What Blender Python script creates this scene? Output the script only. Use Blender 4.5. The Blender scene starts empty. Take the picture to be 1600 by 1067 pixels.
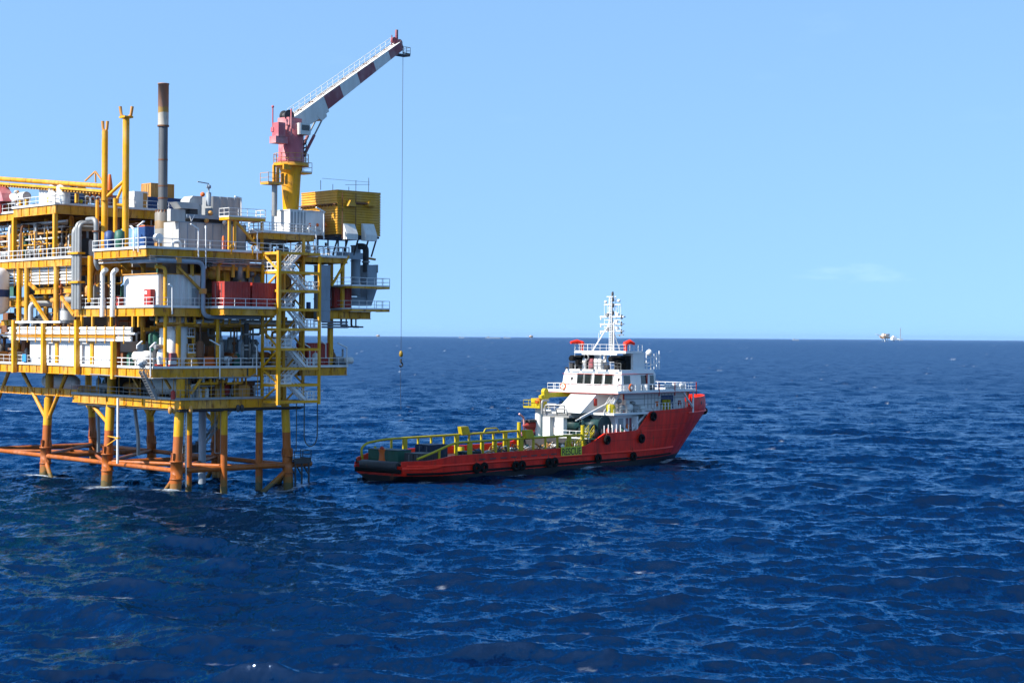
import bpy, math, random
import numpy as np
from mathutils import Vector, Matrix
R = math.radians
sc = bpy.context.scene
COL = sc.collection

# ---------------------------------------------------------------- camera
FPX, CX, CY, HORY, ROLL, HCAM = 2700.0, 800.0, 533.5, 526.0, 0.0068, 19.2
pitch = -(CY - HORY) / FPX
cam_d = bpy.data.cameras.new("camera")
cam_d.sensor_width = 36.0
cam_d.lens = FPX / 1600.0 * 36.0
cam_d.clip_start = 1.0
cam_d.clip_end = 200000.0
cam = bpy.data.objects.new("camera", cam_d)
COL.objects.link(cam)
cam.matrix_world = Matrix.Translation((0, 0, HCAM)) @ Matrix.Rotation(R(90) + pitch, 4, 'X') @ Matrix.Rotation(ROLL, 4, 'Z')
sc.camera = cam
CM = cam.matrix_world.to_3x3()


def ray(px, py):
    return CM @ Vector(((px - CX) / FPX, -(py - CY) / FPX, -1.0))


class Frame:
    """a local frame on the sea: origin, heading; x along heading, y to its left"""
    def __init__(s, ox, oy, deg):
        s.o = Vector((ox, oy, 0)); s.a = R(deg)
        s.h = Vector((math.cos(s.a), math.sin(s.a), 0)); s.p = Vector((-math.sin(s.a), math.cos(s.a), 0))

    def world(s, v):
        return s.o + s.h * v[0] + s.p * v[1] + Vector((0, 0, v[2]))

    def at(s, px, py, x=None, y=None, z=None):
        """the point of the photograph's measurement (px, py) on the frame's plane x=, y= or z="""
        d = ray(px, py); c = Vector((0, 0, HCAM)) - s.o
        cl = Vector((c.dot(s.h), c.dot(s.p), HCAM)); dl = Vector((d.dot(s.h), d.dot(s.p), d.z))
        if x is not None: t = (x - cl.x) / dl.x
        elif y is not None: t = (y - cl.y) / dl.y
        else: t = (z - cl.z) / dl.z
        return cl + dl * t


PF = Frame(-40.8, 208.0, 42.6)      # production platform: x along the shaded face, y along the sunlit face
VF = Frame(-17.6, 229.6, 49.6)      # supply vessel: x towards the bow, y to port
WF = Frame(0, 0, 0)


# ---------------------------------------------------------------- mesh builder
class MB:
    def __init__(s):
        s.v = []; s.f = []; s.sm = []; s.mi = []; s.m = 0

    def add(s, vs, fs, smooth=False):
        n = len(s.v)
        s.v.extend(tuple(v) for v in vs)
        for f in fs:
            s.f.append(tuple(i + n for i in f)); s.sm.append(smooth); s.mi.append(s.m)
        return s

    def box(s, x0, x1, y0, y1, z0, z1):
        v = [(x, y, z) for z in (z0, z1) for y in (y0, y1) for x in (x0, x1)]
        return s.add(v, [(0, 2, 3, 1), (4, 5, 7, 6), (0, 1, 5, 4), (2, 6, 7, 3), (0, 4, 6, 2), (1, 3, 7, 5)])

    def hexa(s, b, t):
        """b, t: four bottom and four top corners in ring order"""
        return s.add(list(b) + list(t), [(3, 2, 1, 0), (4, 5, 6, 7), (0, 1, 5, 4), (1, 2, 6, 5), (2, 3, 7, 6), (3, 0, 4, 7)])

    def beam(s, p, q, w, h=None, up=None):
        p = Vector(p); q = Vector(q); h = w if h is None else h
        d = (q - p)
        if d.length < 1e-6: return s
        d.normalize()
        u = Vector(up) if up else (Vector((0, 0, 1)) if abs(d.z) < .95 else Vector((1, 0, 0)))
        sx = d.cross(u).normalized() * (w / 2); sy = sx.cross(d).normalized() * (h / 2)
        c = [-sx - sy, sx - sy, sx + sy, -sx + sy]
        return s.hexa([p + k for k in c], [q + k for k in c])

    def ibeam(s, p, q, h, w, stiff=0):
        """I-section whose top lies at the given points"""
        p = Vector(p); q = Vector(q); t = .06
        s.beam(p - Vector((0, 0, t / 2)), q - Vector((0, 0, t / 2)), w, t)
        s.beam(p - Vector((0, 0, h - t / 2)), q - Vector((0, 0, h - t / 2)), w, t)
        s.beam(p - Vector((0, 0, h / 2)), q - Vector((0, 0, h / 2)), t * .8, h - 2 * t)
        if stiff:
            L = (q - p).length; n = max(1, int(L / stiff)); d = (q - p) / L
            for i in range(n + 1):
                c = p + d * (L * i / n)
                if 0 < i < n: s.beam(c - Vector((0, 0, t)), c - Vector((0, 0, h - t)), w * .9, .05, up=d)
        return s

    def tube(s, pts, r, n=10, caps=True):
        P = [Vector(p) for p in pts]; m = len(P)
        rr = r if isinstance(r, (list, tuple)) else [r] * m
        T = []
        for i in range(m):
            a = (P[i] - P[i - 1]).normalized() if i else None
            b = (P[i + 1] - P[i]).normalized() if i < m - 1 else None
            t = (a + b) if a and b else (a or b)
            T.append((t.normalized() if t.length > 1e-6 else a, a, b))
        u = Vector((0, 0, 1)) if abs(T[0][0].z) < .9 else Vector((1, 0, 0))
        vs = []
        for i in range(m):
            t = T[i][0]
            u = (u - t * u.dot(t)); u = u.normalized() if u.length > 1e-6 else t.orthogonal().normalized()
            w = t.cross(u)
            k = 1.0
            if T[i][1] and T[i][2]:
                k = 1.0 / max(.6, math.sqrt(max(.05, (1 + T[i][1].dot(T[i][2])) / 2)))
            for j in range(n):
                a = 2 * math.pi * j / n
                vs.append(P[i] + (u * math.cos(a) + w * math.sin(a)) * rr[i] * (k if k < 1.3 else 1.15))
        fs = [(i * n + j, i * n + (j + 1) % n, (i + 1) * n + (j + 1) % n, (i + 1) * n + j) for i in range(m - 1) for j in range(n)]
        s.add(vs, fs, True)
        if caps:
            s.add(vs[:n], [tuple(range(n))[::-1]]); s.add(vs[-n:], [tuple(range(n))])
        return s

    def cyl(s, p, q, r, n=16):
        return s.tube([p, q], r, n)

    def pipe(s, pts, r, n=10, bend=None):
        """a pipe with rounded bends"""
        P = [Vector(p) for p in pts]; b = bend or r * 2.5
        out = [P[0]]
        for i in range(1, len(P) - 1):
            a = P[i - 1] - P[i]; c = P[i + 1] - P[i]
            k = min(b, a.length * .45, c.length * .45)
            a.normalize(); c.normalize()
            for t in (0, .25, .5, .75, 1):
                out.append((P[i] + a * k) * (1 - t) ** 2 + P[i] * 2 * t * (1 - t) + (P[i] + c * k) * t * t)
        out.append(P[-1])
        return s.tube(out, r, n)

    def lathe(s, prof, c, n=24, axis='z', caps=True):
        """prof: (r, h) pairs along the axis from c"""
        vs = []
        for r, h in prof:
            for j in range(n):
                a = 2 * math.pi * j / n; x, y = r * math.cos(a), r * math.sin(a)
                o = (x, y, h) if axis == 'z' else ((h, x, y) if axis == 'x' else (y, h, x))
                vs.append((c[0] + o[0], c[1] + o[1], c[2] + o[2]))
        m = len(prof)
        s.add(vs, [(i * n + j, i * n + (j + 1) % n, (i + 1) * n + (j + 1) % n, (i + 1) * n + j) for i in range(m - 1) for j in range(n)], True)
        if caps:
            s.add(vs[:n], [tuple(range(n))[::-1]]); s.add(vs[-n:], [tuple(range(n))])
        return s

    def torus(s, c, r1, r2, axis='y', n=20, k=10):
        vs = []
        for i in range(n):
            a = 2 * math.pi * i / n
            for j in range(k):
                b = 2 * math.pi * j / k
                u, v, w = (r1 + r2 * math.cos(b)) * math.cos(a), (r1 + r2 * math.cos(b)) * math.sin(a), r2 * math.sin(b)
                o = (u, w, v) if axis == 'y' else ((w, u, v) if axis == 'x' else (u, v, w))
                vs.append((c[0] + o[0], c[1] + o[1], c[2] + o[2]))
        return s.add(vs, [(i * k + j, i * k + (j + 1) % k, ((i + 1) % n) * k + (j + 1) % k, ((i + 1) % n) * k + j) for i in range(n) for j in range(k)], True)

    def dome(s, c, r, n=14, squash=1.0):
        return s.lathe([(r * math.cos(a), r * squash * math.sin(a)) for a in [R(x) for x in (-90, -60, -30, 0, 30, 60, 89)]], c, n)

    def prism(s, prof, a0, a1, plane='xz'):
        """extrude a closed profile; plane 'xz' extrudes along y, 'yz' along x, 'xy' along z"""
        n = len(prof)
        f = {'xz': lambda p, a: (p[0], a, p[1]), 'yz': lambda p, a: (a, p[0], p[1]), 'xy': lambda p, a: (p[0], p[1], a)}[plane]
        vs = [f(p, a0) for p in prof] + [f(p, a1) for p in prof]
        return s.add(vs, [tuple(range(n))[::-1], tuple(range(n, 2 * n))] + [(i, (i + 1) % n, n + (i + 1) % n, n + i) for i in range(n)])

    def corr(s, p, q, z0, z1, pitch=.4, depth=.06):
        """corrugated sheet standing from p to q (xy), bulging to the outside (right of p->q)"""
        p = Vector((p[0], p[1], 0)); q = Vector((q[0], q[1], 0)); L = (q - p).length; d = (q - p) / L
        nrm = Vector((d.y, -d.x, 0)); n = max(2, int(L / pitch)); pts = []
        for i in range(n):
            for t, k in ((0, 0), (.12, 1), (.5, 1), (.62, 0)):
                pts.append(p + d * ((i + t) * L / n) + nrm * (k * depth))
        pts.append(q)
        vs = [(a.x, a.y, z0) for a in pts] + [(a.x, a.y, z1) for a in pts]; m = len(pts)
        return s.add(vs, [(i, i + 1, m + i + 1, m + i) for i in range(m - 1)])

    def rail(s, pts, h=1.1, sp=1.7, t=.065, toe=True, mids=(.52,)):
        P = [Vector(p) for p in pts]
        for a, b in zip(P[:-1], P[1:]):
            L = (b - a).length
            if L < .05: continue
            up = Vector((0, 0, 1)); n = max(1, round(L / sp))
            s.beam(a + up * h, b + up * h, t)
            for m in mids: s.beam(a + up * h * m, b + up * h * m, t * .75)
            if toe: s.beam(a + up * .09, b + up * .09, .03, .17)
            for i in range(n + 1):
                c = a + (b - a) * (i / n)
                s.beam(c, c + up * (h - t / 2), t * .9)
        return s

    def stair(s, a, b, wdir, w=.9, treads=9, rail=True):
        """flight from a (low) to b (high); wdir = horizontal unit vector across"""
        a = Vector(a); b = Vector(b); wv = Vector(wdir) * w; up = Vector((0, 0, 1))
        for o in (Vector(), wv):
            s.beam(a + o, b + o, .09, .32)
            if rail:
                s.beam(a + o + up * 1.0, b + o + up * 1.0, .06)
                s.beam(a + o + up * .55, b + o + up * .55, .05)
                for i in range(5):
                    c = a + o + (b - a) * (i / 4)
                    s.beam(c, c + up, .055)
        hd = (b - a); hd.z = 0; hd = hd.normalized()
        for i in range(treads):
            c = a + (b - a) * ((i + .5) / treads)
            s.beam(c, c + wv, .26, .045)
        return s

    def ladder(s, p, q, out, w=.45, cage=False):
        p = Vector(p); q = Vector(q); o = Vector(out).normalized(); sd = o.cross((q - p).normalized()) * (w / 2)
        s.beam(p - sd, q - sd, .07); s.beam(p + sd, q + sd, .07)
        n = int((q - p).length / .4)
        for i in range(n):
            c = p + (q - p) * ((i + .5) / n); s.beam(c - sd, c + sd, .045)
        if cage:
            n = max(2, int((q - p).length / 1.0))
            for i in range(2, n + 1):
                c = p + (q - p) * (i / n); prev = None
                for k in range(7):
                    a = math.pi * k / 6; x = c + sd * 1.7 * math.cos(a) + o * .7 * math.sin(a)
                    if prev: s.beam(prev, x, .05)
                    prev = x
            for k in (1, 3, 5):
                a = math.pi * k / 6; off = sd * 1.7 * math.cos(a) + o * .7 * math.sin(a)
                s.beam(p + (q - p) * (2 / n) + off, q + off, .05)
        return s


BASE = {}


def props(o, label=None, cat=None, group=None, kind=None):
    if label: o['label'] = label
    if cat: o['category'] = cat
    if group: o['group'] = group
    if kind: o['kind'] = kind
    return o


def thing(name, label, cat, base, fr=PF, group=None):
    o = bpy.data.objects.new(name, None); COL.objects.link(o)
    o.empty_display_size = .2
    o.location = fr.world(base); o.rotation_euler = (0, 0, fr.a)
    BASE[o.name] = Vector(base)
    return props(o, label, cat, group)


def mesh_of(name, mb, mats, base):
    me = bpy.data.meshes.new(name)
    b = base
    me.from_pydata([(v[0] - b[0], v[1] - b[1], v[2] - b[2]) for v in mb.v], [], mb.f)
    for m in (mats if isinstance(mats, (list, tuple)) else [mats]): me.materials.append(m)
    me.polygons.foreach_set('use_smooth', mb.sm)
    me.polygons.foreach_set('material_index', mb.mi)
    me.update()
    return me


def part(name, mb, mats, parent, label=None):
    b = BASE[parent.name]
    o = bpy.data.objects.new(name, mesh_of(name, mb, mats, b)); COL.objects.link(o)
    o.parent = parent; BASE[o.name] = b
    if label: o['label'] = label
    return o


def single(name, mb, mats, label, cat, base, fr=PF, group=None):
    """a thing that is one mesh"""
    o = bpy.data.objects.new(name, mesh_of(name, mb, mats, Vector(base))); COL.objects.link(o)
    o.location = fr.world(base); o.rotation_euler = (0, 0, fr.a); BASE[o.name] = Vector(base)
    return props(o, label, cat, group)


KIDS = {}


def dup(root, base, fr, label, rot=0.0, group=None):
    """copy of a thing, of its parts and their sub-parts"""
    if root.name not in KIDS:
        KIDS[root.name] = [o for o in COL.objects if o.parent == root]
    r = root.copy(); COL.objects.link(r); r.location = fr.world(base); r.rotation_euler = (0, 0, fr.a + rot)
    r['label'] = label
    if group: r['group'] = group
    for c in KIDS[root.name]:
        d = c.copy(); COL.objects.link(d); d.parent = r
        if c.name not in KIDS: KIDS[c.name] = [o for o in COL.objects if o.parent == c]
        for g in KIDS[c.name]:
            e = g.copy(); COL.objects.link(e); e.parent = d
    return r


# ---------------------------------------------------------------- materials
def nodes(name):
    m = bpy.data.materials.new(name); m.use_nodes = True
    return m, m.node_tree, m.node_tree.nodes['Principled BSDF']


def N(t, kind, **kw):
    n = t.nodes.new(kind)
    for k, v in kw.items(): setattr(n, k, v)
    return n


def ramp(t, src, a, b, ca=(0, 0, 0, 1), cb=(1, 1, 1, 1)):
    r = N(t, 'ShaderNodeValToRGB'); r.color_ramp.elements[0].position = a; r.color_ramp.elements[1].position = b
    r.color_ramp.elements[0].color = ca; r.color_ramp.elements[1].color = cb
    t.links.new(src, r.inputs[0]); return r.outputs[0]


def mixc(t, fac, a, b):
    m = N(t, 'ShaderNodeMix', data_type='RGBA')
    for s, v in ((m.inputs[0], fac), (m.inputs[6], a), (m.inputs[7], b)):
        if hasattr(v, 'links'): t.links.new(v, s)
        else: s.default_value = v if not isinstance(v, tuple) else (v + (1,))[:4]
    return m.outputs[2]


def noise(t, vec, scale, detail=4, rough=.6):
    n = N(t, 'ShaderNodeTexNoise'); n.inputs['Scale'].default_value = scale
    n.inputs['Detail'].default_value = detail; n.inputs['Roughness'].default_value = rough
    t.links.new(vec, n.inputs['Vector']); return n.outputs[0]


AL = .8    # overall reflectance of the paints


def paint(name, col, rough=.45, dirt=.3, rust=.12, metal=0.0, scale=.55, fade=.12, rustcol=(.16, .05, .015), bands=None):
    """weathered paint: fading, streaked dirt and rust; bands = [(z, colour)...] painted upward from those heights"""
    m, t, p = nodes(name)
    col = tuple(v * AL for v in col); bands = [(z, tuple(v * AL for v in cb), wb) for z, cb, wb in bands] if bands else None
    g = N(t, 'ShaderNodeNewGeometry').outputs['Position']
    mp = N(t, 'ShaderNodeMapping'); mp.inputs['Scale'].default_value = (1, 1, .22); t.links.new(g, mp.inputs[0]); st = mp.outputs[0]
    c = col + (1,)
    if bands:
        sx = N(t, 'ShaderNodeSeparateXYZ'); t.links.new(g, sx.inputs[0])
        wob = N(t, 'ShaderNodeMath', operation='MULTIPLY_ADD'); t.links.new(noise(t, g, 1.4, 3), wob.inputs[0])
        wob.inputs[1].default_value = .5; wob.inputs[2].default_value = -.25
        for z, cb, wb in bands:
            ad = N(t, 'ShaderNodeMath', operation='MULTIPLY_ADD'); t.links.new(wob.outputs[0], ad.inputs[0]); ad.inputs[1].default_value = wb
            t.links.new(sx.outputs[2], ad.inputs[2])
            gt = N(t, 'ShaderNodeMath', operation='GREATER_THAN'); t.links.new(ad.outputs[0], gt.inputs[0]); gt.inputs[1].default_value = z
            c = mixc(t, gt.outputs[0], c, cb + (1,))
    pale = mixc(t, .5, c, (.75, .72, .66, 1))
    c1 = mixc(t, ramp(t, noise(t, g, scale * .6, 3), .45, .75, cb=(fade * 2, fade * 2, fade * 2, 1)), c, pale)
    mul = N(t, 'ShaderNodeMix', data_type='RGBA', blend_type='MULTIPLY'); mul.inputs[0].default_value = 1
    t.links.new(c1, mul.inputs[6]); mul.inputs[7].default_value = (.5, .45, .4, 1)
    c2 = mixc(t, ramp(t, noise(t, st, scale * 2.2, 6, .7), .42, .78, cb=(dirt * 1.6,) * 3 + (1,)), c1, mul.outputs[2])
    rf = ramp(t, noise(t, st, scale * 3.5, 8, .75), .66 - rust * .45, .74 - rust * .4, cb=(.85, .85, .85, 1)) if rust > 0 else 0.0
    c3 = mixc(t, rf, c2, rustcol + (1,)) if rust > 0 else c2
    t.links.new(c3, p.inputs['Base Color'])
    p.inputs['Metallic'].default_value = metal
    rr = N(t, 'ShaderNodeMapRange'); t.links.new(noise(t, g, scale * 3, 3), rr.inputs[0])
    rr.inputs[3].default_value = max(.08, rough - .15); rr.inputs[4].default_value = min(1, rough + .25)
    t.links.new(rr.outputs[0], p.inputs['Roughness']); p.inputs['Specular IOR Level'].default_value = .3
    return m


def plain(name, col, rough=.5, metal=0.0):
    m, t, p = nodes(name)
    g = N(t, 'ShaderNodeNewGeometry').outputs['Position']
    c = mixc(t, ramp(t, noise(t, g, 1.3, 5), .35, .75, cb=(.35,) * 3 + (1,)), col + (1,), tuple(x * .6 for x in col) + (1,))
    t.links.new(c, p.inputs['Base Color']); p.inputs['Roughness'].default_value = rough; p.inputs['Metallic'].default_value = metal
    return m


YEL = (.86, .395, .003)
M_yel = paint('yellow_paint', YEL, rust=.17, dirt=.4, fade=.12)
M_yeld = paint('yellow_girder_paint', (.76, .345, .004), rust=.28, dirt=.5, fade=.12)
M_gold = paint('yellow_cladding_paint', (.68, .33, .012), rust=.05, dirt=.35)
M_leg = paint('jacket_leg_paint', (.13, .095, .03), rust=.22, dirt=.4, fade=.06, rough=.55,
              bands=[(.55, (.30, .13, .022), 2.6), (1.3, (.46, .115, .009), 2.6), (6.9, (.80, .40, .004), .1)])
M_ora = paint('orange_primer', (.44, .11, .010), rust=.3, dirt=.45, fade=.08)
M_white = paint('white_paint', (.82, .82, .79), rust=.03, dirt=.18, fade=.0)
M_whiter = paint('white_rusty_paint', (.78, .77, .72), rust=.14, dirt=.3, fade=.0)
M_rail = paint('rail_paint', (.84, .84, .82), rust=.05, dirt=.12, fade=.0)
M_grey = paint('grey_paint', (.36, .38, .39), rust=.08, dirt=.3, fade=.04)
M_gull = paint('grey_blue_paint', (.30, .36, .42), rust=.05, dirt=.3, fade=.04)
M_galv = paint('galvanised_steel', (.34, .345, .335), rust=.09, dirt=.3, fade=.0, metal=.35, rough=.42)
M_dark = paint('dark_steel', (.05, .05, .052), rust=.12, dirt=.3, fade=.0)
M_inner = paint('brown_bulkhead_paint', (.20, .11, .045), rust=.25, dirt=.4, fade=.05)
M_under = paint('deck_steel', (.24, .13, .04), rust=.25, dirt=.4, fade=.0)
M_tgrey = paint('turbine_grey_paint', (.52, .52, .50), rust=.05, dirt=.3, fade=.0)
M_red = paint('red_container_paint', (.46, .035, .022), rust=.06, dirt=.3, fade=.05)
M_cred = paint('faded_crane_red', (.55, .13, .15), rust=.05, dirt=.25, fade=.35)
M_maroon = paint('maroon_band_paint', (.30, .075, .09), rust=.05, dirt=.25, fade=.25)
M_cwhite = paint('crane_white_paint', (.78, .77, .72), rust=.03, dirt=.25, fade=.0)
M_orange = paint('orange_paint', (.80, .15, .015), rust=.04, dirt=.25, fade=.04)
M_blue = paint('blue_paint', (.02, .07, .22), rust=.05, dirt=.3, fade=.04)
M_lblue = paint('pale_blue_paint', (.30, .50, .68), rust=.04, dirt=.25, fade=.04)
M_sblue = paint('sign_blue_paint', (.05, .30, .70), rust=.0, dirt=.1, fade=.0)
M_green = paint('green_paint', (.03, .13, .09), rust=.06, dirt=.3, fade=.05)
M_teal = paint('dark_teal_paint', (.008, .042, .046), rust=.06, dirt=.3, fade=.04)
M_rust = paint('rusted_steel', (.22, .10, .05), rust=.35, dirt=.4, fade=.0, rough=.75)
M_tan = paint('ochre_paint', (.62, .30, .07), rust=.15, dirt=.3, fade=.05)
M_hull = paint('red_hull_paint', (.010, .008, .009), rust=.14, dirt=.75, fade=.0, rough=.4, scale=.3,
               bands=[(.75, (1.0, .026, .007), .5)])
M_hull.node_tree.nodes['Principled BSDF'].inputs['Specular IOR Level'].default_value = .2
M_hred = paint('red_ship_paint', (1.0, .035, .01), rust=.02, dirt=.2, fade=.02, rough=.4)
M_hred.node_tree.nodes['Principled BSDF'].inputs['Specular IOR Level'].default_value = .2
M_deck = paint('ship_deck_paint', (.07, .03, .02), rust=.2, dirt=.4, fade=.0)
M_lime = paint('lime_yellow_paint', (.54, .43, .01), rust=.08, dirt=.3, fade=.0)
M_swhite = paint('ship_white_paint', (.84, .84, .82), rust=.012, dirt=.12, fade=.0, scale=.4)
def seams(m, scale, amt=.75):
    """welded plate seams of real plating, in the thing's own coordinates"""
    t = m.node_tree; p = t.nodes['Principled BSDF']; src = p.inputs['Base Color'].links[0].from_socket
    tc = N(t, 'ShaderNodeTexCoord'); mp = N(t, 'ShaderNodeMapping'); mp.inputs['Rotation'].default_value = (R(90), 0, 0); t.links.new(tc.outputs['Object'], mp.inputs[0])
    b = N(t, 'ShaderNodeTexBrick'); t.links.new(mp.outputs[0], b.inputs['Vector']); b.inputs['Scale'].default_value = scale; b.inputs['Mortar Size'].default_value = .012; b.inputs['Mortar Smooth'].default_value = .6
    b.inputs['Color1'].default_value = (1, 1, 1, 1); b.inputs['Color2'].default_value = (.9, .9, .9, 1); b.inputs['Mortar'].default_value = (amt, amt, amt, 1); b.inputs['Brick Width'].default_value = 1.4; b.inputs['Row Height'].default_value = .42
    mu = N(t, 'ShaderNodeMix', data_type='RGBA', blend_type='MULTIPLY'); mu.inputs[0].default_value = 1; t.links.new(src, mu.inputs[6]); t.links.new(b.outputs['Color'], mu.inputs[7]); t.links.new(mu.outputs[2], p.inputs['Base Color'])
    bu = N(t, 'ShaderNodeBump'); bu.inputs['Strength'].default_value = .25; bu.inputs['Distance'].default_value = .12; t.links.new(noise(t, tc.outputs['Object'], .55, 2), bu.inputs['Height']); t.links.new(bu.outputs[0], p.inputs['Normal'])


seams(M_hull, .22, .62)
M_black = plain('black_rubber', (.006, .006, .006), .85)
M_black.node_tree.nodes['Principled BSDF'].inputs['Specular IOR Level'].default_value = .15
M_cable = plain('steel_cable', (.03, .03, .035), .6)
M_lamp = plain('lamp_glass', (.75, .76, .74), .25)
M_sign = plain('sign_yellow', (.55, .55, .02), .5)
M_letter = plain('sign_letter_black', (.01, .012, .008), .6)
M_hose = plain('hose_rubber', (.05, .05, .04), .6)

mg, tg, pg = nodes('window_glass')
pg.inputs['Base Color'].default_value = (.012, .016, .016, 1); pg.inputs['Roughness'].default_value = .06
pg.inputs['Specular IOR Level'].default_value = .7
M_glass = mg

# exhaust stack, with heat-burnt bands of real paint loss
M_stack = paint('stack_steel', (.15, .155, .16), rust=.10, dirt=.35, fade=.0, metal=.2, rough=.5)
M_stacktop = paint('stack_top_burnt', (.62, .56, .46), rust=.10, dirt=.35, fade=.0, scale=.8,
                   bands=[(46.8, (.55, .33, .10), 1.2), (47.5, (.42, .225, .15), 1.2)])
M_can = paint('silencer_steel', (.34, .34, .32), rust=.12, dirt=.35, fade=.0,
              bands=[(32.3, (.36, .24, .12), 1.2), (33.3, (.28, .255, .22), 1.2)])
# ---------------------------------------------------------------- light, sky
SUN = Vector((-.872, -.489)).normalized(); SEL = R(40)
sun_d = bpy.data.lights.new('sun', 'SUN'); sun_d.energy = 5.0; sun_d.angle = R(.53); sun_d.color = (1, .95, .87)
sun = bpy.data.objects.new('sun', sun_d); COL.objects.link(sun)
sv = Vector((SUN.x * math.cos(SEL), SUN.y * math.cos(SEL), math.sin(SEL)))
sun.rotation_euler = sv.to_track_quat('Z', 'Y').to_euler()
wd = bpy.data.worlds.new('World'); sc.world = wd; wd.use_nodes = True
wt = wd.node_tree; bg = wt.nodes['Background']
sky = wt.nodes.new('ShaderNodeTexSky'); sky.sky_type = 'NISHITA'; sky.sun_disc = False
sky.sun_elevation = SEL; sky.sun_rotation = math.atan2(SUN.x, SUN.y)
sky.altitude = 0; sky.air_density = 1.0; sky.dust_density = .25; sky.ozone_density = 3.0
# thin clouds low over the horizon
tc = wt.nodes.new('ShaderNodeTexCoord')
mpn = wt.nodes.new('ShaderNodeMapping'); mpn.inputs['Scale'].default_value = (5, 5, 22); wt.links.new(tc.outputs['Generated'], mpn.inputs[0])
nz = wt.nodes.new('ShaderNodeTexNoise'); nz.inputs['Scale'].default_value = 1.6; nz.inputs['Detail'].default_value = 7; nz.inputs['Roughness'].default_value = .6
wt.links.new(mpn.outputs[0], nz.inputs['Vector'])
cl = ramp(wt, nz.outputs[0], .62, 1.0, cb=(.34, .34, .34, 1))
hs = wt.nodes.new('ShaderNodeHueSaturation'); hs.inputs['Saturation'].default_value = 1.02; hs.inputs['Value'].default_value = 1.08; hs.inputs['Hue'].default_value = .492
# the clear upper air reaches down to the horizon: look the sky up a little higher than it stands
sxyz = wt.nodes.new('ShaderNodeSeparateXYZ'); wt.links.new(tc.outputs['Generated'], sxyz.inputs[0])
zz = wt.nodes.new('ShaderNodeMath'); zz.operation = 'MULTIPLY_ADD'; wt.links.new(sxyz.outputs[2], zz.inputs[0]); zz.inputs[1].default_value = .75; zz.inputs[2].default_value = .36
cxyz = wt.nodes.new('ShaderNodeCombineXYZ'); wt.links.new(sxyz.outputs[0], cxyz.inputs[0]); wt.links.new(sxyz.outputs[1], cxyz.inputs[1]); wt.links.new(zz.outputs[0], cxyz.inputs[2])
nrm = wt.nodes.new('ShaderNodeVectorMath'); nrm.operation = 'NORMALIZE'; wt.links.new(cxyz.outputs[0], nrm.inputs[0])
wt.links.new(nrm.outputs[0], sky.inputs['Vector'])
wt.links.new(sky.outputs[0], hs.inputs['Color'])
low = wt.nodes.new('ShaderNodeMapRange'); wt.links.new(sxyz.outputs[2], low.inputs[0]); low.inputs[1].default_value = .025; low.inputs[2].default_value = .075; low.inputs[3].default_value = 1; low.inputs[4].default_value = .12
clm = wt.nodes.new('ShaderNodeMath'); clm.operation = 'MULTIPLY'; wt.links.new(cl, clm.inputs[0]); wt.links.new(low.outputs[0], clm.inputs[1]); cl = clm.outputs[0]
wt.links.new(mixc(wt, cl, hs.outputs[0], (6.5, 7.6, 8.6, 1)), bg.inputs['Color'])
bg.inputs['Strength'].default_value = .15
sc.view_settings.view_transform = 'Standard'; sc.view_settings.look = 'None'
sc.view_settings.gamma = 1; sc.view_settings.exposure = .95

# ---------------------------------------------------------------- sea
rng = np.random.default_rng(7)


def ocean(size, n, lpeak, lmin, wdir, hs_, chop, seed, lmax=1e9, spread=4):
    """one periodic tile of a wind sea: height, horizontal shifts and surface compression"""
    r = np.random.default_rng(seed)
    k1 = 2 * np.pi * np.fft.fftfreq(n, size / n); kx, ky = np.meshgrid(k1, k1)
    k = np.hypot(kx, ky); k[0, 0] = 1
    c = (kx * math.cos(wdir) + ky * math.sin(wdir)) / k
    P = np.exp(-1.0 / (k * lpeak / (2 * np.pi) * 1.1) ** 2) / k ** 4 * (np.abs(c) ** spread * np.where(c > 0, 1, .25) + .05)
    P *= np.exp(-(k * lmin / (2 * np.pi)) ** 2) * np.exp(-(2 * np.pi / (k * lmax)) ** 4)
    P[0, 0] = 0
    H = (r.normal(size=(n, n)) + 1j * r.normal(size=(n, n))) * np.sqrt(P)
    h = np.fft.ifft2(H); sc_ = hs_ / 4 / h.real.std(); H = H * sc_; h = h.real * sc_
    dx = np.fft.ifft2(-1j * kx / k * H).real; dy = np.fft.ifft2(-1j * ky / k * H).real
    jxx = 1 + chop * np.fft.ifft2(kx * kx / k * H).real; jyy = 1 + chop * np.fft.ifft2(ky * ky / k * H).real
    jxy = chop * np.fft.ifft2(kx * ky / k * H).real
    return size, n, h, -dx * chop, -dy * chop, jxx * jyy - jxy ** 2


def sample(oc, X, Y, ang=0.0):
    size, n, h, dx, dy, J = oc
    ca, sa = math.cos(ang), math.sin(ang)
    u = ((X * ca + Y * sa) / size * n) % n; v = ((-X * sa + Y * ca) / size * n) % n
    i = np.floor(u).astype(int); j = np.floor(v).astype(int); fu = u - i; fv = v - j
    i0, i1, j0, j1 = i % n, (i + 1) % n, j % n, (j + 1) % n
    f = lambda A: (A[j0, i0] * (1 - fu) + A[j0, i1] * fu) * (1 - fv) + (A[j1, i0] * (1 - fu) + A[j1, i1] * fu) * fv
    a, b = f(dx), f(dy)
    return f(h), a * ca - b * sa, a * sa + b * ca, f(J)


WDIR = R(-112)
oc1 = ocean(331.0, 1024, 16.0, 1.3, WDIR, 1.05, 1.12, 3, spread=8)
oc2 = ocean(97.0, 512, 4.2, .8, WDIR + .35, .25, 1.0, 5, lmax=12, spread=6)
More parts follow.
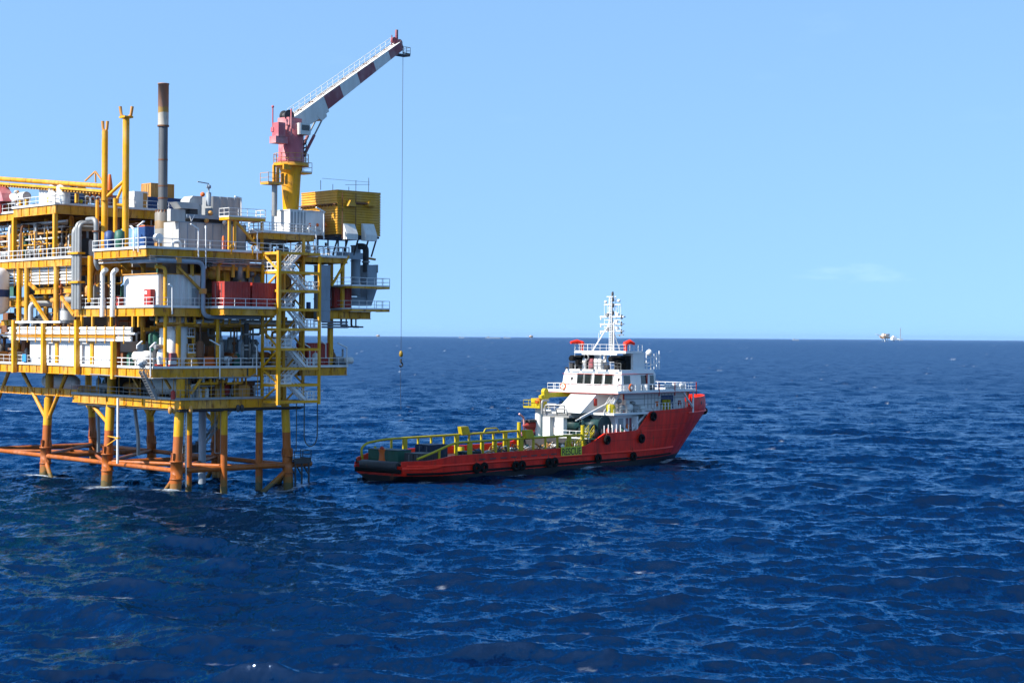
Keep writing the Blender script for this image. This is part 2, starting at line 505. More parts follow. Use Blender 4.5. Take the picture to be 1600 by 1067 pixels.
# polar sheet about the viewing platform, finer towards the near water, out to the horizon
ROWS, COLS = 1250, 1100
inv = np.concatenate([np.linspace(1 / 62.0, 1 / 1500.0, ROWS - 60), 1 / np.geomspace(1560, 70000, 60)])
D = 1 / inv
A = np.linspace(R(90 - 27), R(90 + 27), COLS)
DD, AA = np.meshgrid(D, A, indexing='ij')
X = DD * np.cos(AA); Y = DD * np.sin(AA)
h1, a1, b1, J1 = sample(oc1, X, Y); h2, a2, b2, J2 = sample(oc2, X, Y, .31)
fade1 = np.clip(1 - (DD - 1500) / 3000, 0, 1); fade2 = np.clip(1 - (DD - 260) / 600, 0.0, 1)
gust = .75 + .5 * (np.sin(X * .021 + 1.3) * np.sin(Y * .013 + .4) * .5 + .5)
fade2 = fade2 * gust
JJ = J1 + (J2 - 1) * .45
inview = (DD < 2500)
ql, qh = np.percentile(JJ[inview], .04), np.percentile(JJ[inview], .55)
foam = np.clip((qh - JJ) / (qh - ql), 0, 1) * np.clip(1.1 - DD / 2200, .5, 1) * np.clip((DD - 70) / 110, .35, 1)
print('foam', ql, qh, foam.mean())


def patch(cx, cy, rx, ry, ang, amt):
    global foam
    u = (X - cx) * math.cos(ang) + (Y - cy) * math.sin(ang); v = -(X - cx) * math.sin(ang) + (Y - cy) * math.cos(ang)
    q = (u / rx) ** 2 + (v / ry) ** 2
    foam = np.maximum(foam, 1.7 * amt * np.clip(1.25 - q, 0, 1) * np.clip(.58 + h2 * 4.0 - (J2 - 1) * 2.0, 0, 1))


for (q, amt) in ((0, 1.0), (16.5, .55), (33, 1.0)):
    w = PF.world((-.3, q, 0)); patch(w.x + .9, w.y - .9, 3.0, 1.1, .1, amt)
w = PF.world((16.6, -.6, 0)); patch(w.x, w.y, 3.0, 1.2, .2, .7)
w = PF.world((7.2, -.9, 0)); patch(w.x, w.y, 1.3, .8, 0, .8)
for vx, vy, rx, amt in ((35, -7.9, 4, .75), (46, -7.9, 3.5, .6), (57, -6.4, 3.5, .6), (2, -6.8, 2.0, .8), (-1.2, 0, 2.2, .6), (20, -8.0, 3, .35), (68.5, -1.5, 2.0, .5)):
    w = VF.world((vx, vy, 0)); patch(w.x, w.y, rx, .8, VF.a, amt)
for px, py, rx, ry, amt in ((22, 641, 4.5, 3.0, 1.0), (1285, 1056, .3, .4, .5)):
    w = WF.at(px, py, z=.2); patch(w.x, w.y, rx, ry, .1, amt)
Z = h1 * fade1 + h2 * fade2
co = np.stack([X + (a1 * fade1 + a2 * fade2) * np.clip(DD / 60 - .9, 0, 1), Y + (b1 * fade1 + b2 * fade2), Z], -1).reshape(-1, 3)
ii, jj = np.meshgrid(np.arange(ROWS - 1), np.arange(COLS - 1), indexing='ij')
i0 = ii * COLS + jj
faces = np.stack([i0 + COLS, i0 + COLS + 1, i0 + 1, i0], -1).reshape(-1, 4)
me = bpy.data.meshes.new('sea')
# flat skirt all round, so that the sea goes on outside the view
nv = len(co)
ring = []
for d in (62.0, 70000.0):
    for k in range(49):
        a = R(90 + 27) + (2 * math.pi - R(54)) * k / 48; ring.append((d * math.cos(a), d * math.sin(a), 0))
inner = [(0, 0, 0)] + [(62 * math.cos(a), 62 * math.sin(a), 0) for a in np.linspace(R(63), R(117), 25)]
co = np.concatenate([co, np.array(ring), np.array(inner)])
extra = [(nv + 49 + k, nv + 49 + k + 1, nv + k + 1, nv + k) for k in range(48)]
c0 = nv + 98
tri = [(c0, c0 + 1 + k, c0 + 2 + k) for k in range(24)] + [(c0, nv + k, nv + k + 1) for k in range(48)]
nq = len(faces) + len(extra)
me.vertices.add(len(co)); me.vertices.foreach_set('co', co.astype(np.float32).ravel())
loops = np.concatenate([faces.ravel(), np.array(extra).ravel(), np.array(tri).ravel()]).astype(np.int32)
me.loops.add(len(loops)); me.loops.foreach_set('vertex_index', loops)
me.polygons.add(nq + len(tri))
ls = np.concatenate([np.arange(nq) * 4, nq * 4 + np.arange(len(tri)) * 3]).astype(np.int32)
me.polygons.foreach_set('loop_start', ls)
me.polygons.foreach_set('use_smooth', np.ones(nq + len(tri), dtype=bool))
at = me.attributes.new('foam', 'FLOAT', 'POINT')
fo = np.zeros(len(co), np.float32); fo[:nv] = foam.ravel(); at.data.foreach_set('value', fo)
# chop too small for the mesh where it coarsens: kept as surface roughness
lost = me.attributes.new('lost_chop', 'FLOAT', 'POINT')
ro = np.full(len(co), .34, np.float32); ro[:nv] = (.12 + .19 * np.clip((DD - 190) / 620, 0, 1) ** .7).ravel(); lost.data.foreach_set('value', ro)
me.update(calc_edges=True); me.validate()
seao = bpy.data.objects.new('sea', me); COL.objects.link(seao); props(seao, kind='structure')

SEA_A = (.0008, .0042, .014, 1); SEA_B = (.0010, .0058, .019, 1); SEA_T = (.23, .49, .74, 1); SEA_F0 = (.040, .057, .086, 1)
M_sea, t, p = nodes('sea_water')
gp = N(t, 'ShaderNodeNewGeometry')
mp = N(t, 'ShaderNodeMapping'); mp.inputs['Rotation'].default_value = (0, 0, WDIR); mp.inputs['Scale'].default_value = (1, .38, 1)
t.links.new(gp.outputs['Position'], mp.inputs[0])


def slope(scale, amt, detail):
    n = N(t, 'ShaderNodeTexNoise'); n.inputs['Scale'].default_value = scale; n.inputs['Detail'].default_value = detail; n.inputs['Roughness'].default_value = .62
    t.links.new(mp.outputs[0], n.inputs['Vector'])
    s = N(t, 'ShaderNodeVectorMath', operation='SUBTRACT'); t.links.new(n.outputs['Color'], s.inputs[0]); s.inputs[1].default_value = (.5, .5, .5)
    k = N(t, 'ShaderNodeVectorMath', operation='MULTIPLY'); t.links.new(s.outputs[0], k.inputs[0]); k.inputs[1].default_value = (amt, amt, 0)
    return k.outputs[0]


s1 = slope(.16, .60, 2); s2 = slope(1.4, .95, 5); s3 = slope(5.0, .9, 4)
ad = N(t, 'ShaderNodeVectorMath', operation='ADD'); t.links.new(s1, ad.inputs[0]); t.links.new(s2, ad.inputs[1])
ad3 = N(t, 'ShaderNodeVectorMath', operation='ADD'); t.links.new(ad.outputs[0], ad3.inputs[0]); t.links.new(s3, ad3.inputs[1])
ad2 = N(t, 'ShaderNodeVectorMath', operation='ADD'); t.links.new(ad3.outputs[0], ad2.inputs[0]); t.links.new(gp.outputs['Normal'], ad2.inputs[1])
nm = N(t, 'ShaderNodeVectorMath', operation='NORMALIZE'); t.links.new(ad2.outputs[0], nm.inputs[0])
fa = N(t, 'ShaderNodeAttribute', attribute_name='foam')
fn = ramp(t, noise(t, gp.outputs['Position'], 2.0, 8, .8), .38, .72)
fm = N(t, 'ShaderNodeMath', operation='MULTIPLY'); t.links.new(fa.outputs['Fac'], fm.inputs[0]); t.links.new(fn, fm.inputs[1])
fm2 = N(t, 'ShaderNodeMath', operation='MULTIPLY', use_clamp=True); t.links.new(fm.outputs[0], fm2.inputs[0]); fm2.inputs[1].default_value = 1.15
wc = mixc(t, ramp(t, noise(t, gp.outputs['Position'], .018, 3), .3, .7), SEA_A, SEA_B)
t.nodes.remove(p)
df = N(t, 'ShaderNodeBsdfDiffuse'); t.links.new(wc, df.inputs['Color'])
gl_ = N(t, 'ShaderNodeBsdfMetallic'); gl_.distribution = 'GGX'; gl_.fresnel_type = 'F82'
gl_.inputs['Base Color'].default_value = SEA_F0; gl_.inputs['Edge Tint'].default_value = SEA_T; ra = N(t, 'ShaderNodeAttribute', attribute_name='lost_chop'); t.links.new(ra.outputs['Fac'], gl_.inputs['Roughness'])
t.links.new(nm.outputs[0], gl_.inputs['Normal'])
mx1 = N(t, 'ShaderNodeAddShader'); t.links.new(df.outputs[0], mx1.inputs[0]); t.links.new(gl_.outputs[0], mx1.inputs[1])
fd = N(t, 'ShaderNodeBsdfDiffuse'); fd.inputs['Color'].default_value = (.62, .68, .72, 1)
mx2 = N(t, 'ShaderNodeMixShader'); t.links.new(fm2.outputs[0], mx2.inputs[0]); t.links.new(mx1.outputs[0], mx2.inputs[1]); t.links.new(fd.outputs[0], mx2.inputs[2])
t.links.new(mx2.outputs[0], t.nodes['Material Output'].inputs['Surface'])
me.materials.append(M_sea)
# ================================================================ production platform
def A(px, py, **k): return PF.at(px, py, **k)
def ax(px, y, py=500): return PF.at(px, py, y=y).x       # local x of a column seen at px on plane y=
def ay(px, x, py=500): return PF.at(px, py, x=x).y       # local y of a column seen at px on plane x=
UP = Vector((0, 0, 1))
XL, YR = -3.0, -.5                                           # sunlit and shaded faces
ZS, ZC, ZM, ZU, ZT, ZK = 11.4, 15.2, 22.5, 29.5, 36.0, 32.1  # deck levels

# ---------------------------------------------------------------- jacket
jk = thing('platform_jacket', 'orange and yellow steel jacket of tubular legs and braces standing in the sea', 'platform jacket', (0, 0, 0))


def lx(row, z): return (.45 + .052 * z) if row == 0 else (17 - .055 * z)


for row in (0, 1):
    for q in (0, 16.5, 33, 49.5):
        m = MB(); r = .58 if row == 0 else .52
        m.tube([(lx(row, -3), q, -3), (lx(row, 1.9), q, 1.9), (lx(row, 3.6), q, 3.6), (lx(row, 4.8), q, 4.8), (lx(row, 10.5), q, 10.5)], [r * 1.22, r * 1.2, r * 1.22, r, r], 20)
        g = part('leg', m, M_leg, jk)
        m = MB()
        m.lathe([(r * 1.2, 1.7), (r * 1.42, 1.7), (r * 1.42, 1.86), (r * 1.24, 1.86), (r * 1.24, 3.8), (r * 1.42, 3.8), (r * 1.42, 3.96), (r * 1.1, 3.96)], (lx(row, 2.8), q, 0), 20, caps=False)
        for a in (.4, 2.0, 3.6, 5.2):
            c = Vector((lx(row, 4.0), q, 4.0)); o = Vector((math.cos(a), math.sin(a), 0))
            m.beam(c + o * r * 1.3, c + o * r * 1.15 + UP * .9, .07, .3)
        part('collar', m, M_ora, g)
for x, y, z0, r, mt in ((ax(295, 2, 700), 2.0, -3, .40, M_leg), (ax(350, -.3, 700), -.3, -3, .43, M_leg), (ax(405, 2, 700), 2.0, -3, .46, M_leg),
                        (ax(316, 9, 700), 9, -3, .48, M_gull), (ax(344, 12, 700), 12, -3, .34, M_leg)):
    part('caisson', MB().tube([(x, y, z0), (x, y, 10.5)], r, 16), mt, jk)


def brace(a, b, r=.27, mt=M_ora): part('brace', MB().cyl(a, b, r, 14), mt, jk)


zb = 2.75
f = lambda q, z=zb: (lx(0, z), q, z)
k = lambda q, z=zb: (lx(1, z), q, z)
for q in (0, 16.5, 33): brace(f(q), f(q + 16.5), .3); brace(k(q), k(q + 16.5), .3)
brace(f(49.5), f(62), .3)
for q in (0, 16.5, 33, 49.5):
    a, b = Vector(f(q)), Vector(k(q))
    brace(a, b + (Vector((3.6, 0, 0)) if q == 0 else Vector()), .36)
for q in (0, 33): brace(f(q, 2.9), k(q + 16.5, 2.9), .24); brace(k(q, 2.6), f(q + 16.5, 2.6), .2)
brace(f(16.5, 2.9), k(33, 2.9), .24); brace(f(16.5, 2.95), (8.5, 0, 2.95), .24); brace(f(16.5, 2.6), (8, 33, 2.6), .22)
# diagonals that go down into the water
for a, b in ((f(0, 2.2), (-.2, 3.4, -1.5)), (f(33, 2.2), (-.2, 28.8, -1.5)), (k(0, 2.2), (10.8, 0, -2.2)), (k(0, 2.2), (17.3, 5, -2)), (k(16.5, 2.2), (17.3, 21, -2)), (k(33, 2.2), (17.2, 38, -2)), (f(49.5, 2.2), (-.2, 45, -2))):
    brace(a, b, .3, M_leg)
# spreading struts under the cellar deck
for row in (0, 1):
    for q in (16.5, 33, 49.5):
        for s in (-1, 1):
            if q == 16.5 and row == 0: continue
            brace((lx(row, 7.4), q, 7.4), (lx(row, 12.6) + (-.8 if row == 0 else 0), q + s * 6.2, 12.6 + (1.3 if q > 20 else -1.6)), .27, M_yeld)
    brace((lx(row, 7.4), 16.5, 7.6), (lx(row, 10.4), 22, 10.4), .24, M_yeld)
# boat landing beside the far leg
m = MB(); bx0, bx1 = ax(460, -.9, 720), ax(486, -.9, 720)
m.box(bx0, bx1, -.9, 1.4, 3.3, 3.42); m.box(bx0, bx1, -.95, -.85, 2.9, 3.3)
for x in (bx0 + .3, (bx0 + bx1) / 2, bx1 - .2):
    m.cyl((x, -.7, -2), (x, -.7, 3.3), .12, 8); m.beam((x, -.7, 1.4), (x, 1.2, 3.3), .14)
bl = part('boat_landing', m, M_dark, jk)
part('handrail', MB().rail([(bx0, -.9, 3.42), (bx1, -.9, 3.42), (bx1, 1.4, 3.42)], t=.08), M_dark, bl)
m = MB().stair((12.0, 12.5, 4.4), (17.5, 12.5, 10.2), (0, 1, 0), .9, 22); part('access_stair', m, M_galv, jk)
m = MB()
m.box(8.5, 13, 11.5, 14, 3.9, 4.0); m.rail([(8.5, 11.5, 4), (13, 11.5, 4)], t=.07)
for i in range(5): m.box(9 + i * .8, 9.5 + i * .8, 12.4, 13.0, 4.0, 4.9 + .4 * (i % 2))
part('lower_walkway', m, M_dark, jk)

# risers and hanging pipes under the decks
m = MB().pipe([(ax(184, -.6, 660), ay(184, -.6, 660), 11.0), (ax(184, -.6, 660), ay(184, -.6, 660), 2.9)], .17)
b = A(184, 690, x=-.6); m = MB().tube([(-.6, b.y, 11.2), (-.6, b.y, 3.0)], .17)
part('riser', m, M_whiter, jk)
c = A(165, 690, x=-.1); m = MB(); m.beam((-.6, b.y, 6.2), (.5, 16.5, 6.2), .12); m.beam((-.6, b.y, 6.2), (.4, 16.6, 4.9), .1); m.box(-.8, -.4, b.y - .35, b.y + .35, 6.1, 6.3)
part('riser_clamp', m, M_yel, jk)
for px0, px1, xx in ((152, 154, 8.0), (208, 216, 9.0)):
    a = A(px0, 645, x=xx); b = A(px1, 700, x=xx)
    part('riser', MB().pipe([(xx, a.y, 11), (xx, b.y, a.z - 3.2), (xx, b.y, 3)], .24), M_galv, jk)
a = A(289, 700, y=.2); m = MB().ladder((a.x, .4, 10.5), (a.x, .4, 1.0), (0, -1, 0), .35); part('ladder', m, M_galv, jk)
a = A(291, 700, y=-.6); part('riser', MB().tube([(a.x, -.6, 10.5), (a.x, -.6, .8)], .07), M_whiter, jk)
a = A(336, 660, y=3); b = A(345, 660, y=3); part('sump_pipe', MB().pipe([(a.x, 3, 10.6), (a.x, 3, 4.4), (b.x, 3, 4.4), (b.x, 3, 10.6)], .06), M_galv, jk)

# ---------------------------------------------------------------- topside structure
tp = thing('platform_topside', 'yellow steel decks, girders and columns of the production platform stacked above the jacket', 'platform deck', (0, 0, ZS))
DK = {}


def deck(x0, x1, y0, y1, z, h=1.05, key=None, step=4.1, lipm=None):
    d = part('deck', MB().box(x0, x1, y0, y1, z - .07, z), M_under, tp)
    z0 = z - .08; e = .15
    for a, b in (((x0 + e, y0 + e), (x1 - e, y0 + e)), ((x1 - e, y0 + e), (x1 - e, y1 - e)), ((x0 + e, y1 - e), (x1 - e, y1 - e)), ((x0 + e, y0 + e), (x0 + e, y1 - e))):
        g = MB().ibeam((*a, z0), (*b, z0), h, .3, 2.05); part('girder', g, M_yeld, d)
    m = MB(); n = max(1, int((y1 - y0) / step))
    for i in range(1, n): yy = y0 + (y1 - y0) * i / n; m.ibeam((x0 + .3, yy, z0), (x1 - .3, yy, z0), h * .8, .22)
    n = max(1, int((x1 - x0) / step))
    for i in range(1, n): xx = x0 + (x1 - x0) * i / n; m.ibeam((xx, y0 + .3, z0 - .02), (xx, y1 - .3, z0 - .02), h * .6, .2)
    if m.v: part('floor_framing', m, M_under, d)
    lip = MB()
    for a, b in (((x0, y0), (x1, y0)), ((x1, y0), (x1, y1)), ((x1, y1), (x0, y1)), ((x0, y1), (x0, y0))): lip.beam((*a, z - .04), (*b, z - .04), .1, .15)
    part('deck_edge', lip, lipm or M_whiter, d)
    if key: DK[key] = d
    return d


def rails(key, *runs, h=1.1, sp=1.7, mt=None, **kw):
    for r in runs: part('handrail', MB().rail(r, h, sp, **kw), mt or M_rail, DK[key])


deck(.3, 14.5, -1.2, 25.5, ZS, 1.1, key='spider', lipm=M_galv)
rails('spider', [(14.5, -1.2, ZS), (.3, -1.2, ZS), (.3, 25.5, ZS)], t=.05, mt=M_galv)
deck(XL, 18.2, YR, 52, ZC, 1.1, key='cellar')
deck(18.2, 26, YR, 5, ZC, 1.1, key='cellar_wing')
deck(XL, 14.6, YR, ay(114, XL, 480), ZM, 1.05, key='main')
deck(4.6, 12.45, -3.9, YR, ZM, .85, key='container_shelf', step=3)
deck(-4.2, 13.6, -.7, ay(145, -4.2, 390), ZU, 1.0, key='upper')
deck(13.6, 26, YR, 6.5, ZU - .15, .7, key='upper_wing')
yq = ay(124, -3.2, 405)
deck(-3.2, 15, yq, 52, ZU - .55, 1.0, key='upper_far')
deck(XL, 19, 24, 36, ZT, 1.2, key='top')
deck(-2.6, 17, 36, 52, ZT - .5, 1.0, key='top_far')
deck(12.4, 20.5, -.7, 6.5, ZK, .8, key='crane_deck')
deck(XL + 4.5, 15, ay(114, XL, 480) + .3, 52, 24.2, 1.2, key='mezzanine')
y4 = ay(114, XL, 480)

rails('cellar', [(18.2, YR, ZC), (XL, YR, ZC), (XL, 10.5, ZC)], t=.085)
rails('cellar', [(XL, 10.5, ZC), (XL, 52, ZC)], t=.055)
rails('cellar_wing', [(18.2, YR, ZC), (26, YR, ZC), (26, 5, ZC)])
rails('main', [(4.6, YR, ZM), (XL, YR, ZM), (XL, y4, ZM)])
rails('container_shelf', [(4.6, YR, ZM), (4.6, -3.9, ZM), (12.45, -3.9, ZM)])
rails('upper', [(13.6, -.7, ZU), (-4.2, -.7, ZU), (-4.2, ay(145, -4.2, 390), ZU)], h=1.15, t=.08)
rails('upper_wing', [(26, YR, ZU - .15), (13.6, YR, ZU - .15)], [(26, 6, ZU - .15), (26, YR, ZU - .15)], h=1.3, sp=1.0, t=.11)
rails('upper_far', [(-3.2, yq, ZU - .55), (-3.2, 52, ZU - .55)], h=1.25, sp=1.2, t=.075)
rails('top', [(19, 24, ZT), (XL, 24, ZT), (XL, 36, ZT)], h=1.15)
rails('top_far', [(-2.6, 36, ZT - .5), (-2.6, 52, ZT - .5)], h=1.2)
rails('crane_deck', [(20.5, -.7, ZK), (12.4, -.7, ZK), (12.4, 6.5, ZK)], h=1.2, sp=1.0, t=.1, mids=(.34, .67))

# columns between the decks
def col(x, y, z0, z1, r=.3, mt=M_yel): part('column', MB().cyl((x, y, z0), (x, y, z1), r, 14), mt, tp)
def post(x, y, z0, z1, w=.5, mt=M_yel): part('column', MB().beam((x, y, z0), (x, y, z1), w, w), mt, tp)


hs1 = 14.1
for q in (0, 16.5, 33, 49.5):
    col(1.1, q, 10.3, hs1, .55); col(16, q, 10.3, hs1, .5)
for q in (0, 8.2, 16.5, 24.5): col(1.1, q + .6, ZC, ZM - 1.0, .32); col(16, q + .6, ZC, ZU - 1.0, .34); col(1.1, q + .6, ZM, ZU - 1.0, .3)
for q in (33, 41, 49.5): col(.5, q, ZC, ZU - 1.4, .35); col(16, q, ZC, ZT - 1.5, .34); col(.5, q, ZU - .5, ZT - 1.4, .3)
for px in (258, 340): x = ax(px, -.2, 530); col(x, -.2, ZC, ZM - 1, .23)
for px in (258,): x = ax(px, -.2, 450); m = MB().pipe([(x, -.2, ZM), (x, -.2, ZM + 4.75), (x - 1.2, .1, ZM + 4.75)], .23); part('column', m, M_yel, tp)
for px in (300, 341, 364, 387): x = ax(px, .4, 430); col(x, .4, ZU - 3.2 if px != 341 else ZM, ZU - 1, .24)
for px in (300, 360): x = ax(px, 0, 400); part('corbel', MB().lathe([(.1, -.7), (.45, -.3), (.55, 0)], (x - 1.5, -.1, ZU - 1.05), 12), M_yel, tp)
m = MB(); a = A(278, 417, y=-.1); b = A(316, 456, y=-.1); m.beam(a, b, .28); part('knee_brace', m, M_yeld, tp)
for q, xx in ((24.4, XL + .25), (35.8, XL + .25)): post(xx, q, ZU - .5, ZT - 1.2, .5)
for q in (28, 32): post(1.5, q, ZU - .5, ZT - 1.2, .4)
# thick posts of the sunlit cellar side, standing proud of the deck
for px, py0, py1 in ((22, 500, 582), (68, 505, 583), (120, 500, 585), (177, 533, 592)):
    p = A(px, 560, x=XL - .35); z1 = A(px, py0, x=XL - .35).z; z0 = A(px, py1, x=XL - .35).z
    post(XL - .35, p.y, z0, z1, .55)
for px, y0, y1 in ((30, 412, 505), (42, 412, 500), (88, 410, 508), (141, 400, 472)):
    p = A(px, 450, x=XL + .1); col(XL + .1, p.y, A(px, y1, x=XL + .1).z, A(px, y0, x=XL + .1).z, .34)
for px, y0, y1 in ((128, 480, 513), (145, 494, 511), (174, 494, 511), (208, 494, 511), (217, 494, 511)):
    p = A(px, 500, x=XL + .15); post(XL + .15, p.y, A(px, y1, x=XL + .15).z, A(px, y0, x=XL + .15).z, .28)
for px, py in ((158, 500), (200, 500)): pass
for (px0, py0, px1, py1) in ((48, 462, 74, 503), (96, 464, 116, 492), (40, 438, 56, 452)):
    a = A(px0, py0, x=XL + .3); b = A(px1, py1, x=XL + .3); part('knee_brace', MB().beam(a, b, .38), M_yeld, tp)
for px0, px1, py in ((55, 90, 451), (100, 116, 449), (2, 22, 500), (18, 34, 470)):
    a = A(px0, py, x=XL + .2); b = A(px1, py, x=XL + .2)
    part('girder', MB().ibeam((XL + .2, a.y, a.z), (XL + .2, b.y, a.z), .75, .35, 1.5), M_yeld, tp)
a = A(27, 535, x=XL - .2); b = A(180, 535, x=XL - .2)
part('girder', MB().ibeam((XL - .2, a.y, 19.0), (XL - .2, b.y, 19.0), .28, .3), M_yel, tp)
for q in np.arange(0, 26, 4.1):
    part('corbel', MB().prism([(XL, ZU - 1.1), (XL + 1.6, ZU - 1.1), (XL + 1.6, ZU - 2.5)], q + .2, q + .35), M_yeld, tp)
for px, w in ((255, .9), (275, 1.2), (300, .9), (330, 1.2), (345, .8), (370, 1.1)):
    a = A(px, 505, y=.2); m = MB()
    m.pipe([(a.x - w, .2, ZM - 1.1), (a.x - w, .2, ZM - 2.0), (a.x + w * .4, .2, ZM - 2.0), (a.x + w * .4, .2, ZM - 1.1)], .16, 8, .1); part('pipe_hanger', m, M_yeld, tp)
for px in (322, 333, 365, 372):
    a = A(px, 595, y=0); m = MB(); m.pipe([(a.x - 1, 0, ZC - 2.0), (a.x + .6, 0, ZC - 2.0), (a.x + .6, 0, ZC - 1.1)], .16, 8, .1); part('pipe_hanger', m, M_yeld, tp)

# plant deep inside the decks, with bulkheads added to darken the depth
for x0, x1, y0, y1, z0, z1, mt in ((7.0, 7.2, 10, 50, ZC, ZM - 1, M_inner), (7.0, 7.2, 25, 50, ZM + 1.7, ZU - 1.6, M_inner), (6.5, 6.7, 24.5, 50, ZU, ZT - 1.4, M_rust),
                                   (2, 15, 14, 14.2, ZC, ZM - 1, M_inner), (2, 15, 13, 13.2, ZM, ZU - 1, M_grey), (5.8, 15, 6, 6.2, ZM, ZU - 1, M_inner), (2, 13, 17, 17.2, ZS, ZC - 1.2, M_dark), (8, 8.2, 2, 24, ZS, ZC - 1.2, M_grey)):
    part('added_bulkhead', MB().box(x0, x1, y0, y1, z0, z1), mt, tp)
rnd = random.Random(11)
MTS = [M_galv, M_grey, M_dark, M_rust, M_whiter, M_tan, M_green, M_under]


def clutter(x0, x1, y0, y1, z0, z1, n, mats=None):
    """plant between two decks: vessels, cabinets and pipe runs"""
    for i in range(n):
        mt = rnd.choice(mats or MTS); t = rnd.random(); m = MB()
        x = rnd.uniform(x0, x1); y = rnd.uniform(y0, y1); H = z1 - z0
        if t < .3:
            w, d, hh = rnd.uniform(.5, 1.8), rnd.uniform(.5, 1.8), rnd.uniform(.8, min(3, H * .8))
            m.box(x - w / 2, x + w / 2, y - d / 2, y + d / 2, z0, z0 + hh); m.box(x - w / 2 + .1, x + w / 2 - .1, y - d / 2 + .1, y + d / 2 - .1, z0 + hh, z0 + hh + .15); nm = 'equipment_cabinet'
        elif t < .55:
            r = rnd.uniform(.3, .75); hh = rnd.uniform(1.4, max(1.5, H * .75))
            m.lathe([(r * .5, 0), (r, .25), (r, hh - .3), (r * .6, hh), (.12, hh + .1)], (x, y, z0 + .2), 14); m.cyl((x, y, z0 + hh), (x, y, z1), .09, 8); nm = 'process_column'
        elif t < .8:
            r = rnd.uniform(.06, .2); zz = z0 + rnd.uniform(.35, .95) * H; L = rnd.uniform(1.5, 4)
            if rnd.random() < .5: m.pipe([(x, y, z0), (x, y, zz), (x + L, y, zz), (x + L, y, z1)], r, 8)
            else: m.pipe([(x, y, z0), (x, y, zz), (x, y + L, zz), (x, y + L, z1)], r, 8)
            m.lathe([(r * 2, 0), (r * 2, .12)], (x, y, z0 + H * .3), 10); m.lathe([(r * 2.2, 0), (r * 2.2, .3)], (x, y, z0 + H * .45), 10); nm = 'pipe_loop'
        else:
            r = rnd.uniform(.35, .7); L = rnd.uniform(1.8, 3.6)
            m.lathe([(r * .3, -.3), (r * .8, -.12), (r, .1), (r, L), (r * .8, L + .22), (r * .3, L + .4)], (x, y, z0 + r + .6), 14, axis='y')
            for yy in (y + .4, y + L - .4): m.box(x - r * .6, x + r * .6, yy - .1, yy + .1, z0, z0 + r + .4)
            nm = 'drum_vessel'
        part(nm, m, mt, tp)


clutter(-1.5, 5.5, 1, 13, ZC, ZM - 1.1, 16); clutter(9, 14, .6, 4, ZC, ZM - 1.1, 16, [M_galv, M_grey, M_gull, M_whiter, M_green, M_tan]); clutter(3.5, 8, 3, 9, ZC, ZM - 1.1, 10)
clutter(-1.8, 5.5, 12, 25, ZM, ZU - 1.2, 14); clutter(6, 13, 1.5, 12, ZM, ZU - 1.2, 8)
clutter(-1.8, 5.5, 27, 46, ZU - .5, ZT - 1.6, 44, [M_galv, M_grey, M_whiter, M_whiter, M_rust, M_tan, M_green, M_dark])
clutter(-1.5, 5.5, 25, 46, 24.3, ZU - 1.7, 14); clutter(-1.5, 5.5, 25, 46, 19.2, 22.8, 12)
clutter(-1, 6, 30, 46, ZC, 19, 9)
clutter(2, 7, 1, 24, ZS, ZC - 1.3, 24); clutter(8.5, 13, 1, 16, ZS, ZC - 1.3, 8)
clutter(3.5, 12, 9, 22, ZU, ZU + 4.5, 12)
clutter(14, 25, 1.5, 5.5, ZU - .1, ZU + 2, 12, [M_galv, M_grey, M_dark, M_whiter])
clutter(18.6, 25.4, 1, 4.6, ZC, ZC + 2.2, 8)
clutter(-1.5, 8, 37, 46, ZT - .5, ZT + 1.8, 10, [M_galv, M_white, M_whiter, M_tan])

WARM = [M_yeld, M_tan, M_ora, M_whiter, M_galv, M_yeld, M_rust]
clutter(-2.2, 1.5, 9.5, 13, ZC, ZM - 1.1, 12, WARM); clutter(6, 13.5, .6, 4.5, ZM + 3.3, ZU - 1.1, 14, WARM)
clutter(2, 12, .4, 2.0, ZC, ZM - 1.1, 14, WARM); clutter(.8, 12, 0, 4, ZS, ZC - 1.2, 16, WARM + [M_red, M_grey])
clutter(-2.5, .5, 13.5, 24, ZM, ZU - 1.2, 22, WARM); clutter(13.8, 18.5, 0, 3, ZM, ZU - 1, 10, WARM); clutter(13.8, 18.5, 0, 3, ZC, ZM - 1, 10, WARM)
def beam_run(x0, x1, y, z, mt=M_yeld): part('cross_beam', MB().ibeam((x0, y, z), (x1, y, z), .45, .22), mt, tp)
for i in range(4): beam_run(5.8, 14.4, .5 + i * 1.3, ZU - 1.9 - .25 * i); beam_run(-1, 14, .6 + i * 1.5, ZM - 1.9 - .2 * i)
for i in range(7): part('cross_beam', MB().ibeam((-2.4 + .5 * (i % 3), 13 + i * 1.6, ZU - 1.8 - .3 * (i % 3)), (6, 13 + i * 1.6, ZU - 1.8 - .3 * (i % 3)), .4, .2), M_yeld, tp)
for i in range(5): part('long_pipe', MB().tube([(3 + i * .5, .2 + .2 * i, ZM - 1.6 - .25 * (i % 3)), (18, .2 + .2 * i, ZM - 1.6 - .25 * (i % 3))], .12 + .02 * i, 8), (M_galv, M_whiter, M_tan, M_galv, M_dark)[i], tp)
for i in range(5): part('long_pipe', MB().tube([(5.6, .2 + .25 * i, ZU - 1.5 - .3 * (i % 3)), (18, .2 + .25 * i, ZU - 1.5 - .3 * (i % 3))], .12 + .02 * i, 8), (M_whiter, M_galv, M_tan, M_galv, M_whiter)[i], tp)

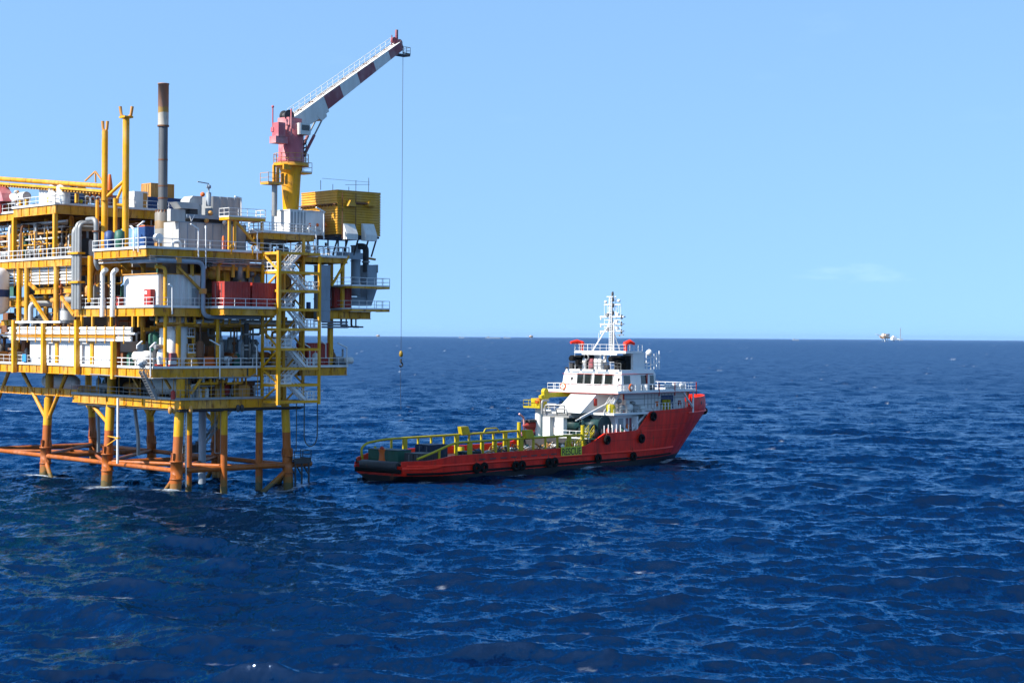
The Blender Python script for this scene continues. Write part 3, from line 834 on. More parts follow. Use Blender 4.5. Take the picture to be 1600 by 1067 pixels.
# ---------------------------------------------------------------- pipe racks of white pipes on the sunlit side
def pipe_rack(label, pxa, pxb, pys, x, r, nsup, pysup):
    a = A(pxa, pys[0], x=x); b = A(pxb, pys[0], x=x)
    t = thing('pipe_rack', label, 'pipe rack', (x, a.y, a.z), PF, 'pipe racks along the sunlit platform side')
    for i, py in enumerate(pys):
        z = A((pxa + pxb) / 2, py, x=x).z
        part('pipe', MB().tube([(x + .12 * (i % 2), a.y - rnd.uniform(0, 1.2), z), (x + .12 * (i % 2), b.y + rnd.uniform(-.5, .5), z)], r * rnd.uniform(.8, 1.15), 10), M_white if i % 3 else M_whiter, t)
    for i in range(nsup):
        yy = a.y + (b.y - a.y) * (i + .5) / nsup
        part('support', MB().beam((x - r - .1, yy, A(60, pysup[1], x=x).z), (x - r - .1, yy, A(60, pysup[0], x=x).z), .1), M_yel, t)


pipe_rack('bank of six white horizontal pipes with thin yellow uprights under the yellow upper walkway', 114, 6, (418, 423, 428, 433, 438, 443), XL + .5, .17, 8, (410, 448))
pipe_rack('longer bank of white horizontal pipes running just above the white cellar wall panels', 204, 15, (513, 517, 521, 527, 531), XL - .1, .17, 14, (509, 535))
pipe_rack('row of thin grey pipes slung under the shaded upper deck edge', 240, 152, (404, 409), XL + .3, .13, 5, (400, 412))

# manifold of upright pipes on the far upper deck
t = thing('pipe_manifold', 'crowded manifold of upright white, tan and grey pipes on the far upper deck', 'pipe manifold', (-2.2, 27, ZU - .55))
zlo = ZU - .5; rm_ = random.Random(21)
for i in range(44):
    q = 26.2 + i * .52 + rm_.uniform(-.2, .2); xx = rm_.uniform(-2.4, 1.2); r = rm_.choice((.06, .08, .1, .14, .22)); h = rm_.uniform(1.6, 5.0)
    m = MB()
    if rm_.random() < .6: m.pipe([(xx, q, zlo), (xx, q, zlo + h), (xx + rm_.uniform(.5, 2.5), q + rm_.uniform(-.6, .6), zlo + h)], r, 8)
    else: m.pipe([(xx, q, zlo), (xx, q, zlo + h), (xx, q + rm_.uniform(.6, 2.6), zlo + h), (xx, q + 2.6, zlo + h + 1.0)], r, 8)
    if r < .12: m.lathe([(.06, -.25), (.22, -.2), (.26, 0), (.22, .2), (.06, .25)], (xx, q, zlo + h * .45), 10)
    part('pipe', m, (M_whiter, M_galv, M_tan, M_white, M_rust, M_galv, M_yel)[i % 7], t)
for i in range(5): part('header', MB().tube([(-1.8 + .4 * i, 26, zlo + 2.0 + i * .75), (-1.8 + .4 * i, 49, zlo + 2.0 + i * .75)], .1 + .02 * i, 8), (M_yeld, M_whiter, M_tan, M_galv, M_whiter)[i], t)
for i in range(6): q = 27 + i * 3.4; part('frame_post', MB().beam((-2.5, q, zlo), (-2.5, q, zlo + 3.6), .14).beam((-2.5, q, zlo + 3.6), (.5, q, zlo + 3.6), .14), M_yel, t)
p = A(47, 490, x=XL + .5)
t = thing('white_elbow', 'fat white elbow duct behind the diagonal brace below the pipe bank', 'duct', (XL + .5, p.y, 23)); z0 = A(47, 503, x=XL + .5).z; z1 = A(47, 474, x=XL + .5).z
part('duct', MB().pipe([(XL + .5, p.y, z0), (XL + .5, p.y, z1), (XL + 3.5, p.y - .8, z1)], .42, 14, .8), M_white, t); part('flange', MB().lathe([(.55, 0), (.55, .14)], (XL + .5, p.y, z0), 14), M_galv, t)
p = A(103, 480, x=XL + 1.5); z0 = A(103, 505, x=XL + 1.5).z; z1 = A(103, 458, x=XL + 1.5).z
t = thing('grey_tank', 'upright grey tank half hidden behind the diagonal brace next to the riser ducts', 'tank', (XL + 1.5, p.y, z0)); part('shell', MB().lathe([(1.0, 0), (1.1, .3), (1.1, z1 - z0 - .5), (.5, z1 - z0)], (XL + 1.5, p.y, z0), 20), M_grey, t); part('jacket', MB().lathe([(1.14, .4), (1.14, 1.6)], (XL + 1.5, p.y, z0), 20, caps=False), M_white, t)
p0, p1 = A(96, 503, x=XL - .2), A(24, 504.5, x=XL - .2)
t = thing('white_tray', 'long white cable tray running above the cellar pipe bank', 'cable tray', (XL - .2, p0.y, p0.z)); part('tray', MB().beam((XL - .2, p0.y, p0.z), (XL - .2, p1.y, p0.z), .35, .25), M_white, t)
part('hanger', MB().beam((XL - .2, p0.y + 1, p0.z), (XL - .2, p0.y + 1, p0.z + 1.2), .1), M_yel, t); part('hanger', MB().beam((XL - .2, p1.y - 1, p0.z), (XL - .2, p1.y - 1, p0.z + 1.2), .1), M_yel, t)
clutter(-2.2, 2, 37, 48, ZC, 19, 16, [M_rust, M_tan, M_galv, M_dark, M_whiter]); clutter(-1.8, 2, 26, 46, 19.3, 22.6, 16, [M_rust, M_galv, M_grey, M_whiter, M_dark])
part('plate_floor', MB().box(-2.2, 8, 24, 50, 19.05, 19.2), M_under, tp)

# twin tall grey ducts strapped to the deck edge
p = A(120, 400, x=XL - .6)
t = thing('riser_duct', 'pair of tall grey insulated riser ducts strapped to the yellow upper deck edge', 'riser duct', (XL - .6, p.y, ZM))
z1 = A(120, 348, x=XL - .6).z
for dy, r, zt in ((.65, .36, z1 - .6), (-.05, .31, z1), (-.68, .26, z1 - .1)):
    part('duct', MB().pipe([(XL - .6, p.y + dy, ZM - .2), (XL - .6, p.y + dy, zt), (XL + 2.6, p.y + dy, zt)], r, 14, .8), M_galv, t)
m = MB()
for py in (396, 441): z = A(120, py, x=XL - .6).z; m.box(XL - 1.15, XL - .1, p.y - 1.25, p.y + 1.35, z - .12, z + .12)
part('strap', m, M_yel, t)

# swan-necked duct beside them
p = A(150, 400, x=XL - .7); z1 = A(150, 342, x=XL - .7).z
t = thing('vent_duct', 'grey swan-neck vent pipe rising past the upper deck corner next to the riser ducts', 'vent pipe', (XL - .7, p.y, ZU))
part('pipe', MB().pipe([(XL - .2, p.y + .2, ZU - 2.2), (XL - .7, p.y, ZU - 1.6), (XL - .7, p.y, z1), (XL - .7, p.y + 2.2, z1)], .3, 14, .9), M_galv, t)
part('flange', MB().lathe([(.5, 0), (.5, .18)], (XL - .7, p.y, ZU + 2.3), 14), M_rust, t)

# white riser pair on the middle deck
for px, lab in ((160, 'white square riser column with a side hook by the middle deck rail'), (176, 'white riser column with a row of dark bolt holes by the white wall')):
    p = A(px, 470, x=XL - .45); z0 = A(px, 495, x=XL - .45).z; z1 = A(px, 426, x=XL - .45).z
    t = thing('white_riser', lab, 'riser', (XL - .45, p.y, z0), PF, 'white risers at the middle deck')
    part('riser_pipe', MB().pipe([(XL - .45, p.y, z0), (XL - .45, p.y, z1), (XL - .45, p.y - .9, z1 + .35)], .3, 12, .5), M_white, t)
    m = MB()
    for i in range(5): m.box(XL - .86, XL - .8, p.y - .08, p.y + .08, z1 - 1.2 - i * .45, z1 - 1.0 - i * .45)
    part('bolt_row', m, M_dark, t)

# white pressure vessel standing at the picture's edge
p = A(-6, 455, x=XL - 1.5); z0 = A(0, 492, x=XL - 1.5).z; z1 = A(0, 417, x=XL - 1.5).z
t = thing('white_capsule', 'white upright round-ended capsule with a dark blue band hung at the platform side', 'capsule', (XL - 1.5, p.y, z0))
w = 1.75; prof = [(.15, 0), (w * .6, .18), (w * .9, .6), (w, 1.2), (w, z1 - z0 - 1.2), (w * .9, z1 - z0 - .6), (w * .6, z1 - z0 - .18), (.15, z1 - z0)]
part('shell', MB().lathe(prof, (XL - 1.5, p.y, z0), 28), M_white, t)
part('band', MB().lathe([(w + .02, 2.4), (w + .02, 3.4)], (XL - 1.5, p.y, z0), 28, caps=False), M_blue, t)
m = MB().beam((XL - 1.5, p.y, z0 + 1), (XL + .4, p.y, z0 + 1), .3); m.beam((XL - 1.5, p.y, z1 - 1), (XL + .4, p.y, z1 - 1), .3); part('bracket', m, M_yel, t)

# white cabins of the cellar deck
m_y0 = ay(175, XL + .5, 560); m_y1 = ay(47, XL + .5, 560)
t = thing('cellar_cabin', 'long white panelled cabin wall behind the thick yellow cellar posts', 'equipment cabin', (XL + .5, m_y0, ZC))
m = MB()
m.corr((XL + .5, m_y1), (XL + .5, m_y0), ZC, ZC + 3.1, .55, .05); m.box(XL + .56, 4.5, m_y0, m_y1, ZC, ZC + 3.1)
part('wall', m, M_white, t)
for px in (89, 144):
    p = A(px, 560, x=XL + .38); part('door_post', MB().box(XL + .25, XL + .45, p.y - .35, p.y + .35, ZC, ZC + 3.1), M_yel, t)
for px in (80, 133): p = A(px, 542, x=XL + .2); part('lamp', MB().box(XL + .1, XL + .4, p.y - .6, p.y + .6, ZC + 2.75, ZC + 2.95), M_lamp, t)
for px in (60, 171): p = A(px, 562, x=XL + .42); part('round_sign', MB().lathe([(.38, 0), (.38, .03)], (XL + .4, p.y, ZC + 1.1), 16, 'x'), M_whiter, t)
p = A(38, 564, x=XL - .2)
single('notice_board', MB().box(XL - .25, XL - .15, p.y - .5, p.y + .5, ZC + .25, ZC + 1.25), M_sblue, 'square bright blue board hung on the cellar deck rail', 'sign', (XL - .2, p.y, ZC))

# white module of the middle deck with its red cabinet
y9 = ay(193, -2.0, 450)
t = thing('white_module', 'bright white corrugated module on the middle deck beside the red containers', 'equipment module', (-2, .3, ZM))
xe = ax(313, .3, 450)
m = MB(); m.box(-1.94, xe, .36, y9, ZM, ZM + 3.9); part('shell', m, M_white, t)
part('side_wall', MB().corr((-2, .3), (xe, .3), ZM, ZM + 3.9, .75, .08), M_whiter, t)
part('roof_edge', MB().box(-2.1, xe + .1, .2, y9 + .1, ZM + 3.9, ZM + 4.05), M_tan, t)
part('door', MB().box(ax(300, .2, 450), ax(310, .2, 450), .2, .3, ZM + .1, ZM + 2.3), M_grey, t)
for px, py, w in ((230, 468, .5), (243, 468, .5)): pass
p = A(233, 458, x=-2.35)
t = thing('red_cabinet', 'small red fire cabinet with a white panel against the white module wall', 'fire cabinet', (-2.35, p.y, ZM))
part('body', MB().box(-2.6, -2.02, p.y - .75, p.y + .75, ZM + .15, ZM + 2.1), M_red, t)
part('panel', MB().box(-2.64, -2.6, p.y + .05, p.y + .55, ZM + 1.5, ZM + 1.9), M_white, t)
part('leg', MB().box(-2.5, -2.4, p.y - .7, p.y - .6, ZM, ZM + .15), M_dark, t); part('leg', MB().box(-2.5, -2.4, p.y + .6, p.y + .7, ZM, ZM + .15), M_dark, t)
for px, lab in ((146, 'red valve cabinet behind the middle deck rail by the grey ducts'), (186, 'narrow red post box between the white riser and the white wall')):
    p = A(px, 470, x=-1.6); t = thing('valve_cabinet', lab, 'valve cabinet', (-1.6, p.y, ZM))
    part('body', MB().box(-1.9, -1.3, p.y - .5, p.y + .5, ZM, ZM + 1.3), M_red, t); part('valve_wheel', MB().torus((-1.95, p.y, ZM + .9), .2, .04, 'x', 12, 6), M_dark, t)

# red containers on the cantilevered shelf
def container(label, x0, x1, y0, y1, z, h, mt=M_red, group='red containers on the platform', fr=PF, rib=.4):
    t = thing('shipping_container' if x1 - x0 > 3 else 'small_container', label, 'container', (x0, y0, z), fr, group)
    b = MB(); b.corr((x0, y0), (x1, y0), z + .15, z + h - .12, rib, .05); b.corr((x1, y0), (x1, y1), z + .15, z + h - .12, rib, .05); b.corr((x1, y1), (x0, y1), z + .15, z + h - .12, rib, .05)
    part('side_panel', b, mt, t)
    part('roof', MB().box(x0 + .02, x1 - .02, y0 + .02, y1 - .02, z + h - .12, z + h - .03), mt, t)
    f_ = MB()
    for x in (x0, x1):
        for y in (y0, y1): f_.beam((x, y, z), (x, y, z + h), .16)
    for zz in (z + .08, z + h - .06):
        for a, c in (((x0, y0), (x1, y0)), ((x1, y0), (x1, y1)), ((x1, y1), (x0, y1)), ((x0, y1), (x0, y0))): f_.beam((*a, zz), (*c, zz), .13)
    part('corner_frame', f_, mt, t)
    for i in (0, 1):
        w = (y1 - y0) / 2; d = MB().box(x0 - .03, x0 + .05, y0 + .08 + i * w, y0 + w - .02 + i * w - .04, z + .15, z + h - .13)
        dd = part('door', d, mt, t)
        part('lock_bar', MB().tube([(x0 - .07, y0 + w * (i + .5), z + .2), (x0 - .07, y0 + w * (i + .5), z + h - .2)], .035, 6), M_galv, dd)
    return t


x5 = ax(351, -3.5, 460); x6 = ax(389.5, -3.5, 460); x7 = ax(395, -3.4, 460); x8 = ax(431, -3.4, 460)
container('red container on the shelf whose sunlit end shows, nearer the white module', x5, x6, -3.5, -.9, ZM + .1, 3.05)
container('red container on the shelf next to the stair tower', x7, x8, -3.3, -.9, ZM + .1, 3.0)
x = ax(482, 1.0, 560)
container('dark red container on the cellar deck behind the stair tower', ax(481, 1.0, 560), ax(517, 1.0, 560), 1.0, 3.4, ZC + .1, 2.9)
container('red container half hidden behind the grey square duct', ax(523, 1.0, 460), ax(548, 1.0, 460), 1.0, 3.4, ZM + .3, 2.7)

# big grey bent pipe across the shaded face
zb1 = A(270, 408, y=-.9).z; x1 = ax(317.5, -.9, 450); zb2 = A(330, 495, y=-.9).z
t = thing('bent_pipe', 'large grey pipe running under the upper deck then bending down past the red containers', 'pipe', (x1, -.9, ZM))
p = A(205, 410, x=XL - .2)
part('pipe', MB().pipe([(XL - .1, p.y, zb1), (XL - .1, -.9, zb1), (x1, -.9, zb1), (x1, -.9, zb2), (ax(406, -.9, 495), -.9, zb2)], .27, 14, 1.0), M_gull, t)
for px, py in ((278, 407), (317, 455)):
    a = A(px, py, y=-.9); part('clamp', MB().box(a.x - .32, a.x + .32, -1.25, -.55, a.z - .32, a.z + .32), M_tan, t)

# thin service pipes along the shaded deck edges
t = thing('service_pipes', 'thin grey service pipes clipped along the shaded edge just below the upper deck girder', 'service pipe', (0, -.85, ZU - 1.2))
for i, (py, r) in enumerate(((402.5, .07), (405.5, .06), (399.5, .06))):
    a = A(230, py, y=-.9); part('pipe', MB().tube([(XL - .8, -.9 - .03 * i, a.z), (13.4, -.9 - .03 * i, a.z)], r, 8), M_galv, t)
m = MB()
for i in range(9): m.beam((XL + 1 + i * 1.9, -.82, ZU - .9), (XL + 1 + i * 1.9, -.82, ZU - 1.55), .07)
part('clip', m, M_galv, t)
a = A(300, 590.5, y=-.9)
t = thing('service_pipe', 'thin white pipe running below the cellar deck girder to the stair tower', 'service pipe', (0, -.85, a.z))
part('pipe', MB().pipe([(XL - .3, 14, a.z + .2), (XL - .3, -.9, a.z), (ax(390, -.9, 590), -.9, a.z), (ax(402, -.9, 586), -.9, a.z + .5)], .08, 8), M_galv, t)
m = MB()
for i in range(7): m.beam((XL + 1 + i * 2, -.85, ZC - 1), (XL + 1 + i * 2, -.85, a.z), .06)
part('clip', m, M_galv, t)

# white storage tank
xt = ax(271, 2.6, 540); rt = 1.72
t = thing('storage_tank', 'tall white cylindrical tank standing on the shaded cellar deck', 'tank', (xt, 2.6, ZC))
part('shell', MB().lathe([(rt, 0), (rt, 5.6), (rt * .8, 6.0), (.2, 6.2)], (xt, 2.6, ZC + .1), 40), M_white, t)
part('base_ring', MB().lathe([(rt + .12, 0), (rt + .12, .14)], (xt, 2.6, ZC), 40), M_red, t)
a = A(271, 562, y=.6)
t = thing('red_control_box', 'dark red control box with a white skirt in front of the white tank', 'control box', (a.x, .7, ZC))
part('box', MB().box(a.x - .4, a.x + .45, .5, 1.0, ZC + .85, ZC + 1.75), M_maroon, t); part('skirt', MB().box(a.x - .45, a.x + .5, .5, 1.0, ZC + .35, ZC + .83), M_white, t); part('plinth', MB().box(a.x - .5, a.x + .55, .45, 1.05, ZC, ZC + .33), M_red, t)
# tank side platforms
t = thing('access_platform', 'small yellow access stand with white rails stepping up to the white tank', 'access platform', (xt + 2, 2, ZC))
for px0, px1, py, yy in ((280, 304, 527, 1.2), (294, 319, 552, .8)):
    a = A(px0, py, y=yy); b = A(px1, py, y=yy)
    f_ = part('floor', MB().box(a.x, b.x, yy, yy + 1.4, a.z - .12, a.z), M_yel, t)
    part('handrail', MB().rail([(a.x, yy, a.z), (b.x, yy, a.z), (b.x, yy + 1.4, a.z)], sp=.8), M_rail, f_)
    m = MB()
    for x in (a.x + .4, b.x - .2): m.beam((x, yy + .1, ZC), (x, yy + .1, a.z - .1), .16)
    m.beam((a.x, yy + .1, a.z - .15), (b.x - .2, yy + .1, a.z - 1.4), .14)
    part('leg', m, M_yel, t)
# orange box and valve drums on the cellar edge
a = A(325, 566, y=.3)
t = thing('orange_skid', 'orange sloped housing on the cellar deck edge next to the white tank stand', 'equipment housing', (a.x, .3, ZC))
part('housing', MB().prism([(a.x - .9, ZC + .15), (a.x + .95, ZC + .15), (a.x + .7, ZC + 1.3), (a.x - .9, ZC + 1.3)], .1, 1.4), M_orange, t)
part('skid_frame', MB().box(a.x - 1, a.x + 1.05, 0, 1.5, ZC, ZC + .15), M_dark, t)
for px, py, yy, lab in ((222, 567, .2, 'white horizontal valve drum on the cellar deck corner'), (355, 561, .4, 'white horizontal valve drum on the shaded cellar deck near the dark column')):
    a = A(px, py, y=yy); t = thing('valve_drum', lab, 'valve drum', (a.x, yy, ZC), PF, 'white valve drums')
    part('drum', MB().lathe([(.2, -.6), (.33, -.5), (.36, 0), (.33, .5), (.2, .6)], (a.x, yy, a.z), 16, 'x'), M_white, t)
    part('stand', MB().box(a.x - .3, a.x + .3, yy - .15, yy + .15, ZC, a.z - .35), M_grey, t); part('hand_wheel', MB().torus((a.x, yy - .5, a.z), .25, .04, 'y', 14, 6), M_dark, t)
a = A(252, 558, y=.4)
t = thing('pump_unit', 'white and red pump unit left standing before the white tank', 'pump', (a.x, .4, ZC)); t['label'] = 'white dome-topped pump unit with a red base before the white tank'
part('casing', MB().lathe([(.5, .4), (.55, 1.2), (.5, 1.8), (.3, 2.2), (.1, 2.3)], (a.x, .4, ZC), 16), M_white, t); part('base', MB().box(a.x - .6, a.x + .6, -.1, .9, ZC, ZC + .4), M_red, t); part('motor', MB().cyl((a.x - .9, .4, ZC + 2.5), (a.x + .1, .4, ZC + 2.5), .3), M_galv, t)
# blue-grey lockers and dark column in the shaded cellar
a = A(352, 560, y=3); b = A(402, 560, y=3)
t = thing('electrical_locker', 'row of blue-grey electrical lockers deep in the shaded cellar deck', 'electrical cabinet', (a.x, 3, ZC))
for i in range(5):
    x = a.x + (b.x - a.x) * i / 5; part('cabinet', MB().box(x, x + (b.x - a.x) / 5 - .12, 3, 4, ZC, ZC + 3.4 + .3 * (i % 2)), M_gull, t)
a = A(385, 560, y=-.1)
t = thing('dark_column', 'black bolted riser column at the shaded cellar deck edge beside the stair tower', 'riser', (a.x, -.1, ZC - 1))
part('pipe', MB().cyl((a.x, -.1, ZC - 1.2), (a.x, -.1, ZC + 5.5), .3), M_dark, t)
for z in (1.0, 2.1, 2.6, 4.0): part('flange', MB().lathe([(.48, 0), (.48, .16)], (a.x, -.1, ZC + z), 14), M_galv, t)
for px, yy in ((205, .3), (298, -.2), (308, -.2)):
    pass
# spider deck plant
a = A(255, 613, x=1.5)
t = thing('grey_vessel', 'long pale grey horizontal vessel under the cellar deck', 'vessel', (3, 8, ZS)); part('shell', MB().lathe([(.3, -4.2), (1.0, -3.8), (1.25, -3.2), (1.25, 3.2), (1.0, 3.8), (.3, 4.2)], (3.2, 6.2, ZS + 1.6), 24, 'y'), M_whiter, t)
part('saddle', MB().box(2.4, 4, 3.5, 3.8, ZS, ZS + .6), M_grey, t); part('saddle', MB().box(2.4, 4, 8.5, 8.8, ZS, ZS + .6), M_grey, t)
b = A(95, 600, x=4)
t = thing('white_vessel', 'white round-ended vessel slung beneath the sunlit cellar deck', 'vessel', (4, b.y, 11)); part('shell', MB().lathe([(.3, -4.6), (.8, -4.1), (1.0, -3.4), (1.0, 3.4), (.8, 4.1), (.3, 4.6)], (4, b.y, 12.6), 20, 'y'), M_whiter, t)
part('hanger', MB().box(3.2, 4.8, b.y - 2.2, b.y - 2.0, 12.6, 14.1), M_yel, t); part('hanger', MB().box(3.2, 4.8, b.y + 2, b.y + 2.2, 12.6, 14.1), M_yel, t)
a = A(269, 615, y=-.2); single('red_drum', MB().lathe([(.28, 0), (.28, .9), (.1, 1.1)], (a.x, -.4, ZS), 14), M_red, 'upright red drum by the rail of the lowest deck', 'drum', (a.x, -.4, ZS))
m = MB(); a = A(250, 622, y=-1.0); b = A(236, 590, y=-1.0)
t = thing('lower_stair', 'white steep stair between the lowest deck and the cellar deck', 'stair', (a.x, -.9, ZS)); part('flight', MB().stair((a.x + .3, .2, ZS), (a.x - 1.6, .2, ZC - .4), (0, 1, 0), .8, 11), M_galv, t)
# under-deck pipes, braces and fittings of the lowest deck
for px in (212, 236, 262, 300):
    a = A(px, 600, x=.5) if px < 270 else A(px, 600, y=-.9)
    if px < 270: part('knee_brace', MB().beam((.9, a.y, ZS + 1.2), (.9, a.y + 1.6, ZC - 1.2), .26), M_yeld, tp)
    else: part('knee_brace', MB().beam((a.x, -.7, ZS + .6), (a.x + 1.5, -.7, ZC - 1.2), .26), M_yeld, tp)
t = thing('under_deck_pipes', 'dark pipes slung below the lowest deck girders above the jacket legs', 'pipe', (.5, -1.0, ZS - 1.4))
for i, (yy, r) in enumerate(((-1.0, .12), (-.5, .16), (.2, .1))): part('pipe', MB().tube([(.6, yy, ZS - 1.35 - .1 * (i % 2)), (18.5, yy, ZS - 1.35 - .1 * (i % 2))], r, 8), M_dark, t)
for i, xx in enumerate((.5, 1.0, 1.6)): part('pipe', MB().tube([(xx, -.9, ZS - 1.4), (xx, 24, ZS - 1.4)], .11 + .02 * i, 8), M_dark, t)
for px in (266, 272, 298, 372, 378): a = A(px, 640, y=-1.3); part('valve_fitting', MB().lathe([(.1, -.5), (.26, -.3), (.26, .2), (.1, .4)], (a.x, -1.3, ZS - 1.2), 10), M_tan if px < 300 else M_dark, t)
for i in range(9): part('hanger_rod', MB().beam((.75, 1 + i * 2.6, ZS + .1), (.75, 1 + i * 2.6, ZC - 1.1), .09), M_yeld, tp)
for i in range(8): part('hanger_rod', MB().beam((1.5 + i * 1.7, -.8, ZS + .1), (1.5 + i * 1.7, -.8, ZC - 1.1), .08), M_yeld, tp)
# girder run on the sunlit side below the cellar
part('girder', MB().ibeam((.5, 24, 11.9), (.5, 46, 11.9), 1.0, .35, 2), M_yeld, DK['spider'])
part('girder', MB().ibeam((10, 24, 11.9), (10, 50, 11.9), 1.0, .35, 2), M_yeld, DK['spider'])

# ---------------------------------------------------------------- stair tower
TX0, TX1, TY0, TY1 = 12.4, 18.6, -4.2, -.75
st = thing('stair_tower', 'open yellow steel stair tower with white zigzag flights on the shaded platform side', 'stair tower', (TX0, TY0, 10))
lev = [A(460, py, y=TY0).z for py in (626, 600, 574, 544, 513, 482, 453, 424, 394)]
for x in (TX0, TX1):
    for y in (TY0, TY1):
        part('corner_post', MB().beam((x, y, lev[0] - .5), (x, y, lev[8 if (x == TX0 or y == TY1) else 7] + (.1 if x == TX0 else 2.0)), .42 if (x, y) == (TX0, TY0) else .3), M_yel, st)
part('corner_post', MB().beam((15.6, TY1, lev[0]), (15.6, TY1, lev[8]), .3), M_yel, st)
for i, z in enumerate(lev):
    m = MB()
    for a, b in (((TX0, TY0), (TX1, TY0)), ((TX0, TY0), (TX0, TY1)), ((TX1, TY0), (TX1, TY1)), ((TX0, TY1), (TX1, TY1))):
        m.beam((*a, z - .16), (*b, z - .16), .22, .32)
    part('ring_beam', m, M_yel, st)
    right = (i % 2 == 0)
    x0, x1 = (16.9, TX1) if right else (TX0 - .0, 14.4)
    lp = part('landing', MB().box(x0, x1, TY0 + .05, TY1, z - .04, z + .02), M_galv, st)
    if i < 8: part('handrail', MB().rail([(x0 + (0 if right else 0), TY0 + .1, z), (x1, TY0 + .1, z)] + ([(x1 - .1, TY1, z)] if right else []) if right else [(x0 + .1, TY1, z), (x0 + .1, TY0 + .1, z), (x1, TY0 + .1, z)], sp=.9, t=.1), M_rail, lp)
    if i < 8:
        z2 = lev[i + 1]; yy = TY0 + .35 if i % 2 == 0 else TY0 + 1.6
        a = (16.9, yy, z) if right else (14.4, yy, z); b = (14.4, yy, z2) if right else (16.9, yy, z2)
        part('stair_flight', MB().stair(a, b, (0, 1, 0), .95, 10), M_rail, st)
        if i % 2 == 0:
            part('diagonal', MB().beam((TX0, TY1, z), (TX0, TY0, z2 - .2), .2), M_yel, st)
        else: part('diagonal', MB().beam((TX0, TY0, z), (TX0, TY1, z2 - .2), .2), M_yel, st)
        part('diagonal', MB().beam((16.2, TY1 + .1, z if right else z2), (TX1, TY1 + .1, z2 if right else z), .18), M_yeld, st)
# hoses and cables hanging from the tower foot
for px, py1, lab in ((463, 705, 'single dark hose hanging from the stair tower foot down to the boat landing'),):
    a = A(px, 640, y=-2); b = A(px, py1, y=-2)
    single('hanging_hose', MB().tube([(a.x, -2, lev[0]), (a.x + .05, -2, (lev[0] + b.z) / 2), (a.x, -2, b.z)], .06, 8), M_hose, lab, 'hose', (a.x, -2, lev[0]))
a = A(475.5, 640, y=-2.2); b = A(496, 640, y=-2.2); zz = A(485, 697, y=-2.2).z
pts = [(a.x, -2.2, lev[0])] + [(a.x + (b.x - a.x) * (1 - math.cos(t_)) / 2, -2.2, zz + 1.4 - 1.4 * math.sin(t_) * 1.0) for t_ in np.linspace(0, math.pi, 13)] + [(b.x, -2.2, lev[0])]
single('hanging_hose', MB().tube(pts, .07, 8), M_hose, 'dark hose hanging in a long loop below the stair tower', 'hose', (a.x, -2.2, lev[0]))

# ---------------------------------------------------------------- shaded end: square duct, side galleries, cooling plant
x0 = ax(502, -1.2, 450); x1 = ax(516, -1.2, 450)
t = thing('square_duct', 'tall blue-grey square duct beside the stair tower', 'duct', (x0, -1.2, 18))
zt = A(509, 415, y=-1.2).z; zl = A(509, 502, y=-1.2).z
part('duct', MB().box(x0, x1, -1.2, .4, zl, zt), M_gull, t)
m = MB()
for i in range(6): z = zl + (zt - zl) * i / 5; m.box(x0 - .05, x1 + .05, -1.25, .45, z - .06, z + .06)
part('flange', m, M_gull, t)
part('bracket', MB().beam((x0 + .8, .4, zt - 1), (x0 + .8, 3, zt - 1), .3), M_yeld, t)
gl = thing('side_gallery', 'pair of railed steel galleries jutting out one above the other under the yellow cooler', 'gallery', (25.3, -2, ZM))
GX0, GX1 = 25.3, 31.6
for z, lab in ((A(560, 447, y=-2).z, 'u'), (A(560, 483, y=-2).z, 'l')):
    f_ = part('floor', MB().box(GX0, GX1, -2, .8, z - .1, z), M_galv, gl)
    g_ = MB(); g_.box(GX0, GX1, -2.03, -1.93, z - .3, z - .02); g_.box(GX0 - .03, GX0 + .07, -2, 2.6, z - .3, z - .02); g_.box(GX1 - .1, GX1 + .02, -2, .8, z - .3, z - .02); part('edge_beam', g_, M_yeld, f_)
    part('floor_inner', MB().box(20, GX0, 0, 3.2, z - .1, z), M_galv, gl)
    part('handrail', MB().rail([(GX0, 2.6, z), (GX0, -2, z), (GX1, -2, z), (GX1, .8, z)], sp=1.4, t=.06), M_rail, f_)
zg = A(560, 483, y=-2).z
part('support_beam', MB().ibeam((20.5, -1.0, zg - .3), (29.2, -1.0, zg - .3), 1.0, .4, 1.6), M_yeld, gl)
part('support_beam', MB().ibeam((20.5, 1.6, zg - .3), (29.2, 1.6, zg - .3), 1.0, .4), M_yeld, gl)
m = MB(); a = A(545, 400, y=-.5); b = A(518, 447, y=-.5); m.beam(a, b, .25); part('tie_strut', m, M_yel, gl)
for px, r in ((533, .14), (541, .1), (549, .14), (556, .1)):
    a = A(px, 505, y=.5); part('drop_pipe', MB().pipe([(a.x, .5, zg - 1), (a.x, .5, zg - 2.3), (a.x + 1.2, .5, zg - 2.3)], r, 8), M_dark, gl)
for i in range(3):
    a = A(503, 503 + i * 4, y=.4); b = A(543, 503 + i * 4, y=.4); part('cross_pipe', MB().tube([(a.x, .4, a.z), (b.x, .4, a.z)], .12, 8), M_gull, gl)
post(ax(516, 1.0, 530), 1.0, ZC, zg - 1.2, .55)
post(ax(516, 4.5, 530), 4.5, ZC, ZU - .8, .5); post(25.5, .2, ZC + 7.6, ZU - .8, .4); post(25.5, 4.8, ZC + 7.6, ZU - .8, .4)
x = ax(470, .5, 560); post(x, .5, ZC, ZU - .8, .42)
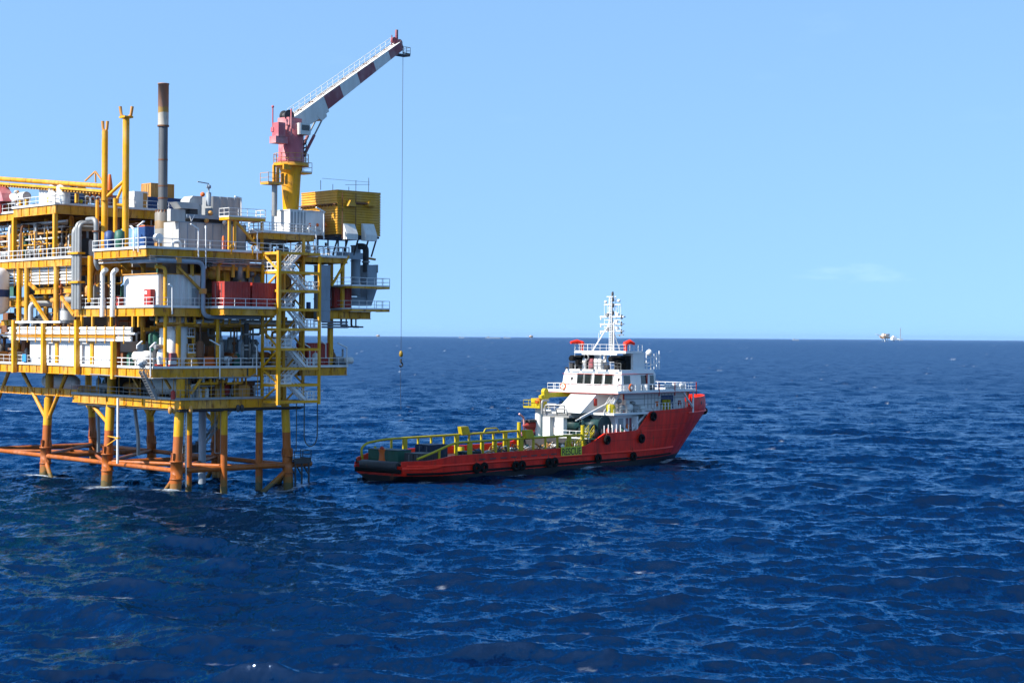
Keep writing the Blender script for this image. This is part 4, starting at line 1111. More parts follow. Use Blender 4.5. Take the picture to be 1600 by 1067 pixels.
# blue grey tall ducts with hopper
a0 = ax(554, 1.6, 430); a1 = ax(566, 1.6, 430)
t = thing('cooler_duct', 'tall round-edged blue-grey air duct dropping from the yellow cooler', 'duct', (a0, 1.6, ZM))
zt = A(560, 384, y=1.6).z; zl = A(560, 462, y=1.6).z
part('duct', MB().cyl(((a0 + a1) / 2, 2.2, zl), ((a0 + a1) / 2, 2.2, zt), (a1 - a0) / 2, 20), M_gull, t)
for z in (zl, zl + 2.4, zl + 4.6, zt): part('flange', MB().lathe([((a1 - a0) / 2 + .1, -.06), ((a1 - a0) / 2 + .1, .06)], ((a0 + a1) / 2, 2.2, z), 20), M_gull, t)
b0 = ax(574, 1.2, 440); b1 = ax(590, 1.2, 440); zt = A(580, 414, y=1.2).z; zm = A(580, 452, y=1.2).z; zl = A(580, 478, y=1.2).z
c0 = ax(548, 1.4, 470)
t = thing('hopper_duct', 'blue-grey hopper casing with a slanting foot behind the gallery rails', 'duct', (b0, 1.2, ZM))
part('casing', MB().prism([(b0, zl), (b1 - 1.0, zl), (b1 - .1, zm), (b1 - .1, zt), (b0, zt)], 1.2, 3.4), M_gull, t)
part('lower_casing', MB().box(c0, b0, 1.4, 3.2, zl, A(560, 464, y=1.4).z), M_gull, t)
part('corner_trim', MB().box(b1 - .2, b1 + .05, 1.15, 3.45, A(580, 426, y=1.2).z, zt + .05), M_galv, t)
a = ax(573, 1.5, 400)
t = thing('black_pipe', 'fat black bent pipe beneath the yellow cooler', 'pipe', (a, 1.5, ZU)); part('pipe', MB().pipe([(a - 1.4, 1.7, A(560, 385, y=1.5).z), (a, 1.7, A(570, 385, y=1.5).z), (a, 1.7, A(573, 425, y=1.5).z)], .42, 14, 1), M_dark, t)
part('flange', MB().lathe([(.55, 0), (.55, .2)], (a, 1.7, ZU - .6), 14), M_galv, t); part('stub', MB().cyl((a, 1.7, A(575, 403, y=1.5).z), (a + 1.6, 1.7, A(575, 405, y=1.5).z), .15), M_tan, t)

# ---------------------------------------------------------------- yellow louvred cooler module
LY = -1.0; LX0 = ax(527, LY, 340); LX1 = ax(595, LY, 340); LYE = ay(470, LX0, 340)
zt = A(527, 297, y=LY).z; zb_ = A(527, 366, y=LY).z
lv = thing('louvred_cooler', 'large yellow louvre-clad cooler box on the platform end, beside the crane', 'cooler module', (LX0, LY, zb_))
m = MB()
m.box(LX0 + .12, LX1 - .12, LY + .12, LYE - .12, zb_ + .02, zt - .05)
part('shell', m, M_gold, lv)
NS = 17
for side in ('shade', 'sun', 'far'):
    m = MB()
    for i in range(NS):
        z0 = zb_ + (zt - zb_) * i / NS; z1 = zb_ + (zt - zb_) * (i + 1) / NS - .04
        if side == 'shade': pr = [(LY + .1, z1), (LY + .04, z0 + .05), (LY + .1, z0 + .02)]; m.prism(pr, LX0, LX1, 'yz')
        elif side == 'sun': pr = [(LX0 + .1, z1), (LX0 + .04, z0 + .05), (LX0 + .1, z0 + .02)]; m.prism(pr, LY + .02, LYE, 'xz')
        else: pr = [(LX1 - .1, z1), (LX1 - .04, z0 + .05), (LX1 - .1, z0 + .02)]; m.prism(pr, LY + .02, LYE, 'xz')
    part('louvre_panel', m, M_gold, lv)
part('roof', MB().box(LX0 + .02, LX1 - .02, LY + .02, LYE, zt - .05, zt + .06), M_gold, lv)
m = MB(); zl = A(527, 318, y=LY).z
m.box(LX0 - .35, LX0 + .05, LY, LYE, zl - .1, zl)
for i in range(12): m.beam((LX0 - .02, LY + .3 + (LYE - LY - .6) * i / 11, zl), (LX0 - .3, LY + .3 + (LYE - LY - .6) * i / 11, zl - .35), .08)
part('ledge', m, M_rust, lv)
m = MB()
for px, tz in ((501, 282), (520, 288), (545, 292), (556, 282), (576, 278)):
    a = A(px, 300, y=LY + 1.5); b = A(px, tz, y=LY + 1.5); m.beam((a.x, LY + 1.5, zt), (a.x, LY + 1.5, b.z), .06)
m.beam((ax(502, LY + 1.5), LY + 1.5, zt + 1.5), (ax(576, LY + 1.5), LY + 1.5, zt + 1.5), .04)
m.beam((ax(538, LY + .5), LY + .5, zt + .8), (ax(576, LY + .5), LY + .5, zt + 1.1), .05)
part('roof_rail', m, M_galv, lv)
m = MB()
for px in (535, 556): x = ax(px, LY - .15, 330); m.beam((x, LY - .15, zb_ - .5), (x, LY - .15, zt - .3), .07)
m.pipe([(ax(546, LY - .4, 313), LY - .4, A(546, 313, y=LY - .4).z), (ax(552, LY - .4), LY - .4, A(552, 317, y=LY - .4).z), (ax(580, LY - .4), LY - .4, A(580, 319, y=LY - .4).z)], .13, 8)
part('face_pipework', m, M_rust, lv)
for pa in (543, 574):
    a = A(pa, 316, y=LY - .4); part('pipe_cowl', MB().prism([(a.x - .1, a.z - .5), (a.x + 1.3, a.z - .5), (a.x + .9, a.z + .25), (a.x + .3, a.z + .25)], LY - .7, LY - .05), M_gold, lv)
for pa, pb, py0, py1 in ((541.5, 559, 349, 374), (571, 589, 349, 376)):
    x0 = ax(pa, LY - .9, 360); x1 = ax(pb, LY - .9, 360); z0 = A(pa, py1, y=LY - .9).z; z1 = A(pa, py0, y=LY - .9).z
    m = MB(); m.box(x0, x1, LY - .95, LY - .02, z0, z0 + .75)
    m.prism([(LY - .95, z0 + .75), (LY - .02, z0 + .75), (LY - .02, z1), (LY - .25, z1)], x0, x1, 'yz')
    part('air_cowl', m, M_whiter, lv)
m = MB()
for px in (530, 546, 562, 578, 590):
    x = ax(px, LY + .5, 370); m.beam((x, LY + .6, zb_), (x - .5, LY + 1.2, ZU + .1), .16); m.beam((x, LYE - .6, zb_), (x, LYE - .6, ZU), .16)
part('support_frame', m, M_dark, lv)
part('base_frame', MB().box(LX0, LX1, LY + .3, LYE, zb_ - .3, zb_ - .02), M_dark, lv)
part('walkway_beam', MB().box(ax(527, .2, 395), ax(566, .2, 395), .1, .3, ZU - .3, ZU + .55), M_gull, lv)

# white equipment cabin by the crane foot
x0 = ax(453, .1, 350); x1 = ax(478, .1, 350); zt = A(478, 330, y=.1).z
t = thing('white_cabin', 'white ribbed equipment cabin on the small railed deck under the crane', 'equipment cabin', (x0, .1, ZK))
part('shell', MB().box(x0, ax(507, .1, 350), .1, 4.2, ZK, zt), M_white, t)
m = MB()
for i in range(6): x = x0 + (x1 - x0) * i / 5; m.box(x - .07, x + .07, 0.0, .09, ZK, zt)
part('rib', m, M_white, t)
part('louvre', MB().box(x0 + .15, x1 - .15, .04, .09, ZK + .3, zt - .2), M_grey, t)
part('roof', MB().box(x0 - .1, ax(507, .1, 350) + .1, 0, 4.3, zt, zt + .1), M_white, t)
for i in range(7):
    a = A(484 + i * 4, 352 + (i % 3) * 7, y=-.25); part('valve', MB().lathe([(.1, -.2), (.22, 0), (.1, .25)], (a.x, -.25, a.z), 10), M_whiter if i % 3 else M_orange, t)

# ---------------------------------------------------------------- pedestal crane
CXY = (19.0, 2.7)
cr = thing('pedestal_crane', 'tall crane with a yellow pedestal, faded red turret and red and white striped box boom', 'crane', (*CXY, ZK))
zr = A(453, 259, y=2.7).z; zp = A(453, 272, y=2.7).z
part('pedestal', MB().lathe([(.82, 0), (.95, 2.2), (1.28, zp - ZK), (1.45, zp - ZK + .6), (1.55, zr - ZK)], (*CXY, ZK), 32), M_yel, cr)
zt0 = zr + .45; zt1 = A(453, 194, y=2.7).z
w = part('ring_walkway', MB().lathe([(2.3, 0), (2.3, .25)], (*CXY, zr - .1), 28), M_yel, cr)
m = MB(); n = 16
pts = [(CXY[0] + 2.25 * math.cos(2 * math.pi * i / n), CXY[1] + 2.25 * math.sin(2 * math.pi * i / n), zr + .15) for i in range(n + 1)]
m.rail(pts, 1.3, 3, .06, True); part('handrail', m, M_tan, w)
m = MB(); a = A(405, 280, y=2.0)
for (px0, px1, py, yy) in ((413, 437, 286, 2.2), (466, 481, 270, 2.2)):
    p0 = A(px0, py, y=yy); p1 = A(px1, py, y=yy)
    m2 = MB().box(p0.x, p1.x, yy - .9, yy + .9, p0.z - .15, p0.z); s_ = part('side_platform', m2, M_yel, cr)
    part('handrail', MB().rail([(p0.x, yy + .9, p0.z), (p0.x, yy - .9, p0.z), (p1.x, yy - .9, p0.z), (p1.x, yy + .9, p0.z)], 1.3, 1.2, .06), M_tan if px0 < 440 else M_rail, s_)
m = MB()
for px, py0, py1 in ((428, 258, 286), (434, 262, 290), (441, 272, 288), (447, 272, 288)):
    p0 = A(px, py0, y=1.6); p1 = A(px, py1, y=1.6); m.beam(p0, p1, .3)
m.box(*(lambda q: (q.x, q.x + 1.2, 1.1, 1.4, q.z - .7, q.z))(A(443, 256, y=1.2)))
part('pedestal_bracket', m, M_yeld, cr)
a = A(429, 300, y=2.0)
part('drain_pipe', MB().cyl((a.x, 2.0, A(429, 338, y=2).z), (a.x, 2.0, A(429, 289, y=2).z), .36), M_galv, cr)
tu = part('turret', MB().lathe([(1.75, 0), (1.75, .5), (1.62, .6), (1.6, zt1 - zt0 - 1.2), (1.45, zt1 - zt0)], (*CXY, zt0), 36), M_cred, cr)
# boom
bd = Vector((math.cos(R(12.6)), math.sin(R(12.6)), 0)); bs = Vector((bd.y, -bd.x, 0))
piv = Vector((CXY[0], CXY[1], A(453, 186, y=2.7).z)) - bd * .6
EL = R(30.2); be = bd * math.cos(EL) + UP * math.sin(EL); bn = UP * math.cos(EL) - bd * math.sin(EL)
BL = 25.6
def bp(t_, s_, n_): return piv + be * t_ + bs * s_ + bn * n_
bands = [(1.6, .16, .31, M_cwhite), (0, .31, .45, M_maroon), (0, .45, .60, M_cwhite), (0, .60, .74, M_maroon), (0, .74, .88, M_cwhite), (0, .88, 1.0, M_maroon)]
def bh(u): return 2.2 - 1.05 * u
def sec(u, wid=1.35): h = bh(u); return [bp(BL * u, -wid / 2, -h), bp(BL * u, wid / 2, -h), bp(BL * u, wid / 2, 0), bp(BL * u, -wid / 2, 0)]
mb_ = MB(); 
for i, (u0, u1, mi) in enumerate(((.0, .12, 0), (.12, .28, 0), (.28, .42, 1), (.42, .58, 0), (.58, .735, 1), (.735, .88, 0), (.88, 1.0, 1))):
    mb_.m = mi
    if u0 < .13:
        s0 = sec(u0, 1.5); s1 = sec(u1, 1.5 if u0 < .1 else 1.2)
        if u0 > .1: s1[0] += -bn * .35; s1[1] += -bn * .35; s0[0] += -bn * .1; s0[1] += -bn * .1
        else: s1[0] += -bn * .1; s1[1] += -bn * .1; s0[0] += bn * .7; s0[1] += bn * .7
        mb_.hexa(s0, s1)
    else:
        mb_.hexa(sec(u0), sec(u1)); mb_.mi[-3] = mb_.mi[-3]; mb_.m = 0
        mb_.hexa([p_ + bn * .004 for p_ in (sec(u0)[3], sec(u0)[2], sec(u1)[2], sec(u1)[3])], [p_ + bn * .05 for p_ in (sec(u0)[3], sec(u0)[2], sec(u1)[2], sec(u1)[3])])  # white strip along the boom top: its sunlit brightness put into the colour
bo = part('boom', mb_, [M_cwhite, M_maroon], cr)
m = MB(); prev = None; n = 19
for s_ in (.5,):
    for i in range(n + 1):
        u = .02 + .95 * i / n; c = bp(BL * u, -s_, 0); tpz = c + UP * 1.05
        m.beam(c, tpz, .05)
        if prev: m.beam(prev[1], tpz, .055); m.beam((prev[0] + prev[1]) / 2, (c + tpz) / 2, .045)
        prev = (c, tpz)
part('boom_handrail', m, M_rail, bo)
m = MB()
for s_ in (-.25, .25): m.tube([bp(.2, s_, .12), bp(BL * .97, s_, .2)], .035, 6)
for i in range(9): m.beam(bp(BL * (.1 + .1 * i), -.4, .05), bp(BL * (.1 + .1 * i), .4, .05), .1)
part('hoist_rope', m, M_rust, bo)
m = MB()
m.hexa(sec(.985, .8), sec(1.03, .7)); m.lathe([(.5, -.2), (.5, .2)], bp(BL * 1.02, 0, -.2), 18, 'y'); m.lathe([(.42, -.2), (.42, .2)], bp(BL * .985, 0, .55), 16, 'y')
m.beam(bp(BL * .99, .2, 0), bp(BL * .99, .2, 0) + UP * 1.9, .3); m.beam(bp(BL * .97, -.3, 0), bp(BL * .97, -.3, 0) + UP * 1.4, .1)
hd_ = part('boom_head', m, M_maroon, cr)
tp_ = bp(BL * 1.02, 0, -1.15)
m = MB(); c0_ = bp(BL * .96, 0, -bh(.96) - .1)
m.hexa([c0_ - bd * .3 + bs * .6 - UP * .1, c0_ + bd * 2.6 + bs * .6, c0_ + bd * 2.6 - bs * .6, c0_ - bd * .3 - bs * .6 - UP * .1], [c0_ + bs * .6 + UP * .1, c0_ + bd * 2.6 + bs * .6 + UP * .25, c0_ + bd * 2.6 - bs * .6 + UP * .25, c0_ - bs * .6 + UP * .1])
part('tip_platform', m, M_dark, hd_)
part('tip_rail', MB().rail([c0_ + bd * .9 + bs * .6 + UP * .2, c0_ + bd * 2.6 + bs * .6 + UP * .25, c0_ + bd * 2.6 - bs * .6 + UP * .25], 1.0, .8, .05), M_dark, hd_)
# turret details
m = MB(); c = Vector((*CXY, 0))
m.hexa(*[[c - bd * a_ + bs * 1.0 + UP * z_, c + bd * .9 + bs * 1.0 + UP * z_, c + bd * .9 - bs * 1.0 + UP * z_, c - bd * a_ - bs * 1.0 + UP * z_] for a_, z_ in ((1.5, zt1 - .3), (1.5, zt1 + .7))])
part('machinery_house', m, M_cred, tu)
for cx_, py0, py1, pxa, pxb in ((0, 215, 192, 435, 446), (0, 223, 214, 431, 450)):
    yy = .9; p0 = A(pxa, py0, y=yy); p1 = A(pxb, py1, y=yy); part('turret_box', MB().box(p0.x, p1.x, yy, yy + 1.4, p0.z, p1.z), M_cred, tu)
p0 = A(425, 206, y=2.2); p1 = A(436, 200, y=2.2); m = MB().box(p0.x, p1.x, 1.9, 2.5, p0.z, p1.z); m.tube([(p0.x + .1, 2.2, p0.z), (p0.x + .1, 2.2, A(426, 167, y=2.2).z)], .09, 8); m.dome((p0.x + .1, 2.2, A(426, 167, y=2.2).z), .18); part('aerial', m, M_cred, tu)
p0 = A(455, 212, y=.9); m = MB().tube([(p0.x, .9, p0.z), (p0.x, .9, A(455, 170, y=.9).z)], .11, 8); part('aerial', m, M_cred, tu)
p0 = A(467, 210, y=.8); p1 = A(484, 194, y=.8); part('operator_cab', MB().prism([(p0.x, p0.z), (p1.x - .1, p0.z), (p1.x, p0.z + .6), (p1.x - .2, p1.z), (p0.x, p1.z)], .5, 2.0), M_cwhite, tu)
part('cab_window', MB().box(p0.x + .25, p1.x - .3, .44, .5, p0.z + .55, p1.z - .25), M_glass, tu)
part('winch_drum', MB().lathe([(.75, -.6), (.75, -.5), (.5, -.5), (.5, .5), (.75, .5), (.75, .6)], piv - be * .3 + UP * .45, 20, 'y'), M_dark, tu)
m = MB(); p0 = A(478, 222, y=1.2)
for i in range(4): m.torus((p0.x, 1.4, p0.z - .5 * i), .28, .07, 'x', 12, 6)
part('hose_coil', m, M_dark, tu)
for s_ in (-.55, .55):
    a = c + bd * 1.65 + bs * s_ + UP * (zt0 + .7); b = bp(BL * .225, s_, -bh(.2) - .45); mid = a + (b - a) * .55
    cy = part('luffing_cylinder', MB().cyl(a, mid, .2, 12), M_maroon, cr); part('piston_rod', MB().cyl(mid, b, .11, 10), M_galv, cy)
part('boom_foot', MB().hexa([bp(BL * .2, -.75, -bh(.2) - .7), bp(BL * .245, -.75, -bh(.2) - .6), bp(BL * .245, .75, -bh(.2) - .6), bp(BL * .2, .75, -bh(.2) - .7)], [bp(BL * .16, -.7, -1), bp(BL * .26, -.7, -1), bp(BL * .26, .7, -1), bp(BL * .16, .7, -1)]), M_cwhite, bo)
# hoist cable: hangs plumb from the boom head sheave
tipx = tp_ + bd * .45
wz = lambda py: HCAM + (HORY + 0 - py) / FPX * (PF.world(tipx).y)
zh = wz(549)
part('hoist_cable', MB().tube([tipx, (tipx.x, tipx.y, zh)], .034, 6), M_cable, cr)
M_hookp = paint('dull_yellow_paint', (.34, .22, .02), rust=.1, dirt=.4)
hb = thing('hook_block', 'yellow crane hook block hanging on the long cable over the water', 'hook block', (tipx.x, tipx.y, zh - 2))
part('block', MB().lathe([(.08, 0), (.2, -.12), (.29, -.45), (.25, -.75), (.1, -.9)], (tipx.x, tipx.y, zh), 16), M_hookp, hb)
m = MB(); m.tube([(tipx.x, tipx.y, zh - 1.15), (tipx.x, tipx.y, zh - 1.7)], .13, 8)
m.tube([(tipx.x + .28 * math.sin(a_), tipx.y, zh - 1.95 + .28 * math.cos(a_)) for a_ in np.linspace(0, 4.4, 10)], [.11] * 9 + [.05], 8)
part('hook', m, M_dark, hb)
part('tag_line', MB().tube([(tipx.x, tipx.y, zh - 2.2), (tipx.x - .05, tipx.y, zh - 5.5), (tipx.x + .05, tipx.y, zh - 8.2)], .028, 6), M_cable, hb)

# ---------------------------------------------------------------- stack, turbine house
SX, SY = 3.0, 7.5
sk = thing('exhaust_stack', 'tall grey exhaust stack with a rusty burnt top and a wide silencer base', 'exhaust stack', (SX, SY, ZU))
def sz(py): return A(253, py, y=SY).z
part('silencer', MB().lathe([(.98, 0), (.98, sz(334) - ZU), (.8, sz(330) - ZU)], (SX, SY, ZU), 28), M_can, sk)
part('flue', MB().lathe([(.57, sz(332) - ZU), (.57, sz(196) - ZU)], (SX, SY, ZU), 24), M_stack, sk)
part('flue_top', MB().lathe([(.66, sz(197) - ZU), (.66, sz(132) - ZU), (.72, sz(132) - ZU), (.72, sz(130.5) - ZU), (.6, sz(130.5) - ZU), (.6, sz(150) - ZU)], (SX, SY, ZU), 24, caps=False), M_stacktop, sk)
m = MB()
for py, r in ((197, .73), (310, .62), (291, .6), (250, .6)): m.lathe([(r, -.09), (r, .09)], (SX, SY, sz(py)), 24)
part('joint_ring', m, M_rust, sk)
m = MB()
for i in range(14): a_ = 2 * math.pi * i / 14; m.box(SX + .85 * math.cos(a_) - .06, SX + .85 * math.cos(a_) + .06, SY + .85 * math.sin(a_) - .06, SY + .85 * math.sin(a_) + .06, sz(333), sz(328))
part('lug', m, M_rust, sk)

th = thing('turbine_house', 'grey metal turbine enclosure with boxy air ducts on its roof, right of the exhaust stack', 'turbine enclosure', (3, 3, ZU))
th['label'] = 'grey metal turbine enclosure with boxy air ducts on its roof beside the exhaust stack'
TYF = 3.0
x0 = ax(280, TYF, 360); x1 = ax(384, TYF, 360); zr_ = A(300, 347, y=TYF).z
part('body', MB().box(x0, x1, TYF + .05, 8, ZU, zr_), M_tgrey, th)
part('dark_gap_filler', MB().box(ax(300, TYF + .3, 343), ax(374, TYF + .3, 343), TYF + .3, 7, zr_ + .01, A(350, 340, y=TYF).z), M_dark, th)  # dark box added under the duct slab: shade of the gap put into the colour
m = MB()
for i in range(9): x = x0 + (x1 - x0) * i / 8; m.box(x - .05, x + .05, TYF, TYF + .05, ZU, zr_)
m.box(x0, x1, TYF - .02, TYF + .05, zr_ - .12, zr_); part('panel_joint', m, M_gull, th)
part('intake_box', MB().box(ax(268, TYF, 330) , ax(291, TYF, 330), TYF + .2, TYF + 1.0, A(280, 346, y=TYF).z, A(280, 327, y=TYF).z), M_tgrey, th)
xa, xb = ax(331, TYF + .5, 320), ax(376, TYF + .5, 320)
part('roof_duct', MB().corr((xa, TYF + .5), (xb, TYF + .5), A(350, 341, y=TYF + .5).z, A(350, 308, y=TYF + .5).z, .95, .1).box(xa, xb, TYF + .56, 7, A(350, 341, y=TYF + .5).z, A(350, 308.5, y=TYF + .5).z), M_grey, th)
p0 = A(295, 319, y=TYF + .3); p1 = A(314, 307, y=TYF + .3)
part('round_hood', MB().prism([(p0.x, p0.z), (p1.x + .2, p0.z), (p1.x + .2, p1.z), (p0.x + .6, p1.z), (p0.x + .15, p1.z - .45)], TYF + .3, TYF + 2.4), M_tgrey, th)
p0 = A(276, 325, y=TYF - .2); p1 = A(311, 317.5, y=TYF - .2)
part('flat_hood', MB().prism([(p0.x, p1.z), (p0.x + .7, p0.z), (p1.x, p0.z), (p1.x, p1.z)], TYF - .2, TYF + 1.6), M_tgrey, th)
p0 = A(297, 334, y=TYF); p1 = A(358, 322, y=TYF); part('duct_box', MB().box(p0.x, p0.x + 1.1, TYF, 4.5, p0.z - .3, p1.z - .2), M_dark, th)
part('duct_slab', MB().box(ax(292, TYF - .1, 340), ax(356, TYF - .1, 340), TYF - .1, 5, A(300, 341, y=TYF).z, A(300, 335, y=TYF).z), M_gull, th)
m = MB()
for px in (296, 304): p0 = A(px, 336, y=TYF - .3); p1 = A(299, 346, y=TYF - .3); m.beam(p0, p1, .07)
part('hood_stay', m, M_rail, th)
xv = ax(326, TYF + .2, 310); 
part('relief_stack', MB().lathe([(.32, A(326, 322, y=3).z), (.32, A(326, 301, y=3).z), (.1, A(326, 300, y=3).z), (.1, A(326, 295, y=3).z), (.3, A(326, 294, y=3).z), (.3, A(326, 290, y=3).z), (.08, A(326, 288, y=3).z)], (xv, TYF + .2, 0), 16), M_gull, th)
part('vane_arm', MB().beam((xv, TYF + .2, A(326, 287, y=3).z), (ax(310, TYF, 283), TYF + .2, A(311, 284, y=3).z), .12), M_grey, th)
for px, py, mt in ((329, 333, M_tan), (323, 345, M_tan), (351, 348, M_lamp), (317, 304, M_orange)):
    p0 = A(px, py, y=TYF - .3); part('fitting', MB().dome((p0.x, TYF - .25, p0.z), .3, 12), mt, th)
# side stair landing at the turbine house end
x0 = ax(358, -.2, 340); x1 = ax(415, -.2, 340); zz = A(380, 340, y=-.2).z
t = thing('bridge_platform', 'yellow raised walkway with white rails against the grey turbine enclosure end', 'walkway', (x0, .5, ZU))
f_ = part('floor', MB().box(x0, x1, -.2, 2.0, zz - .35, zz), M_yel, t)
part('handrail', MB().rail([(x0, 2, zz), (x0, -.2, zz), (x1, -.2, zz), (x1, 2, zz)], sp=1.3), M_rail, f_)
for x in (x0 + .3, x0 + 1.1, x1 - .25): part('leg', MB().beam((x, .2, ZU), (x, .2, zz - .3), .3), M_yel, t)
part('strut', MB().beam((x0 + 1.2, .3, zz - .4), (x1 - .4, .3, ZU + .4), .25), M_yel, t)
single('cylinder_tank', MB().lathe([(.3, -2.6), (.9, -2.3), (1.05, -1.8), (1.05, 1.8), (.9, 2.3), (.3, 2.6)], (ax(415, 3.2, 370), 3.2, A(415, 372, y=3.2).z), 22, 'x'), M_grey, 'grey horizontal cylinder between the turbine enclosure and the crane deck', 'tank', (ax(415, 3.2, 370), 3.2, ZU))

# ---------------------------------------------------------------- boom rest
P1 = A(163, 385, x=-2.2); P2 = A(196, 370, x=-.6)
br = thing('boom_rest', 'pair of tall yellow tubular posts with forked tops joined by diagonal braces', 'boom rest', (-2.2, P1.y, ZU))
z1 = A(163, 205, x=-2.2).z; zj = A(163, 311, x=-2.2).z; z2 = A(195, 184, x=-.6).z
part('tall_post', MB().cyl((-2.2, P1.y, zj - .2), (-2.2, P1.y, z1), .38, 18), M_yel, br)
part('tall_post', MB().cyl((-.6, P2.y, ZU - .5), (-.6, P2.y, z2), .42, 18), M_yel, br)
part('stub_post', MB().cyl((-2.0, P1.y + .3, ZU - 3), (-2.0, P1.y + .3, zj + .1), .42, 16), M_yel, br)
part('stub_post', MB().cyl((-2.6, P1.y + 1.1, ZU - .5), (-2.6, P1.y + 1.1, zj - .1), .22, 12), M_yel, br)
q3 = A(180, 350, x=-1.6); part('stub_post', MB().cyl((-1.6, q3.y, ZU - .5), (-1.6, q3.y, A(180, 310, x=-1.6).z), .26, 14), M_yel, br)
e = A(193, 281, x=-.6)
part('diagonal', MB().cyl((-2.2, P1.y, zj), (-.6, P2.y, e.z), .2, 12), M_yel, br)
part('diagonal', MB().cyl((-1.6, q3.y, A(180, 318, x=-1.6).z), (-.6, P2.y, e.z), .17, 12), M_yel, br)
part('diagonal', MB().cyl((-1.6, q3.y, A(180, 320, x=-1.6).z), (-.6, P2.y, A(197, 322, x=-.6).z), .22, 12), M_yel, br)
for (x, y, z, w_, s_) in ((-2.2, P1.y, z1, .32, .9), (-.6, P2.y, z2, .8, 1.0)):
    for sg in (-1, 1):
        m = MB(); m.tube([(x, y + sg * w_ * .3, z - .2), (x + sg * w_ * .5, y - sg * w_ * .6, z + .25), (x + sg * w_ * .62, y - sg * w_ * .75, z + 1.35 * s_)], [.2, .17, .2], 10); part('fork_arm', m, M_tan, br)
part('fork_plate', MB().box(-1.2, 0, P2.y - .7, P2.y + .7, z2 - .1, z2 + .12), M_yel, br)

# ---------------------------------------------------------------- plant on the top deck
def can(label, px, x, r, h, mt, z=ZT, group='white tanks on the top deck', rings=3):
    p = A(px, 305, x=x); t = thing('round_tank', label, 'tank', (x, p.y, z), PF, group)
    part('shell', MB().lathe([(r, 0), (r, h), (r * .9, h + .12), (.15, h + .3)], (x, p.y, z), 26), mt, t)
    m = MB()
    for i in range(rings): m.lathe([(r + .05, -.05), (r + .05, .05)], (x, p.y, z + h * (i + .5) / rings), 26, caps=False)
    part('hoop', m, M_whiter, t)
    return t


t = thing('white_housing', 'white box housing on the top deck nearest the far walkway boom', 'equipment housing', (-1.6, ay(78, -1.6, 300), ZT))
ya, yb = ay(80, -1.6, 300), ay(61, -1.6, 300); part('body', MB().box(-1.6, 2, ya, yb, ZT, ZT + 2.35), M_white, t); part('cap', MB().box(-1.7, 2.1, ya - .1, yb + .1, ZT + 2.35, ZT + 2.5), M_whiter, t)
t['label'] = 'white flat-roofed box housing on the top deck behind the white rail'
can('larger white hooped tank with a tan lid beside the flat-roofed white housing', 88, -1.2, 1.0, 2.5, M_white)
can('narrow white hooped tank at the top deck corner', 99, -1.6, .85, 2.3, M_white)
p = A(122, 300, y=24.8)
t = thing('grey_fan_unit', 'grey fan unit with dark round mouths above blue panels on the top deck', 'fan unit', (p.x, 25, ZT))
xa, xb = ax(104, 25, 300), ax(131, 25, 300)
part('housing', MB().box(xa, xb, 25, 27.5, ZT + 1.5, ZT + 3.0), M_galv, t)
for i in (0, 1): part('blue_panel', MB().box(xa + .7 + i * 1.1, xa + 1.6 + i * 1.1, 24.85, 24.98, ZT + .2, ZT + 1.45), M_blue, t)
for i in (0, 1): part('fan_mouth', MB().torus((xa + .5 + i * 1.4, 24.95, ZT + 2.3), .42, .12, 'y', 18, 8), M_whiter if i else M_dark, t)
part('stand', MB().box(xa, xb, 25, 27.4, ZT, ZT + 1.5), M_grey, t)
p = A(126, 315, y=24.1); single('yellow_buoy', MB().dome((p.x, 24.0, ZT + .5), .28), M_lime, 'small yellow round float on the top deck rail', 'float', (p.x, 24, ZT))
def skid(label, px0, px1, y, z, hh, mt, group=None):
    xa, xb = ax(px0, y, 305), ax(px1, y, 305); t = thing('machinery_skid', label, 'machinery skid', (xa, y, z), PF, group)
    part('housing', MB().prism([(xa, z + .3), (xb, z + .3), (xb, z + hh), (xa + (xb - xa) * .15, z + hh), (xa, z + hh * .8)], y, y + 2), mt, t)
    part('skid_base', MB().box(xa - .1, xb + .1, y - .1, y + 2.1, z, z + .3), M_dark, t)
    m = MB()
    for i in range(3): x = xa + (xb - xa) * (i + .5) / 3; m.box(x - .12, x + .12, y - .06, y, z + .4, z + hh * .7)
    part('grille', m, M_dark, t)
    return t
skid('orange sunlit machinery cover on the top deck in front of the forked posts', 139, 163, 24.9, ZT + .6, 1.5, M_orange)
skid('dark red machinery skid on the top deck behind the forked posts', 163, 186, 25.4, ZT, 1.7, M_maroon)
t = thing('exhaust_elbow', 'thick rusty elbow pipe on the top deck beside the fan unit', 'pipe', (ax(135, 25, 300), 25, ZT)); x = ax(134, 25, 300); part('pipe', MB().pipe([(x, 25, ZT), (x, 25, ZT + 2.2), (x - 1.2, 25, ZT + 2.6)], .3), M_tan, t); part('flange', MB().lathe([(.42, 0), (.42, .15)], (x, 25, ZT + .8), 12), M_rust, t)
m = MB(); x = ax(143, 24.6, 300)
t = thing('hoop_guard', 'white hooped rail guards on the top deck edge by the orange cover', 'guard rail', (x, 24.3, ZT))
for i in range(3): part('hoop', MB().pipe([(x - 1 + i * .8, 24.4, ZT), (x - 1 + i * .8, 24.4, ZT + 1.3), (x - .4 + i * .8, 24.4, ZT + 1.3), (x - .4 + i * .8, 24.4, ZT)], .06, 8, .3), M_rail, t)
single('orange_lifejacket_rack', MB().tube([(ax(171, 25, 300), 25, ZT + 1.5), (ax(171, 25, 300), 25, ZT + 3.0), (ax(173, 25, 300), 25.3, ZT + 4.4)], [.45, .4, .2], 12), M_orange, 'orange tapering cover standing up between the two forked posts', 'cover', (ax(171, 25, 300), 25, ZT))
t = thing('white_cubicle', 'white cubicle with a rusty side panel on the top deck by the exhaust stack', 'cubicle', (ax(212, 24.6, 300), 24.6, ZT))
